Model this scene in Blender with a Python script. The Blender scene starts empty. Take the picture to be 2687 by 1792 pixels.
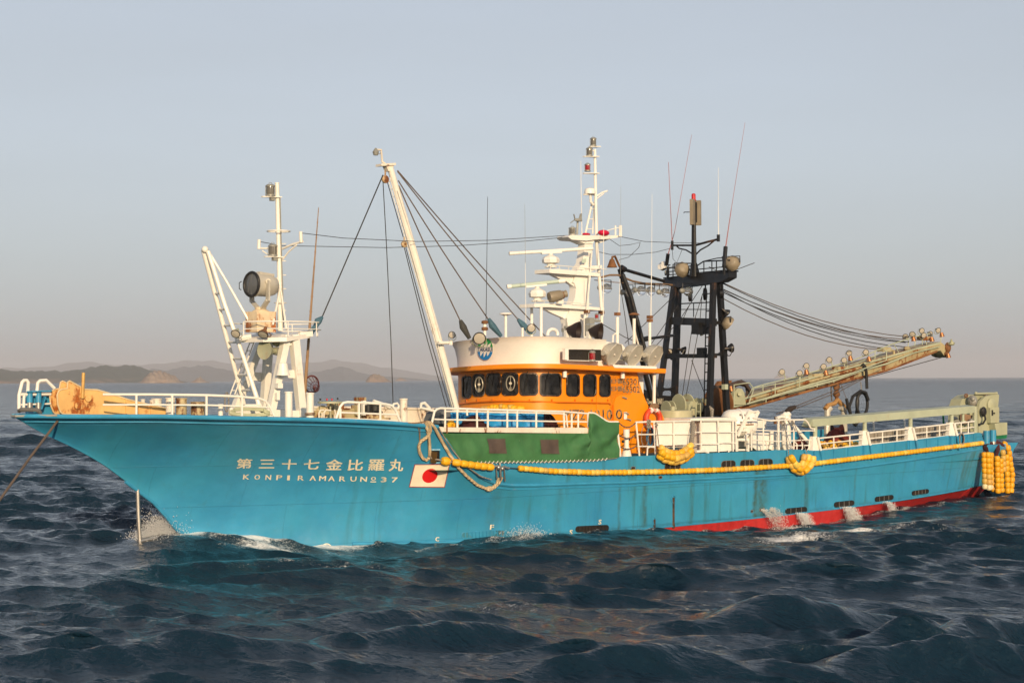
import bpy, math, random
import numpy as np
from mathutils import Vector, Matrix
from math import radians as R, sin, cos, pi
random.seed(7); RNG = np.random.default_rng(11)
C = bpy.context.scene.collection
SC = bpy.context.scene

# ------------------------------------------------------------------ camera, sky, sun, exposure
W, H, F = 2687, 1792, 4320.0
TH = R(50); HC = 4.6
V = Vector((cos(TH), sin(TH), 0)); RT = Vector((sin(TH), -cos(TH), 0))
PITCH = math.atan((994.5 - 896) / F); ROLL = R(0.26)
CAM = Vector((-35.4636, -40.4183, HC))
FW = Vector((V.x*cos(PITCH), V.y*cos(PITCH), sin(PITCH))); UP = Vector((-V.x*sin(PITCH), -V.y*sin(PITCH), cos(PITCH)))
IR = cos(-ROLL)*RT + sin(-ROLL)*UP; IU = -sin(-ROLL)*RT + cos(-ROLL)*UP
cd = bpy.data.cameras.new("camera"); cam = bpy.data.objects.new("camera", cd); C.objects.link(cam)
cd.sensor_fit = 'HORIZONTAL'; cd.sensor_width = 36; cd.lens = 36*F/W; cd.clip_start = 0.5; cd.clip_end = 60000
m = Matrix((IR, IU, -FW)).transposed().to_4x4(); m.translation = CAM; cam.matrix_world = m
SC.camera = cam

SUN_H, SUN_EL = R(62), R(15)          # heading of the light, elevation of the sun
world = bpy.data.worlds.new("World"); SC.world = world; world.use_nodes = True
nt = world.node_tree; nt.nodes.clear()
sky = nt.nodes.new("ShaderNodeTexSky"); sky.sky_type = 'NISHITA'; sky.sun_disc = False
sky.sun_elevation = SUN_EL; sky.sun_rotation = math.atan2(-cos(SUN_H), -sin(SUN_H))
sky.air_density = 1.0; sky.dust_density = 1.5; sky.ozone_density = 3.0
bg = nt.nodes.new("ShaderNodeBackground"); bg.inputs[1].default_value = 0.15
wo = nt.nodes.new("ShaderNodeOutputWorld")
hs = nt.nodes.new("ShaderNodeHueSaturation"); hs.inputs['Saturation'].default_value = .50; hs.inputs['Value'].default_value = .85   # thin high haze greys the whole sky
tn = nt.nodes.new("ShaderNodeMix"); tn.data_type = 'RGBA'; tn.blend_type = 'MULTIPLY'; tn.inputs[0].default_value = 1; tn.inputs[7].default_value = (1.0, .975, .985, 1)
vl = nt.nodes.new("ShaderNodeMix"); vl.data_type = 'RGBA'; 
gc = nt.nodes.new("ShaderNodeTexCoord"); gs = nt.nodes.new("ShaderNodeSeparateXYZ"); nt.links.new(gc.outputs['Generated'], gs.inputs[0])
gm = nt.nodes.new("ShaderNodeMapRange"); gm.interpolation_type = 'SMOOTHSTEP'; gm.inputs[1].default_value = 0; gm.inputs[2].default_value = .75; gm.inputs[3].default_value = .62; gm.inputs[4].default_value = .10; nt.links.new(gs.outputs[2], gm.inputs[0]); gp = nt.nodes.new("ShaderNodeMapping"); gp.inputs['Scale'].default_value = (1.6, 1.6, 9); nt.links.new(gc.outputs['Generated'], gp.inputs[0])
gn = nt.nodes.new("ShaderNodeTexNoise"); gn.inputs['Scale'].default_value = 1.5; gn.inputs['Detail'].default_value = 5; nt.links.new(gp.outputs[0], gn.inputs['Vector'])
gr = nt.nodes.new("ShaderNodeMapRange"); gr.inputs[1].default_value = .3; gr.inputs[2].default_value = .7; gr.inputs[3].default_value = -.09; gr.inputs[4].default_value = .09; nt.links.new(gn.outputs['Fac'], gr.inputs[0])
ga = nt.nodes.new("ShaderNodeMath"); ga.operation = 'ADD'; nt.links.new(gm.outputs[0], ga.inputs[0]); nt.links.new(gr.outputs[0], ga.inputs[1]); nt.links.new(ga.outputs[0], vl.inputs[0])   # the veil thins towards the zenith
vl.inputs[7].default_value = (2.58, 2.86, 3.08, 1)   # even veil of thin cloud
nt.links.new(sky.outputs[0], hs.inputs['Color']); nt.links.new(hs.outputs[0], tn.inputs[6]); nt.links.new(tn.outputs[2], vl.inputs[6]); nt.links.new(vl.outputs[2], bg.inputs[0]); nt.links.new(bg.outputs[0], wo.inputs[0])
sl = bpy.data.lights.new("sun", 'SUN'); sl.energy = 3.9; sl.angle = R(0.6); sl.color = (1, .75, .46)
so = bpy.data.objects.new("sun", sl); C.objects.link(so)
sdir = Vector((cos(SUN_H)*cos(SUN_EL), sin(SUN_H)*cos(SUN_EL), -sin(SUN_EL)))
so.rotation_euler = sdir.to_track_quat('-Z', 'Y').to_euler()
SC.view_settings.view_transform = 'Standard'; SC.view_settings.look = 'None'
SC.view_settings.exposure = 0.29; SC.view_settings.gamma = 1; SC.view_settings.use_curve_mapping = False
SC.cycles.volume_bounces = 0; SC.cycles.max_bounces = 8; SC.cycles.volume_max_steps = 64
SC.cycles.transparent_max_bounces = 16

# ------------------------------------------------------------------ helpers
def ray(px, py):
    return FW + IR*((px-W/2)/F) + IU*(-(py-H/2)/F)
def at(px, py, Y):                      # point of the photograph on the lengthwise plane y = Y
    d = ray(px, py); return CAM + d*((Y-CAM.y)/d.y)
def atX(px, py, X):
    d = ray(px, py); return CAM + d*((X-CAM.x)/d.x)
def mpp(p): return (Vector(p)-CAM).dot(FW)/F   # metres per photograph pixel there
def V3(p): return Vector(p)

class MB:
    def __init__(s): s.v = []; s.f = []
    def add(s, vs, fs):
        b = len(s.v); s.v += [tuple(q) for q in vs]; s.f += [tuple(i+b for i in q) for q in fs]; return s
    def tube(s, pts, r, n=8, closed=False):
        pts = [V3(p) for p in pts]; k = len(pts)
        rs = r if isinstance(r, (list, tuple)) else [r]*k
        t0 = (pts[1]-pts[0]).normalized()
        u = t0.orthogonal().normalized(); rings = []
        for i in range(k):
            if closed: t = (pts[(i+1) % k]-pts[i-1]).normalized()
            elif i == 0: t = t0
            elif i == k-1: t = (pts[i]-pts[i-1]).normalized()
            else: t = ((pts[i+1]-pts[i]).normalized()+(pts[i]-pts[i-1]).normalized())
            if t.length < 1e-6: t = t0
            t = t.normalized(); u = (u-t*u.dot(t))
            if u.length < 1e-5: u = t.orthogonal()
            u = u.normalized(); w = t.cross(u)
            rings.append([pts[i]+(u*cos(2*pi*j/n)+w*sin(2*pi*j/n))*rs[i] for j in range(n)])
        vs = [q for g in rings for q in g]; fs = []
        for i in range(k if closed else k-1):
            a = i*n; b = ((i+1) % k)*n
            for j in range(n): fs.append((a+j, a+(j+1) % n, b+(j+1) % n, b+j))
        if not closed:
            fs.append(tuple(range(n-1, -1, -1))); fs.append(tuple((k-1)*n+j for j in range(n)))
        return s.add(vs, fs)
    def bar(s, p, q, w, h, up=(0, 0, 1)):            # rectangular beam
        p, q = V3(p), V3(q); t = (q-p).normalized(); a = t.cross(V3(up))
        if a.length < 1e-4: a = t.cross(Vector((1, 0, 0)))
        a = a.normalized(); b = a.cross(t)
        c = [(-1, -1), (1, -1), (1, 1), (-1, 1)]
        vs = [p+a*(i*w/2)+b*(j*h/2) for i, j in c]+[q+a*(i*w/2)+b*(j*h/2) for i, j in c]
        return s.add(vs, [(3, 2, 1, 0), (4, 5, 6, 7), (0, 1, 5, 4), (1, 2, 6, 5), (2, 3, 7, 6), (3, 0, 4, 7)])
    def box(s, c, sx, sy, sz, rz=0):
        c = V3(c); a = Vector((cos(rz), sin(rz), 0))*sx/2; b = Vector((-sin(rz), cos(rz), 0))*sy/2; z = Vector((0, 0, sz/2))
        vs = [c+i*a+j*b+k*z for k in (-1, 1) for i, j in ((-1, -1), (1, -1), (1, 1), (-1, 1))]
        return s.add(vs, [(3, 2, 1, 0), (4, 5, 6, 7), (0, 1, 5, 4), (1, 2, 6, 5), (2, 3, 7, 6), (3, 0, 4, 7)])
    def prism(s, pts, off):
        pts = [V3(p) for p in pts]; off = V3(off); n = len(pts)
        vs = pts+[p+off for p in pts]
        return s.add(vs, [tuple(range(n-1, -1, -1)), tuple(range(n, 2*n))]+[(i, (i+1) % n, n+(i+1) % n, n+i) for i in range(n)])
    def lathe(s, o, ax, prof, n=16, flat=1.0, arc=2*pi):
        o = V3(o); ax = V3(ax).normalized(); u = ax.orthogonal().normalized()
        if abs(ax.z) < .9: u = ax.cross(Vector((0, 0, 1))).normalized()
        w = ax.cross(u); vs = []; fs = []
        for t, r in prof:
            for j in range(n): vs.append(o+ax*t+(u*cos(2*pi*j/n)+w*sin(2*pi*j/n)*flat)*r)
        for i in range(len(prof)-1):
            for j in range(n): fs.append((i*n+j, i*n+(j+1) % n, (i+1)*n+(j+1) % n, (i+1)*n+j))
        fs.append(tuple(range(n-1, -1, -1))); fs.append(tuple((len(prof)-1)*n+j for j in range(n)))
        return s.add(vs, fs)
    def cyl(s, p, q, r, n=16):
        p, q = V3(p), V3(q); return s.lathe(p, q-p, [(0, r), ((q-p).length, r)], n)
    def ball(s, c, rx, ry=None, rz=None, n=10):
        c = V3(c); ry = ry or rx; rz = rz or rx; vs = []; fs = []; mr = n//2+1
        for i in range(mr+1):
            a = -pi/2+pi*i/mr
            for j in range(n): vs.append(c+Vector((rx*cos(a)*cos(2*pi*j/n), ry*cos(a)*sin(2*pi*j/n), rz*sin(a))))
        for i in range(mr):
            for j in range(n): fs.append((i*n+j, i*n+(j+1) % n, (i+1)*n+(j+1) % n, (i+1)*n+j))
        return s.add(vs, fs)
    def loft(s, rings, caps=True, closed=True):
        n = len(rings[0]); vs = [q for g in rings for q in g]; fs = []
        for i in range(len(rings)-1):
            for j in range(n if closed else n-1): fs.append((i*n+j, i*n+(j+1) % n, (i+1)*n+(j+1) % n, (i+1)*n+j))
        if caps: fs.append(tuple(range(n-1, -1, -1))); fs.append(tuple((len(rings)-1)*n+j for j in range(n)))
        return s.add(vs, fs)
    def grid(s, rows):
        n = len(rows[0]); return s.add([q for g in rows for q in g], [(i*n+j, i*n+j+1, (i+1)*n+j+1, (i+1)*n+j) for i in range(len(rows)-1) for j in range(n-1)])
    def mesh(s, name, mat, angle=35):
        me = bpy.data.meshes.new(name); me.from_pydata(s.v, [], s.f); me.update()
        me.polygons.foreach_set('use_smooth', [True]*len(me.polygons)); me.set_sharp_from_angle(angle=R(angle))
        if mat: me.materials.append(mat)
        return me
    def build(s, name, mat, parent=None, angle=35, label=None):
        o = bpy.data.objects.new(name, s.mesh(name, mat, angle)); C.objects.link(o)
        if parent: o.parent = parent
        if label: o['label'] = label
        return o

def empty(name, loc=(0, 0, 0)):
    o = bpy.data.objects.new(name, None); o.location = loc; C.objects.link(o); return o
def tag(o, label=None, cat=None, group=None, kind=None):
    if label: o['label'] = label
    if cat: o['category'] = cat
    if group: o['group'] = group
    if kind: o['kind'] = kind
    return o
def kids(o): return [c for c in bpy.data.objects if c.parent == o]
def copy_tree(o, parent=None, mw=None):
    c = o.copy(); C.objects.link(c); c.parent = parent
    if mw is not None: c.matrix_basis = mw
    for ch in list(o.children): copy_tree(ch, c)
    return c
def orient(pos, d, roll_up=(0, 0, 1), s=1.0):     # local +Z looks along d
    z = V3(d).normalized(); x = V3(roll_up).cross(z)
    if x.length < 1e-4: x = Vector((1, 0, 0))
    x = x.normalized(); y = z.cross(x)
    mm = Matrix((x, y, z)).transposed().to_4x4() @ Matrix.Scale(s, 4); mm.translation = pos; return mm

# ------------------------------------------------------------------ materials
class NT:
    def __init__(s, name):
        s.m = bpy.data.materials.new(name); s.m.use_nodes = True; s.t = s.m.node_tree; s.t.nodes.clear()
        s.out = s.n("ShaderNodeOutputMaterial"); s.b = s.n("ShaderNodeBsdfPrincipled"); s.l(s.b.outputs[0], s.out.inputs[0])
        s.co = s.n("ShaderNodeTexCoord").outputs['Object']
    def n(s, t): return s.t.nodes.new(t)
    def l(s, a, b): s.t.links.new(a, b)
    def map(s, scale=(1, 1, 1), loc=(0, 0, 0)):
        k = s.n("ShaderNodeMapping"); k.inputs['Scale'].default_value = scale; k.inputs['Location'].default_value = loc
        s.l(s.co, k.inputs[0]); return k.outputs[0]
    def noise(s, scale, detail=4, rough=.55, vec=None, dist=0):
        k = s.n("ShaderNodeTexNoise"); k.inputs['Scale'].default_value = scale; k.inputs['Detail'].default_value = detail
        k.inputs['Roughness'].default_value = rough; k.inputs['Distortion'].default_value = dist
        s.l(vec if vec is not None else s.co, k.inputs['Vector']); return k.outputs['Fac']
    def ramp(s, fac, a, b, va=0, vb=1):
        k = s.n("ShaderNodeMapRange"); k.inputs[1].default_value = a; k.inputs[2].default_value = b
        k.inputs[3].default_value = va; k.inputs[4].default_value = vb; s.l(fac, k.inputs[0]); return k.outputs[0]
    def mix(s, fac, a, b):
        k = s.n("ShaderNodeMix"); k.data_type = 'RGBA'
        for v, i in ((fac, 0), (a, 6), (b, 7)):
            if isinstance(v, (int, float)): k.inputs[i].default_value = v
            elif isinstance(v, tuple): k.inputs[i].default_value = (*v[:3], 1)
            else: s.l(v, k.inputs[i])
        return k.outputs[2]
    def math(s, op, a, b=0):
        k = s.n("ShaderNodeMath"); k.operation = op
        for v, i in ((a, 0), (b, 1)):
            if isinstance(v, (int, float)): k.inputs[i].default_value = v
            else: s.l(v, k.inputs[i])
        return k.outputs[0]
    def bump(s, h, strength=.3, dist=.02, nrm=None):
        k = s.n("ShaderNodeBump"); k.inputs['Strength'].default_value = strength; k.inputs['Distance'].default_value = dist
        s.l(h, k.inputs['Height'])
        if nrm is not None: s.l(nrm, k.inputs['Normal'])
        return k.outputs[0]
    def set(s, **kw):
        for k, v in kw.items():
            i = s.b.inputs[{'col': 'Base Color', 'rough': 'Roughness', 'metal': 'Metallic', 'nrm': 'Normal', 'trans': 'Transmission Weight', 'alpha': 'Alpha', 'spec': 'Specular IOR Level', 'coat': 'Coat Weight', 'ior': 'IOR'}[k]]
            if isinstance(v, (int, float)): i.default_value = v
            elif isinstance(v, tuple): i.default_value = (*v[:3], 1)
            else: s.l(v, i)
        return s
RUST = (.23, .075, .02)
def paint(name, col, rough=.45, metal=0, var=.12, rust=0.0, rcol=RUST, rscale=2.2, bump=.15, stain=.0, streak=None):
    t = NT(name); n1 = t.noise(1.3, 6, .6); n2 = t.noise(14, 4, .6)
    dk = tuple(c*(1-var*1.6) for c in col); lt = tuple(min(1, c*(1+var)) for c in col)
    c = t.mix(t.ramp(n1, .3, .7), dk, lt)
    c = t.mix(t.ramp(n2, .45, .75, 0, .25), c, tuple(q*.75 for q in col))
    if stain: c = t.mix(t.ramp(t.noise(3, 5, .65, t.map((1, 1, .18))), .52, .8, 0, stain), c, tuple(q*.45 for q in col))
    rr = t.ramp(n2, .3, .7, rough*.8, min(1, rough*1.25))
    if rust:
        rn = t.noise(rscale, 8, .68, t.map((1, 1, .55))); e = .775-rust*.27
        rf = t.ramp(rn, e-.015, e+.035)
        c = t.mix(t.ramp(rn, e-.09, e, 0, .35), c, tuple(.5*a+.5*b for a, b in zip(col, (.45, .2, .07))))
        c = t.mix(rf, c, t.mix(t.ramp(n2, .3, .7), rcol, tuple(q*.4 for q in rcol)))
    t.set(col=c, rough=rr, metal=metal, nrm=t.bump(t.noise(30, 4, .6), bump, .004))
    return t.m
M = {}
M['white'] = paint('white_paint', (.80, .77, .70), .38, var=.05, rust=.30, stain=.10)
M['whitec'] = paint('clean_white_paint', (.82, .79, .73), .32, var=.04, rust=.10)
M['whiter'] = paint('worn_white_paint', (.74, .68, .58), .5, var=.1, rust=.62, stain=.3)
M['blue'] = paint('blue_deck_paint', (.035, .27, .47), .4, var=.12, rust=.3, stain=.3)
M['orange'] = paint('orange_paint', (.84, .265, .004), .36, var=.035, rust=.0, bump=.06)
M['dorange'] = paint('orange_trim', (.74, .17, .004), .45, var=.08, rust=.2)
M['cream'] = paint('yellow_cream_paint', (.78, .47, .17), .5, var=.12, rust=.70, rcol=(.42, .11, .012), rscale=1.1)
M['gold'] = paint('ochre_bar', (.62, .36, .09), .5, var=.15, rust=.5)
M['black'] = paint('black_paint', (.009, .009, .010), .4, var=.3, rust=.36, rcol=(.055, .024, .012))
M['rubber'] = paint('black_rubber', (.012, .012, .013), .55, var=.3)
M['sage'] = paint('sage_paint', (.39, .40, .27), .5, var=.1, rust=.35, stain=.15)
M['sager'] = paint('rusty_sage_paint', (.40, .35, .20), .55, var=.16, rust=.86, rcol=(.27, .085, .018), rscale=1.5, stain=.25)
M['rust'] = paint('rusty_steel', (.20, .085, .03), .75, var=.3, rust=.6)
M['rustcan'] = paint('rusted_bollard', (.50, .42, .24), .6, var=.2, rust=.9, rcol=(.17, .06, .02))
M['copper'] = paint('copper_shade', (.55, .235, .10), .32, .85, var=.15)
M['steel'] = paint('steel', (.42, .40, .37), .38, .8, var=.15, rust=.35)
M['wire'] = paint('wire_rope', (.045, .042, .04), .6, .3, var=.25)
M['wireb'] = paint('rusty_wire_rope', (.12, .088, .068), .7, var=.25)
M['wood'] = paint('bamboo', (.30, .185, .10), .6, var=.2, stain=.2)
M['rope'] = None
M['deckgreen'] = paint('green_deck', (.02, .10, .055), .65, var=.25, rust=.3)
M['maroon'] = paint('maroon_net', (.055, .006, .006), .95, var=.5, bump=1.0)
M['darknet'] = paint('dark_net', (.03, .018, .012), .95, var=.5, bump=1.0)
M['redcloth'] = paint('red_net', (.16, .02, .012), .9, var=.4, bump=.8)
M['tarpblue'] = paint('blue_sheet', (.02, .28, .62), .55, var=.15)
M['grey'] = paint('grey_fitting', (.30, .30, .27), .5, .2, var=.15, rust=.3)
M['lampgrey'] = paint('grey_lamp_housing', (.50, .47, .40), .42, .1, var=.1, rust=.15)
M['beige'] = paint('beige_housing', (.24, .20, .14), .5, var=.15, rust=.3)
M['red'] = paint('red_plastic', (.55, .012, .02), .25, var=.15)
M['radargreen'] = paint('pale_green_radome', (.45, .54, .46), .4, var=.06); M['palegreen'] = paint('pale_sage_paint', (.41, .45, .33), .45, var=.09, rust=.3, stain=.15)
M['darkbox'] = paint('dark_scorched_box', (.02, .016, .012), .7, var=.4, rust=.45, rcol=(.09, .04, .02))
M['greyletter'] = paint('grey_letters', (.44, .31, .18), .6, var=.15)
M['cream_letter'] = paint('cream_letters', (.78, .70, .52), .5, var=.05)
M['ink'] = paint('dark_ink', (.05, .05, .06), .6)
M['flagwhite'] = paint('flag_white', (.80, .71, .55), .45, var=.06, stain=.3)
M['flagred'] = paint('flag_red', (.62, .010, .012), .4, var=.05)
M['lifering'] = paint('orange_red_ring', (.62, .06, .018), .5, var=.1)
M['panelgrey'] = paint('grey_boards', (.30, .27, .23), .6, var=.15, rust=.3)
M['bluewrap'] = paint('blue_wrapping', (.055, .13, .18), .8, var=.25, bump=.8)
M['darkwrap'] = paint('dark_wrapping', (.05, .05, .045), .85, var=.25, bump=.8)
M['hosegreen'] = paint('pale_green_hose', (.42, .44, .30), .55, var=.1)
M['greenpaint'] = paint('green_paint', (.01, .16, .06), .45, var=.1)
M['logogreen'] = paint('emblem_green', (.02, .30, .08), .4, var=.05)
M['logoblue'] = paint('emblem_blue', (.01, .20, .55), .4, var=.05)
def fl(name, col):
    t = NT(name); n = t.noise(7, 5, .6); n2 = t.noise(40, 3, .6)
    info = t.n("ShaderNodeObjectInfo").outputs['Random']
    c = t.mix(t.ramp(info, 0, 1, 0, .85), col, tuple(q*f for q, f in zip(col, (.97, .80, .9))))
    c = t.mix(t.ramp(n, .42, .72, 0, .65), c, tuple(q*.55 for q in col))
    t.set(col=c, rough=.5, nrm=t.bump(n2, .25, .006)); return t.m
M['deepfloat'] = fl('deep_yellow_float', (.78, .40, .008)); M['float'] = fl('yellow_float', (.83, .46, .012)); M['floatp'] = fl('pale_yellow_float', (.84, .58, .10)); M['floatd'] = fl('dirty_yellow_float', (.62, .40, .08)); M['floatw'] = fl('faded_float', (.74, .66, .38))
def ropemat(name, col):
    t = NT(name); w = t.n("ShaderNodeTexWave"); w.wave_type = 'BANDS'; w.bands_direction = 'DIAGONAL'; w.inputs['Scale'].default_value = 9; w.inputs['Distortion'].default_value = 2; t.l(t.co, w.inputs[0])
    t.set(col=t.mix(t.ramp(w.outputs[1], .2, .8), tuple(q*.62 for q in col), col), rough=.85, nrm=t.bump(w.outputs[1], .9, .02)); return t.m
M['rope'] = ropemat('hemp_rope', (.70, .54, .33)); M['ropeg'] = ropemat('grey_rope', (.33, .30, .26)); M['ropeb'] = ropemat('blue_hose', (.05, .20, .38)); M['ropebr'] = ropemat('brown_rope', (.33, .20, .11))
def glassmat(name, col, rough=.06, alpha=1.0, trans=0.0):
    t = NT(name); t.set(col=col, rough=rough, trans=trans, ior=1.5, nrm=t.bump(t.noise(1.4, 2, .5), .12, .02))
    return t.m
M['glass'] = glassmat('window_glass', (.010, .013, .013)); t_ = M['glass'].node_tree; _n = t_.nodes.new('ShaderNodeTexNoise'); _n.inputs['Scale'].default_value = 1.6; _r = t_.nodes.new('ShaderNodeMapRange'); _r.inputs[1].default_value = .42; _r.inputs[2].default_value = .72; _r.inputs[3].default_value = .006; _r.inputs[4].default_value = .035; t_.links.new(_n.outputs['Fac'], _r.inputs[0]); t_.links.new(_r.outputs[0], [q for q in t_.nodes if q.type == 'BSDF_PRINCIPLED'][0].inputs['Base Color']); M['glass'].node_tree.nodes  # noise-lightened base colour paints in vague reflections and interior glimpses
M['lens'] = glassmat('lamp_lens', (.45, .41, .34), .12)
M['clear'] = glassmat('clear_glass', (.95, .97, .97), .02, trans=.92)
M['mirror'] = paint('lamp_reflector', (.86, .80, .64), .3, .45, var=.12, bump=.3)
M['smoke'] = glassmat('smoked_lantern_glass', (.13, .12, .10), .08)
def canvas(name, col):
    t = NT(name); n = t.noise(2.0, 6, .6); f = t.noise(120, 2, .5)
    c = t.mix(t.ramp(n, .35, .7), tuple(q*.82 for q in col), tuple(q*1.15 for q in col))
    sp = t.ramp(t.noise(9, 3, .5), .74, .76, 0, .6); c = t.mix(sp, c, (.35, .35, .25))
    t.set(col=c, rough=.75, nrm=t.bump(n, .5, .05, t.bump(f, .2, .003))); return t.m
M['tarp'] = canvas('green_canvas', (.040, .152, .052)); M['meshwin'] = canvas('dark_mesh_patch', (.085, .062, .052))

# hull paint: blue above the boot line, red below it, with runs and scuffs
def hullmat():
    t = NT('hull_paint'); sep = t.n("ShaderNodeSeparateXYZ"); t.l(t.co, sep.inputs[0]); x, z = sep.outputs[0], sep.outputs[2]
    wob = t.math('MULTIPLY', t.math('SUBTRACT', t.noise(2.0, 5), .5), .05)
    # boot line z = .0012 x^2 - .112 (aft), constant forward
    xx = t.math('MAXIMUM', x, 1.0); bl = t.math('SUBTRACT', t.math('ADD', t.math('MULTIPLY', t.math('MULTIPLY', xx, xx), .00118), t.math('MINIMUM', t.math('MULTIPLY', t.math('ADD', x, 1.0), .12), 0.0)), .115)
    dz = t.math('SUBTRACT', t.math('ADD', z, wob), bl)
    n1 = t.noise(.55, 6, .6); n2 = t.noise(6, 6, .62); runs = t.noise(2.6, 6, .62, t.map((1, .3, .09))); runs2 = t.noise(7.5, 4, .6, t.map((1, .3, .05), (4, 0, 0)))
    b = t.mix(t.ramp(n1, .3, .7), (.027, .215, .405), (.048, .315, .53))
    b = t.mix(t.ramp(t.noise(.35, 3, .5, t.map((1, 1, 2.2))), .42, .68, 0, .6), b, (.034, .25, .36))
    b = t.mix(t.ramp(n2, .56, .8, 0, .35), b, (.05, .20, .26))
    aft = t.ramp(x, -6, 0)
    b = t.mix(t.math('MULTIPLY', t.ramp(runs, .56, .74, 0, .75), t.ramp(x, -14, 4, .22, 1)), b, (.035, .115, .10))
    b = t.mix(t.math('MULTIPLY', t.ramp(runs2, .64, .76, 0, .6), aft), b, (.055, .085, .045))
    for cx_, wd, am in ((6.35, .42, .85), (6.05, .16, .9), (8.6, .12, .6), (3.0, .10, .5), (.9, .14, .7), (-.2, .09, .6), (-2.6, .2, .35), (-4.9, .3, .35), (11.3, .1, .4)):
        mk = t.ramp(t.math('ABSOLUTE', t.math('SUBTRACT', t.math('ADD', x, t.math('MULTIPLY', t.noise(1.1, 3), .35)), cx_+.17)), 0, wd, am, 0)
        zz_ = t.math('MULTIPLY', t.ramp(z, 1.3, 1.75, 1, 0), t.ramp(n2, .3, .6, .25, 1)); b = t.mix(t.math('MULTIPLY', mk, zz_), b, (.045, .085, .05))
    chip = t.ramp(t.noise(24, 4, .7), .745, .76, 0, .8); b = t.mix(chip, b, (.42, .46, .42))
    r = t.mix(t.ramp(n2, .35, .7), (.40, .022, .022), (.50, .035, .035)); r = t.mix(t.ramp(runs, .55, .75, 0, .6), r, (.12, .02, .015))
    grime = t.ramp(dz, .0, .16, .65, 0); b = t.mix(t.math('MULTIPLY', grime, t.ramp(n2, .35, .6)), b, (.03, .07, .06))
    c = t.mix(t.ramp(dz, -.004, .004), r, b)
    seam = t.n("ShaderNodeTexBrick"); seam.inputs['Scale'].default_value = 1; seam.inputs['Mortar Size'].default_value = .012; seam.inputs['Brick Width'].default_value = 2.4; seam.inputs['Row Height'].default_value = 1.15
    cm = t.n("ShaderNodeCombineXYZ"); t.l(x, cm.inputs[0]); t.l(z, cm.inputs[1]); t.l(cm.outputs[0], seam.inputs[0])
    c = t.mix(t.math('MULTIPLY', seam.outputs[1], .08), c, (.02, .05, .07))
    fr = t.math('MULTIPLY', t.math('SINE', t.math('MULTIPLY', x, 10.5)), t.ramp(t.noise(.7, 3), .35, .65))
    dent = t.noise(1.1, 3, .5, t.map((1, 1, .6)))
    nrm = t.bump(dent, .5, .09, t.bump(seam.outputs[1], .7, .012, t.bump(fr, .6, .006))); nrm = t.bump(t.noise(40, 3, .6), .12, .003, nrm)
    t.set(col=c, rough=t.ramp(n2, .3, .7, .28, .45), nrm=nrm); return t.m
M['hull'] = hullmat()

# ------------------------------------------------------------------ hull form
def pchip(xs, ys):
    xs = np.array(xs, float); ys = np.array(ys, float); h = np.diff(xs); d = np.diff(ys)/h; mm = np.zeros(len(xs))
    for i in range(1, len(xs)-1):
        if d[i-1]*d[i] > 0:
            w1, w2 = 2*h[i]+h[i-1], h[i]+2*h[i-1]; mm[i] = (w1+w2)/(w1/d[i-1]+w2/d[i])
    mm[0], mm[-1] = d[0], d[-1]
    def f(x):
        x = min(max(float(x), xs[0]), xs[-1]); i = min(int(np.searchsorted(xs, x, 'right'))-1, len(xs)-2); i = max(i, 0)
        t = (x-xs[i])/h[i]
        return ((1+2*t)*(1-t)**2*ys[i]+t*(1-t)**2*h[i]*mm[i]+t*t*(3-2*t)*ys[i+1]+t*t*(t-1)*h[i]*mm[i+1])
    return f
XB, XE, XS = -18.16, 21.9, -13.05
BD = pchip([-18.2, -18.0, -17.6, -16.8, -15.5, -14, -12.5, -11, -9, -7, 13, 16, 18.9, 19.0, 20.5, 21.9], [.14, .34, .66, 1.15, 1.9, 2.55, 3.0, 3.3, 3.55, 3.6, 3.6, 3.58, 3.5, 3.48, 3.25, 2.9])
BL = pchip([-13.05, -12, -10.5, -9, -7, -5, -3, 0, 10, 14, 17, 19, 20.5, 21.9], [.03, .5, 1.15, 1.8, 2.5, 3.0, 3.3, 3.48, 3.5, 3.42, 3.2, 2.95, 2.75, 2.4])
def edge(px, py, inset=0.0):                 # point over the deck edge seen at this pixel
    Y = -3.0
    for _ in range(40): Y += .6*(-(BD(at(px, py, Y).x)-inset)-Y)
    return at(px, py, Y)
_sh = [(35, 1092), (105, 1092), (180, 1093), (400, 1093), (600, 1097), (720, 1099), (881, 1103), (1053, 1112), (1110, 1117), (1149, 1120), (1163, 1137), (1186, 1171), (1211, 1204), (1245, 1213), (1330, 1213), (1467, 1210), (1627, 1198), (1700, 1195), (1900, 1187), (2095, 1179), (2140, 1182), (2269, 1168), (2387, 1155), (2569, 1135), (2576, 1137), (2582, 1166), (2640, 1164), (2672, 1162)]
_sp = [edge(*p) for p in _sh]
ZD = pchip([p.x for p in _sp], [p.z for p in _sp])
_st = [at(*p, 0) for p in [(35, 1092), (60, 1107), (105, 1133), (196, 1177), (267, 1217), (330, 1263), (361, 1286), (403, 1317), (435, 1352), (463, 1387), (484, 1405)]]
ZS_ = pchip([p.x for p in _st]+[-13.05, -12.75, -12.4], [p.z for p in _st]+[0.0, -.5, -1.2])
def sstep(a, b, x): t = min(max((x-a)/(b-a), 0), 1); return t*t*(3-2*t)
XSB = -12.4
def ZBOT(X):
    if X < XSB: return ZS_(X)
    if X > 19.05: return -.5+1.8*sstep(20.2, 21.9, X)
    return -1.4
def BOOT(X): return .00118*max(X, 1)**2-.115
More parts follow.
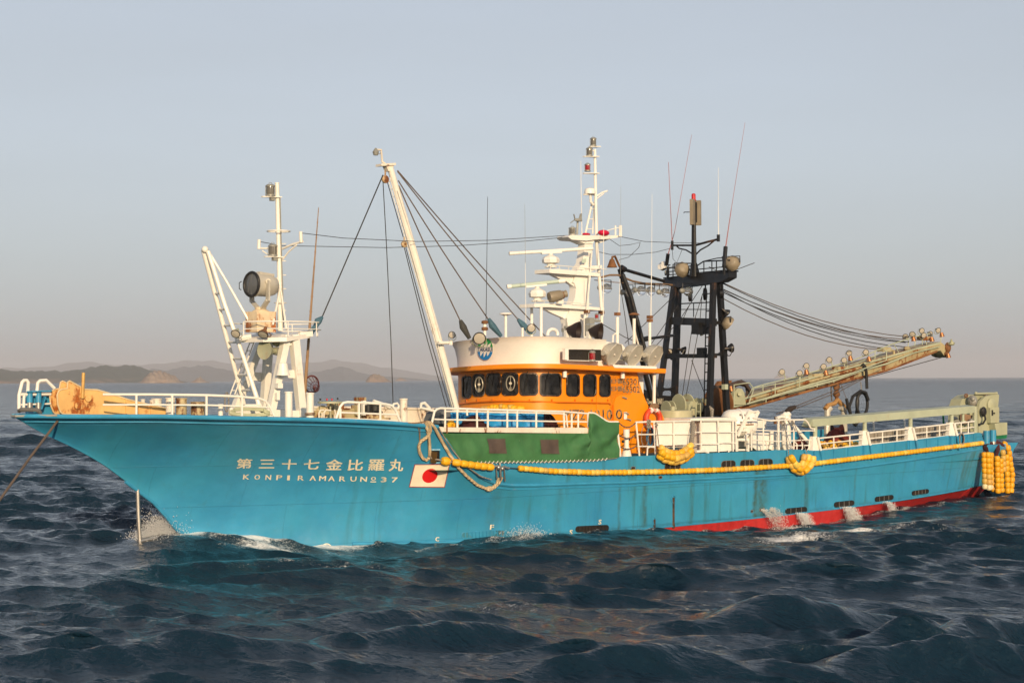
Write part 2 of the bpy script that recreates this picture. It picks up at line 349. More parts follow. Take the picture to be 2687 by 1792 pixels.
def HB(X, z):
    zd = ZD(X); zb = ZBOT(X); bd = BD(X)
    zk = zd+(1.78-zd)*sstep(-7.6, -4.2, X)
    if X > 19: zk = min(zk, zd)
    if X < XS: z0, y0 = max(zb, 0), .03
    elif zb > 0: z0, y0 = zb, BL(X)
    else: z0, y0 = 0, BL(X)
    p = 1.3+.75*sstep(-17, -12, X)-.25*sstep(-10, -7, X)-.45*sstep(-6, 1, X)
    if X > 6 and z < BOOT(X):
        k = 1.1*sstep(8, 17, X); t0 = max((BOOT(X)-z0)/(zk-z0), 0)
        return max(.05, y0+(bd-y0)*t0**p-(BOOT(X)-z)*k-.05*k)
    if z <= z0:
        if X < XSB: return max(.02, y0*(1-(z0-z)/max(z0-zb, .01)))
        return max(.02, y0*(1-.07*(z0-z)))
    t = min((z-z0)/max(zk-z0, .05), 1)
    return y0+(bd-y0)*t**p
def hull_hit(px, py, off=.01):
    Y = -3.0
    for _ in range(60):
        p = at(px, py, Y); Y += .55*(-(HB(p.x, p.z)+off)-Y)
    return at(px, py, Y)
def hedge(X, z, off=0.0): return Vector((X, -HB(X, z)-off, z))

root = empty("fishing_boat"); tag(root, "long blue fishing boat with an orange wheelhouse, white masts and a black stern gantry", "boat")
def part(name, mb, mat, parent=None, angle=35, label=None): return mb.build(name, M[mat] if isinstance(mat, str) else mat, parent or root, angle, label)

xs = sorted(set([round(x, 3) for x in list(np.linspace(XB, -16.5, 14))+list(np.linspace(-16.5, -7.6, 44))+list(np.linspace(-7.6, -5.3, 26))+list(np.linspace(-5.3, 18.8, 64))+list(np.linspace(18.8, 19.2, 5))+list(np.linspace(19.2, XE, 10))]))
NZ = 34; rp, rs = [], []
for X in xs:
    zb, zd = ZBOT(X), ZD(X); zs = [zb+(zd-zb)*i/NZ for i in range(NZ+1)]
    if X > 1: zs[8] = BOOT(X)-.002; zs[9] = BOOT(X)+.012
    zs.sort(); ys = [HB(X, z) for z in zs]
    rp.append([Vector((X, -y, z)) for y, z in zip(ys, zs)]); rs.append([Vector((X, y, z)) for y, z in zip(ys, zs)])
hm = MB(); hm.grid(rp); hm.grid([g[::-1] for g in rs])
hm.add(rp[-1]+rs[-1][::-1], [tuple(range(2*len(rp[-1])))])
hm.add(rp[0]+rs[0][::-1], [tuple(range(2*len(rp[0])))])
hm.grid([[a[0], b[0]] for a, b in zip(rp, rs)])
hull = part("hull", hm, 'hull', angle=50)
# decks
def deck(xa, xb, zf, inset, name, mat, n=40):
    rows = []
    for i in range(n+1):
        X = xa+(xb-xa)*i/n; b = BD(X)-inset; z = zf(X); rows.append([Vector((X, -b, z)), Vector((X, -b*.33, z+.02)), Vector((X, b*.33, z+.02)), Vector((X, b, z))])
    return part(name, MB().grid(rows), mat)
deck(XB, -7.25, lambda X: ZD(X)-.035, .03, "fore_deck", 'deckgreen')
ud = MB(); ud.box((-5.0, 0, 3.10), 4.5, 6.9, .06); part("upper_deck", ud, 'deckgreen')
deck(-7.2, 9.0, lambda X: min(ZD(X)-.01, 2.02), .03, "main_deck", 'deckgreen')
deck(9.0, 21.8, lambda X: 1.42, .06, "aft_deck", 'deckgreen')
def bulk(X, z0, z1):
    q = [(X, -HB(X, z)+.04, z) for z in np.linspace(z0, z1, 8)]; part("bulkhead", MB().prism(q+[(x, -y, z) for x, y, z in q[::-1]], (.05, 0, 0)), 'white')
bulk(-7.2, 1.9, min(3.1, ZD(-7.2)-.05)); bulk(-2.85, 1.9, 1.98); bulk(9.0, 1.4, 1.98)
part("upper_bulkhead", MB().box((-2.8, 0, 2.5), .05, 6.6, 1.1), 'white')
# rim tube, strakes
def run(fn, xa, xb, n): return [fn(xa+(xb-xa)*i/n) for i in range(n+1)]
part("sheer_rail", MB().tube(run(lambda X: hedge(X, ZD(X), .0), XB+.02, -7.3, 60), .06, 8).tube(run(lambda X: hedge(X, ZD(X)-.14, .0), -17.9, -7.35, 60), .028, 6), 'blue', hull)
part("sheer_rail", MB().tube(run(lambda X: Vector((X, HB(X, ZD(X)), ZD(X))), XB+.02, -7.3, 60), .06, 8), 'blue', hull)
kn = [hull_hit(*p, off=.0) for p in [(1160, 1141), (1186, 1180), (1211, 1207), (1240, 1233), (1270, 1255), (1300, 1268), (1340, 1273), (1400, 1273), (1470, 1271), (1550, 1268), (1640, 1266), (1760, 1260), (1900, 1253), (2000, 1248), (2072, 1244), (2132, 1239), (2250, 1226), (2387, 1207), (2500, 1190), (2576, 1178)]]
part("rubbing_strake", MB().tube(kn, .055, 8), 'blue', hull)
kn2 = [hull_hit(*p, off=.0) for p in [(1300, 1279), (1340, 1284), (1470, 1280), (1640, 1275), (1900, 1262), (2072, 1252)]]
part("rubbing_strake", MB().tube(kn2, .03, 6), 'blue', hull)
part("bilge_strake", MB().tube(run(lambda X: hedge(X, BOOT(X)+.01, .005), -.3, 18.9, 50), .03, 6), 'blue', hull)
part("spray_strake", MB().tube([hull_hit(*p, off=.02) for p in [(925, 1426), (1000, 1427), (1080, 1426), (1150, 1424), (1206, 1421), (1260, 1417)]], .05, 8), 'blue', hull)
# stem bar and the anchor guard in front of it
part("stem_bar", MB().tube([p+Vector((-.01, 0, 0)) for p in _st[5:]], .05, 8), 'blue', hull)
part("stem_guard", MB().tube([at(361, 1284, 0), at(363, 1350, 0), at(367, 1423, 0)], .055, 8).tube([at(367, 1420, 0), at(420, 1408, 0), at(478, 1404, 0)], .07, 8), 'steel', hull)

# ------------------------------------------------------------------ sea
def sea():
    # polar sheet about the point under the camera: fine towards the boat, coarse elsewhere, to 17 km
    rr = [0.0, 6, 12, 18, 22]
    d = 25.0
    while d < 17000:
        rr.append(d); d += max(.075, .000042*d*d) if d < 230 else d*(.0096+.00002*min(d, 1500))
    rr = np.array(rr+[17000.])
    A0 = math.atan2(V.y, V.x); half = R(21.5)
    an = np.concatenate([np.linspace(-half, half, 640), np.linspace(half, 2*pi-half, 120)[1:-1]])
    an = np.concatenate([an, [an[0]+2*pi]])
    AN, RR = np.meshgrid(an+A0, rr); X = CAM.x+RR*np.cos(AN); Y = CAM.y+RR*np.sin(AN)
    spac = np.gradient(rr)[:, None]*np.ones_like(X)
    rng = np.random.default_rng(5); Z = np.zeros_like(X); DX = np.zeros_like(X); DY = np.zeros_like(X)
    lam = np.exp(np.linspace(math.log(.42), math.log(22), 96)); base = A0-R(14)+pi
    for i, L in enumerate(lam):
        k = 2*pi/L; th = base+rng.normal(0, .22+.14*(L < 4)+.14*(L < 1.2)); ph = rng.uniform(0, 2*pi)
        a = .0135*L**1.0*(1.0 if L < 2.6 else (2.6/L)**1.05)*rng.uniform(.5, 1.5)*(1.0 if L < 1.5 else .8 if L < 2.2 else .5)
        fade = np.clip((L/spac-1.7)/1.6, 0, 1)*(1+.7*(L > 2.2)*(L < 12)*np.clip((RR-75)/90, 0, 1))
        q = k*(X*cos(th)+Y*sin(th))+ph; s, c = np.sin(q), np.cos(q); a = a*fade
        Z += a*c; DX -= a*1.0*cos(th)*s; DY -= a*1.0*sin(th)*s
    # longer groups: patches of rougher and calmer water
    g = .95+.45*np.sin(X*.07+Y*.13+1)*np.sin(X*.103-Y*.06+2.2)+.3*np.sin(X*.24+Y*.19)*np.sin(X*.17-Y*.22+.6)
    Z *= g
    def blob(x0, y0, sx, sy, h, rot=0):
        dx, dy = X-x0, Y-y0; u = dx*cos(rot)+dy*sin(rot); w = -dx*sin(rot)+dy*cos(rot)
        return h*np.exp(-(u/sx)**2-(w/sy)**2)
    near = blob(0, 0, 24, 7.5, 1.0); Z *= 1-.5*near
    Z += blob(-13.6, -.6, 2.2, 2.0, .34)+blob(7.5, -3.5, 7, 4.5, -.50)+blob(-9.4, -4.2, 2.8, 2.4, -.36)+blob(-4.3, -4.8, 2.2, 2.5, .16)+blob(-.3, -4.2, 1.6, 2.2, .13)
    for (px, py, hgt, sx, sy, ro) in [(2050, 1640, .62, 1.6, .55, 0), (2480, 1700, .52, 1.8, .6, .3), (1150, 1690, .34, 2.0, .5, .2), (1680, 1770, .45, 1.5, .5, -.2), (2350, 1770, .4, 2.2, .5, .1), (1560, 1740, .3, 1.6, .5, -.1), (330, 1560, .22, 3, 1, .2), (640, 1500, .34, 3.6, .6, .12), (860, 1515, .30, 2.6, .6, -.1), (1000, 1640, .25, 2.5, .5, .1), (560, 1730, .3, 2.4, .5, .1)]:
        dd = ray(px, py); t = -HC/dd.z; p = CAM+dd*t; Z += blob(p.x, p.y, sx, sy, hgt, ro-R(40))
    # foam amount
    foam = np.zeros_like(X)
    def fo(px, py, sx, sy, a, ro=0):
        dd = ray(px, py); t = -HC/dd.z; p = CAM+dd*t; np.maximum(foam, blob(p.x, p.y, sx, sy, a, ro), out=foam)
    for q in [(430, 1412, .9, 1.0, 1.1), (500, 1424, 1.0, .5, 1.15), (560, 1430, 1.0, .5, 1.1), (620, 1437, 1.0, .5, 1.1), (690, 1446, 1.1, .7, 1.15), (740, 1448, .7, .5, 1.0), (800, 1490, 2.2, .9, .5), (900, 1500, 1.6, .7, .42), (1000, 1470, 1.5, .5, .4),
              (2085, 1400, 1.6, 1.0, 1.1), (2050, 1405, .8, .5, 1.2), (2160, 1392, 1.6, .5, .75), (2250, 1382, 1.8, .7, 1.1), (2330, 1375, 1.6, .5, .7), (2400, 1352, 1.8, .8, 1.05), (2480, 1356, 1.6, .6, .55), (2520, 1385, 1.8, 1.2, .38), (1330, 1590, 1.6, .9, .46), (1750, 1400, .8, .3, .6), (1650, 1405, .6, .3, .5), (1380, 1412, .7, .4, .7), (1300, 1416, .8, .3, .6), (380, 1420, .4, .4, .9), (420, 1450, 2.0, 1.0, .35)]:
        fo(*q)
    bx_ = [-13.3, -13.05, -12, -10.5, -9, -7, -5, -3, 0]; by_ = [0, .03, .5, 1.15, 1.8, 2.5, 3.0, 3.3, 3.48]
    dh = np.abs(-Y-np.interp(X, bx_, by_)); wn = np.clip((X+13.9)/.6, 0, 1)*np.clip((-7.6-X)/2.0, 0, 1)
    np.maximum(foam, 1.5*np.exp(-(dh/(.6+.25*np.sin(X*3.1)+.05*np.sin(X*9)))**2)*wn, out=foam)
    dh2 = np.abs(-Y-3.5); np.maximum(foam, .66*np.exp(-(dh2/.28)**2)*((X > -8) & (X < 18)), out=foam)
    # whitecaps on the steepest crests far out
    cap = np.clip((Z-.44)/.12, 0, 1)*(RR > 75)*(RR < 900); foam = np.maximum(foam, cap*.75*(np.sin(X*.31)+np.sin(Y*.27+X*.1) > .55))
    far = RR > 2500; Z[far] = 0
    X2, Y2 = X+DX*np.clip(1-.5*near, 0, 1)*(~far), Y+DY*np.clip(1-.5*near, 0, 1)*(~far)
    n, mm_ = X.shape; v = np.stack([X2, Y2, Z], -1).reshape(-1, 3)
    ii, jj = np.meshgrid(np.arange(n-1), np.arange(mm_-1), indexing='ij'); a = ii*mm_+jj
    fc = np.stack([a, a+mm_, a+mm_+1, a+1], -1).reshape(-1, 4)
    me = bpy.data.meshes.new("sea"); me.vertices.add(len(v)); me.vertices.foreach_set('co', v.astype(np.float32).ravel())
    me.loops.add(len(fc)*4); me.loops.foreach_set('vertex_index', fc.astype(np.int32).ravel())
    me.polygons.add(len(fc)); me.polygons.foreach_set('loop_start', np.arange(0, len(fc)*4, 4, dtype=np.int32)); me.polygons.foreach_set('loop_total', np.full(len(fc), 4, np.int32))
    me.update(calc_edges=True); me.polygons.foreach_set('use_smooth', [True]*len(fc))
    at_ = me.attributes.new('foam', 'FLOAT', 'POINT'); at_.data.foreach_set('value', foam.astype(np.float32).ravel())
    a2 = me.attributes.new('swell', 'FLOAT', 'POINT'); a2.data.foreach_set('value', np.clip((np.log(np.maximum(RR, 1))-math.log(60))/(math.log(1500)-math.log(60)), 0, 1).astype(np.float32).ravel())
    t = NT('sea_water'); f = t.n("ShaderNodeAttribute"); f.attribute_name = 'foam'
    sw = t.map((1, 1, 1)); rot = t.n("ShaderNodeMapping"); rot.inputs['Rotation'].default_value = (0, 0, -(base)); rot.inputs['Scale'].default_value = (1, .45, 1); t.l(t.co, rot.inputs[0])
    n1 = t.noise(2.6, 6, .6, rot.outputs[0], .4); n0 = t.noise(.35, 5, .62, rot.outputs[0], .3); n2 = t.noise(9, 4, .6, rot.outputs[0], .5)
    cdist = t.n("ShaderNodeCameraData").outputs['View Distance']
    sw_ = t.n('ShaderNodeAttribute'); sw_.attribute_name = 'swell'; b = t.bump(t.math('MULTIPLY', t.noise(.11, 4, .6, rot.outputs[0], .3), sw_.outputs['Fac']), 1.0, 11.0); b = t.bump(t.math('MULTIPLY', n0, t.math('ADD', sw_.outputs['Fac'], .22)), 1.0, 2.6, b); b = t.bump(n1, .8, .13, b); b = t.bump(n2, .85, .045, b); b = t.bump(t.noise(26, 3, .6, rot.outputs[0], .4), .6, .014, b)
    fn = t.noise(3.2, 9, .78, None, .8); fn2 = t.noise(17, 6, .75)
    fm = t.math('ADD', f.outputs['Fac'], t.math('ADD', t.math('MULTIPLY', t.math('SUBTRACT', fn, .5), 2.2), t.math('MULTIPLY', t.math('SUBTRACT', fn2, .5), 2.0)))
    fm = t.math('MULTIPLY', t.ramp(fm, .50, 1.2), t.ramp(f.outputs['Fac'], .05, .3))
    sp = t.n('ShaderNodeAttribute'); sp.attribute_name = 'swell'
    t.set(col=t.mix(fm, (.004, .0185, .034), (.80, .80, .78)), rough=t.math('ADD', t.ramp(sp.outputs['Fac'], 0, 1, .075, .20), t.math('MULTIPLY', fm, .7)), nrm=b, ior=1.333)
    me.materials.append(t.m); o = bpy.data.objects.new("sea", me); C.objects.link(o); o['kind'] = 'structure'
    return o
sea()

# ------------------------------------------------------------------ far coast, rocks, haze
def groundp(px, dist): 
    d = ray(px, 994); d = Vector((d.x, d.y, 0)).normalized(); return Vector((CAM.x, CAM.y, 0))+d*dist
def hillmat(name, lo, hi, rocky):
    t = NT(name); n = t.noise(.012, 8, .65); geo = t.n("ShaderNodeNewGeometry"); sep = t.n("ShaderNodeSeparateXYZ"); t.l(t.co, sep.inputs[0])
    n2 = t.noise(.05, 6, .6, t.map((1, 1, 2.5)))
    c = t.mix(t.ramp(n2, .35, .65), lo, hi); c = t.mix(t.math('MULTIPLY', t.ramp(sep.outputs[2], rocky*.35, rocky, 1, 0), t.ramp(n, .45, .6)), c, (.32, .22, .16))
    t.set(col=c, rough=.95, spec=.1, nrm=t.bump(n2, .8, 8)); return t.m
def ridge(name, prof, dist, depth, mat, seed, rough=1.0, nx=150, ny=14):
    # prof: (pixel column, pixel height above the horizon); a solid hill with a seaward slope, at its real distance
    rng = np.random.default_rng(seed); ps = np.array(prof, float); pxs = np.linspace(ps[0, 0], ps[-1, 0], nx)
    hh = np.interp(pxs, ps[:, 0], ps[:, 1]); jit = np.zeros(nx)
    for o_ in range(2, 7): jit += np.interp(np.arange(nx), np.linspace(0, nx-1, 3*2**o_), rng.normal(0, 1, 3*2**o_))*.6**o_
    rows = []
    for j in range(ny+1):
        u = j/ny; row = []
        for i, px in enumerate(pxs):
            hs = max(0., (hh[i]*(1+.16*rough*jit[i])))*dist/F*1.02
            s = sin(pi*min(u*1.15, 1)*.5)**.8 if u < .87 else cos((u-.87)/.13*pi/2)
            w = 1+.18*rough*sin(i*.7+j*1.9+seed)*sin(i*.23-j*.8) if 0 < j < ny else 1
            p = groundp(px, dist+depth*(u-.5)+depth*.12*rough*sin(i*.19+seed)); p.z = -1.5+(hs+1.5)*s*w if hs > 0 else -1.5; row.append(p)
        rows.append(row)
    o = MB().grid(rows).build(name, mat, None, 70); o['kind'] = 'structure'; return o
gA = hillmat('wooded_coast', (.075, .09, .075), (.12, .13, .10), 12); gR = hillmat('bare_rock', (.26, .20, .15), (.40, .31, .24), 60); gF = hillmat('far_range', (.14, .15, .155), (.18, .185, .185), 1)  # far range painted pale: distance haze is partly put into its base colour
ridge("hills", [(-500, 45), (-200, 30), (-60, 40), (0, 37), (40, 33), (90, 30), (140, 32), (160, 28), (200, 34), (250, 39), (280, 41), (310, 38), (345, 40), (375, 34), (405, 29), (425, 22), (470, 4), (500, 0)], 4200, 900, gA, 3, .7)
ridge("rock_islet", [(366, 0), (372, 6), (382, 18), (395, 26), (408, 33), (420, 31), (436, 24), (450, 19), (462, 14), (474, 4), (486, 0)], 3300, 70, gR, 8, 1.0, 60, 10)
ridge("rock_islet", [(496, 0), (506, 4), (514, 8), (524, 15), (531, 10), (540, 4), (552, 1), (556, 0)], 3500, 50, gR, 9, .8, 40, 8)
ridge("rock_islet", [(958, 0), (963, 8), (970, 17), (980, 21), (992, 20), (1004, 15), (1016, 7), (1026, 2), (1034, 0)], 3000, 60, gR, 10, .8, 50, 10)
ridge("rock_islet", [(1036, 0), (1045, 7), (1052, 9), (1060, 5), (1068, 1), (1072, 0)], 5200, 50, gR, 12, .6, 30, 8)
ridge("rock_islet", [(2030, 0), (2040, 9), (2047, 15), (2052, 11), (2062, 6), (2080, 2), (2095, 0)], 11500, 90, gR, 14, .5, 30, 8)
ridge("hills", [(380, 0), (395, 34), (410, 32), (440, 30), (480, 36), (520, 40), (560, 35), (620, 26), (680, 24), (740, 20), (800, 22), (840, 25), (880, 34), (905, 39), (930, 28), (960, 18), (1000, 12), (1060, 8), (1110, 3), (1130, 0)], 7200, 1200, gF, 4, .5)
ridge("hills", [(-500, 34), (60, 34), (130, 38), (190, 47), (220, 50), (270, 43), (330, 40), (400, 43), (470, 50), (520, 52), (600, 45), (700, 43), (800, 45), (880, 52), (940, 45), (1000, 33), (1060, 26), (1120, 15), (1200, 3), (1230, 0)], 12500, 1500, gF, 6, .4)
hz = MB(); hz.box((0, 0, 105), 37000, 37000, 216)
t = NT('air_haze'); t.t.nodes.remove(t.b); pv = t.n("ShaderNodeVolumePrincipled"); pv.inputs['Color'].default_value = (.88, .89, .96, 1); pv.inputs['Density'].default_value = .000115; pv.inputs['Anisotropy'].default_value = 0.0
t.l(pv.outputs[0], t.out.inputs['Volume']); hzo = hz.build("haze", t.m); hzo['kind'] = 'stuff'

# ------------------------------------------------------------------ small reusable kits
def sc(P, k): return [(p[0], p[1]) for p in P]
def rail(tops, posts, Y, r=.028, mids=(), pr=.024, name="railing", mat='white', parent=None):
    """one railing: its bars in one part, every post a sub-part. Y: number or function (px, py) -> point"""
    pt = (lambda q: at(q[0], q[1], Y)) if not callable(Y) else (lambda q: Y(*q))
    mb = MB().tube([pt(q) for q in tops], r, 8)
    for mid in mids: mb.tube([pt(q) for q in mid], r*.72, 6)
    o = part(name, mb, mat, parent)
    for a, b in posts: part("post", MB().tube([pt(a), pt(b)], pr, 6), mat, o)
    return o
def ladder(a0, a1, b0, b1, n, r=.022, mat='white', parent=None, rr=None):
    o = part("ladder", MB().tube([a0, a1], r, 6).tube([b0, b1], r, 6), mat, parent); rm = None
    for i in range(n):
        t = (i+.5)/n; part("rung", MB().tube([V3(a0).lerp(V3(a1), t), V3(b0).lerp(V3(b1), t)], (rr or r*.8), 6), mat, o)
    return o
def legbar(p, q, w, d, mat, parent, name="leg", up=(0, 1, 0)): return part(name, MB().bar(p, q, w, d, up), mat, parent)
# nav lantern: cap, glass, base
def lantern(pos, h, w, glass, plate=None, mat='grey'):
    p = V3(pos); o = part("navigation_lamp", MB().lathe(p+Vector((0, 0, -h*.5)), (0, 0, 1), [(0, w*.5), (h*.16, w*.5), (h*.18, w*.42)], 14).lathe(p+Vector((0, 0, h*.28)), (0, 0, 1), [(0, w*.5), (h*.1, w*.52), (h*.2, w*.34), (h*.22, .0)], 14).tube([p+Vector((-w*.2, 0, h*.48)), p+Vector((-w*.15, 0, h*.62)), p+Vector((w*.15, 0, h*.62)), p+Vector((w*.2, 0, h*.48))], w*.03, 5), mat)
    part("lamp_glass", MB().lathe(p+Vector((0, 0, -h*.34)), (0, 0, 1), [(0, w*.44), (h*.3, w*.47), (h*.62, w*.44)], 14), glass, o)
    for k in range(3): part("guard_bar", MB().tube([p+Vector((w*.52*cos(2.1*k+.3), w*.52*sin(2.1*k+.3), -h*.45)), p+Vector((w*.52*cos(2.1*k+.3), w*.52*sin(2.1*k+.3), h*.33))], w*.035, 5), mat, o)
    if plate: part("lamp_shelf", MB().prism([V3(q)+Vector((0, s*.13, 0)) for q, s in ((plate[0], .35), (plate[0], -.35))]+[V3(plate[1])+Vector((0, -.13, 0)), V3(plate[1])+Vector((0, .13, 0))], (0, 0, -.03)), 'white', o)
    return o
# floodlight prototype along +Z: housing, lens, bracket
def flood_proto(mat, lens='lens', name="floodlight"):
    o = part(name, MB().lathe((0, 0, -1.9), (0, 0, 1), [(0, .18), (.25, .3), (.8, .34), (1.15, .62), (1.75, 1.0), (1.9, 1.0)], 14), mat)
    part("lens", MB().lathe((0, 0, -.02), (0, 0, 1), [(0, .9), (.1, .86), (.17, .5), (.19, .0)], 14), lens, o)
    part("lens_ring", MB().tube([Vector((cos(a)*.96, sin(a)*.96, .02)) for a in np.linspace(0, 2*pi, 15)[:-1]], .09, 5, True), 'rubber', o)
    part("bracket", MB().tube([(1.02, 0, -.5), (1.1, -1.0, -.7), (.5, -1.6, -.9)], .09, 5).tube([(-1.02, 0, -.5), (-1.1, -1.0, -.7), (-.5, -1.6, -.9)], .09, 5).tube([(.5, -1.6, -.9), (-.5, -1.6, -.9)], .1, 5), mat, o)
    return o
_fl = {}
def flood(pos, d, r, mat='sage', up=(0, 0, 1)):
    if mat not in _fl:
        _fl[mat] = flood_proto(mat); o = _fl[mat]; o.matrix_basis = orient(pos, d, up, r); return o
    return copy_tree(_fl[mat], root, orient(pos, d, up, r))
_cone = {}
def cone_shade(pos, d, r, mat='copper'):
    if mat not in _cone:
        _cone[mat] = part("lamp_shade", MB().lathe((0, 0, -1.6), (0, 0, 1), [(0, .35), (.1, .62), (1.7, 1.0), (1.75, .94), (1.7, .9), (.4, .5)], 14), mat); _cone[mat].matrix_basis = orient(pos, d, s=r); return
    c = _cone[mat].copy(); C.objects.link(c); c.parent = root; c.matrix_basis = orient(pos, d, s=r)
# lettering: text laid out in 2-D, then placed point by point on a real surface
def text2d(s, bold=.0):
    cu = bpy.data.curves.new("lettering", "FONT"); cu.body = s; cu.resolution_u = 2; cu.offset = bold
    ob = bpy.data.objects.new("lettering", cu); C.objects.link(ob); dg = bpy.context.evaluated_depsgraph_get(); dg.update()
    me = bpy.data.meshes.new_from_object(ob.evaluated_get(dg)); vs = np.array([v.co[:2] for v in me.vertices]); fs = [tuple(p.vertices) for p in me.polygons]
    bpy.data.objects.remove(ob); bpy.data.curves.remove(cu); bpy.data.meshes.remove(me); return vs, fs
def letters(mb, s, box, fn, bold=.0, shear=0.0, fit=None, fat=0):
    if fat:                                    # heavier stroke: the glyph laid down again, shifted a little
        for dx, dy in ((-fat, -fat*.6), (fat, -fat*.6), (-fat, fat*.6), (fat, fat*.6)):
            letters(mb, s, ((box[0][0]+dx, box[0][1]+dy), (box[1][0]+dx, box[1][1]+dy)), fn, bold, shear, fit)
    vs, fs = text2d(s, bold); lo, hi = vs.min(0), vs.max(0); (x0, y0), (x1, y1), slope = box[0], box[1], box[2] if len(box) > 2 else 0
    out = []
    for a, b in vs:
        u = (a-lo[0])/(hi[0]-lo[0]); w = (b-lo[1])/max(hi[1]-lo[1], 1e-5)
        if fit: w = fit[0]+w*(fit[1]-fit[0])
        px = x0+(x1-x0)*u+shear*(w-.5)*(y1-y0); py = y1-(y1-y0)*w+slope*(px-x0); out.append(fn(px, py))
    mb.add(out, fs)

# ------------------------------------------------------------------ marks on the hull
kanji = [(661, 1217, 40, 26), (700.5, 1217, 38, 22), (758, 1218, 38, 26), (816.5, 1219, 38, 26), (877, 1219, 40, 28), (934, 1220, 38, 28), (989, 1219, 40, 29), (1039, 1221, 36, 30)]
kanji = [(641, 1216, 39, 25), (700.5, 1217, 39, 22), (759, 1218, 37, 26), (817.5, 1218, 39, 25), (877, 1219, 41, 27), (933, 1220, 38, 28), (988, 1220, 41, 29), (1040, 1220, 36, 31)]
for ch, (cx, cy, w, h) in zip("第三十七金比羅丸", kanji):
    mb = MB(); letters(mb, ch, ((cx-w/2, cy-h/2), (cx+w/2, cy+h/2)), lambda a, b: hull_hit(a, b, .012), .0, .12, fat=.75); part("name_character", mb, 'cream_letter', hull)
rom = [('K', 638.5, 654), ('O', 668, 682), ('N', 697, 711), ('P', 725.5, 740), ('I', 754, 760), ('R', 782, 797), ('A', 813, 829), ('M', 838, 855), ('A', 862, 878), ('R', 891, 906), ('U', 920, 935), ('N', 946, 962.5), ('O', 974, 986), ('3', 1000, 1014), ('7', 1028, 1043)]
for ch, a, b in rom:
    mb = MB(); y = 1251+(a-640)*.0195; hh = 12.5 if a < 960 or a > 990 else 9
    letters(mb, ch, ((a, y-hh/2-(2 if hh < 10 else 0)), (b, y+hh/2-(2 if hh < 10 else 0))), lambda p, q: hull_hit(p, q, .012), .0, .1, fat=.45)
    if hh < 10: mb.add([hull_hit(p, q, .012) for p, q in ((972, y+5), (987, y+5), (987, y+7.5), (972, y+7.5))], [(0, 1, 2, 3)])
    part("name_letter", mb, 'cream_letter', hull)
for ch, cx, cy, w, h in (('C', 1147.5, 1414, 9, 11), ('F', 1291, 1382.5, 9, 12), ('S', 1498.5, 1396, 7, 12), ('S', 1574.5, 1369, 7, 12), ('6', 2485, 1313, 5, 8)):
    mb = MB(); letters(mb, ch, ((cx-w/2, cy-h/2), (cx+w/2, cy+h/2)), lambda p, q: hull_hit(p, q, .014), .0, .1, fat=.5); part("hull_mark", mb, 'cream_letter', hull)
# thruster mark: ring with two wedges
def disc(cx, cy, ax, ay, a0, a1, r0, r1, n, off): return [[hull_hit(cx+ax*r*cos(a), cy+ay*r*sin(a), off) for r in (r0, r1)] for a in np.linspace(a0, a1, n)]
tm = MB().grid(disc(857, 1441, 15.5, 16, 0, 2*pi, .86, 1, 30, .012))
for a in (-2.2, -.95): tm.grid(disc(857, 1441, 15.5, 16, a, a+.6 if a < -2 else a+.55, .12, .8, 6, .012))
for a in (.5, 2.2): tm.grid(disc(857, 1441, 15.5, 16, a, a+.6, .12, .8, 6, .012))
part("thruster_mark", tm, 'cream_letter', hull)
# flag
cn = [(1088, 1218), (1180.5, 1217.5), (1167, 1279), (1073, 1278)]
def fq(u, w): return tuple((cn[0][i]*(1-u)+cn[1][i]*u)*(1-w)+(cn[3][i]*(1-u)+cn[2][i]*u)*w for i in (0, 1))
fl_ = part("flag_panel", MB().grid([[hull_hit(*fq(u, w), .018) for u in np.linspace(.012, .988, 14)] for w in np.linspace(.02, .98, 10)]), 'flagwhite', hull)
brd = MB()
for (u0, w0, u1, w1) in ((0, 0, 1, .03), (0, .97, 1, 1), (0, 0, .02, 1), (.98, 0, 1, 1)): brd.grid([[hull_hit(*fq(u, w), .022) for u in np.linspace(u0, u1, 12)] for w in np.linspace(w0, w1, 8)])
part("flag_border", brd, paint('flag_border', (.33, .015, .025), .5), hull)
part("flag_disc", MB().grid([[hull_hit(1128+20*r*cos(a)-2*r*sin(a), 1248+18.5*r*sin(a)-1.5*r*cos(a), .026) for r in (.0, .33, .66, 1)] for a in np.linspace(0, 2*pi, 33)]), 'flagred', hull)
# openings in the hull side: flat dark fills painted as their inner shade
def rrect(cx, cy, w, h, rad, k=0.0, n=5):
    out = []
    for sx, sy, a0 in ((1, 1, 0), (-1, 1, pi/2), (-1, -1, pi), (1, -1, 1.5*pi)):
        for i in range(n+1):
            a = a0+pi/2*i/n; x = sx*(w/2-rad)+rad*cos(a); y = sy*(h/2-rad)+rad*sin(a); out.append((cx+x, cy+y+k*x))
    return out
M['hole_shade'] = paint('painted_opening_shade', (.012, .009, .007), .8, var=.5, rust=.25, rcol=(.06, .028, .012)); M['chipped'] = paint('chipped_rim', (.10, .085, .07), .6, var=.5, rust=.6)
def opening(name, cx, cy, w, h, rad, k, bars, rim='blue', barmat='steel', fill='hole_shade'):
    P = rrect(cx, cy, w, h, rad, k); o = part(name, MB().add([hull_hit(*q, .006) for q in P], [tuple(range(len(P)))]), fill, hull)
    part("rim", MB().tube([hull_hit(*q, .012) for q in P], .012, 5, True), rim, o)
    for i in range(bars):
        x = cx-w/2+w*(i+1)/(bars+1); part("bar", MB().tube([hull_hit(x, cy-h/2+k*(x-cx), .016), hull_hit(x, cy+h/2+k*(x-cx), .016)], .013, 5), barmat, o)
for cx, cy in ((1911.5, 1219), (1961, 1217), (2009, 1214.5)): opening("freeing_port", cx, cy, 36, 21, 8, -.04, 2, 'chipped')
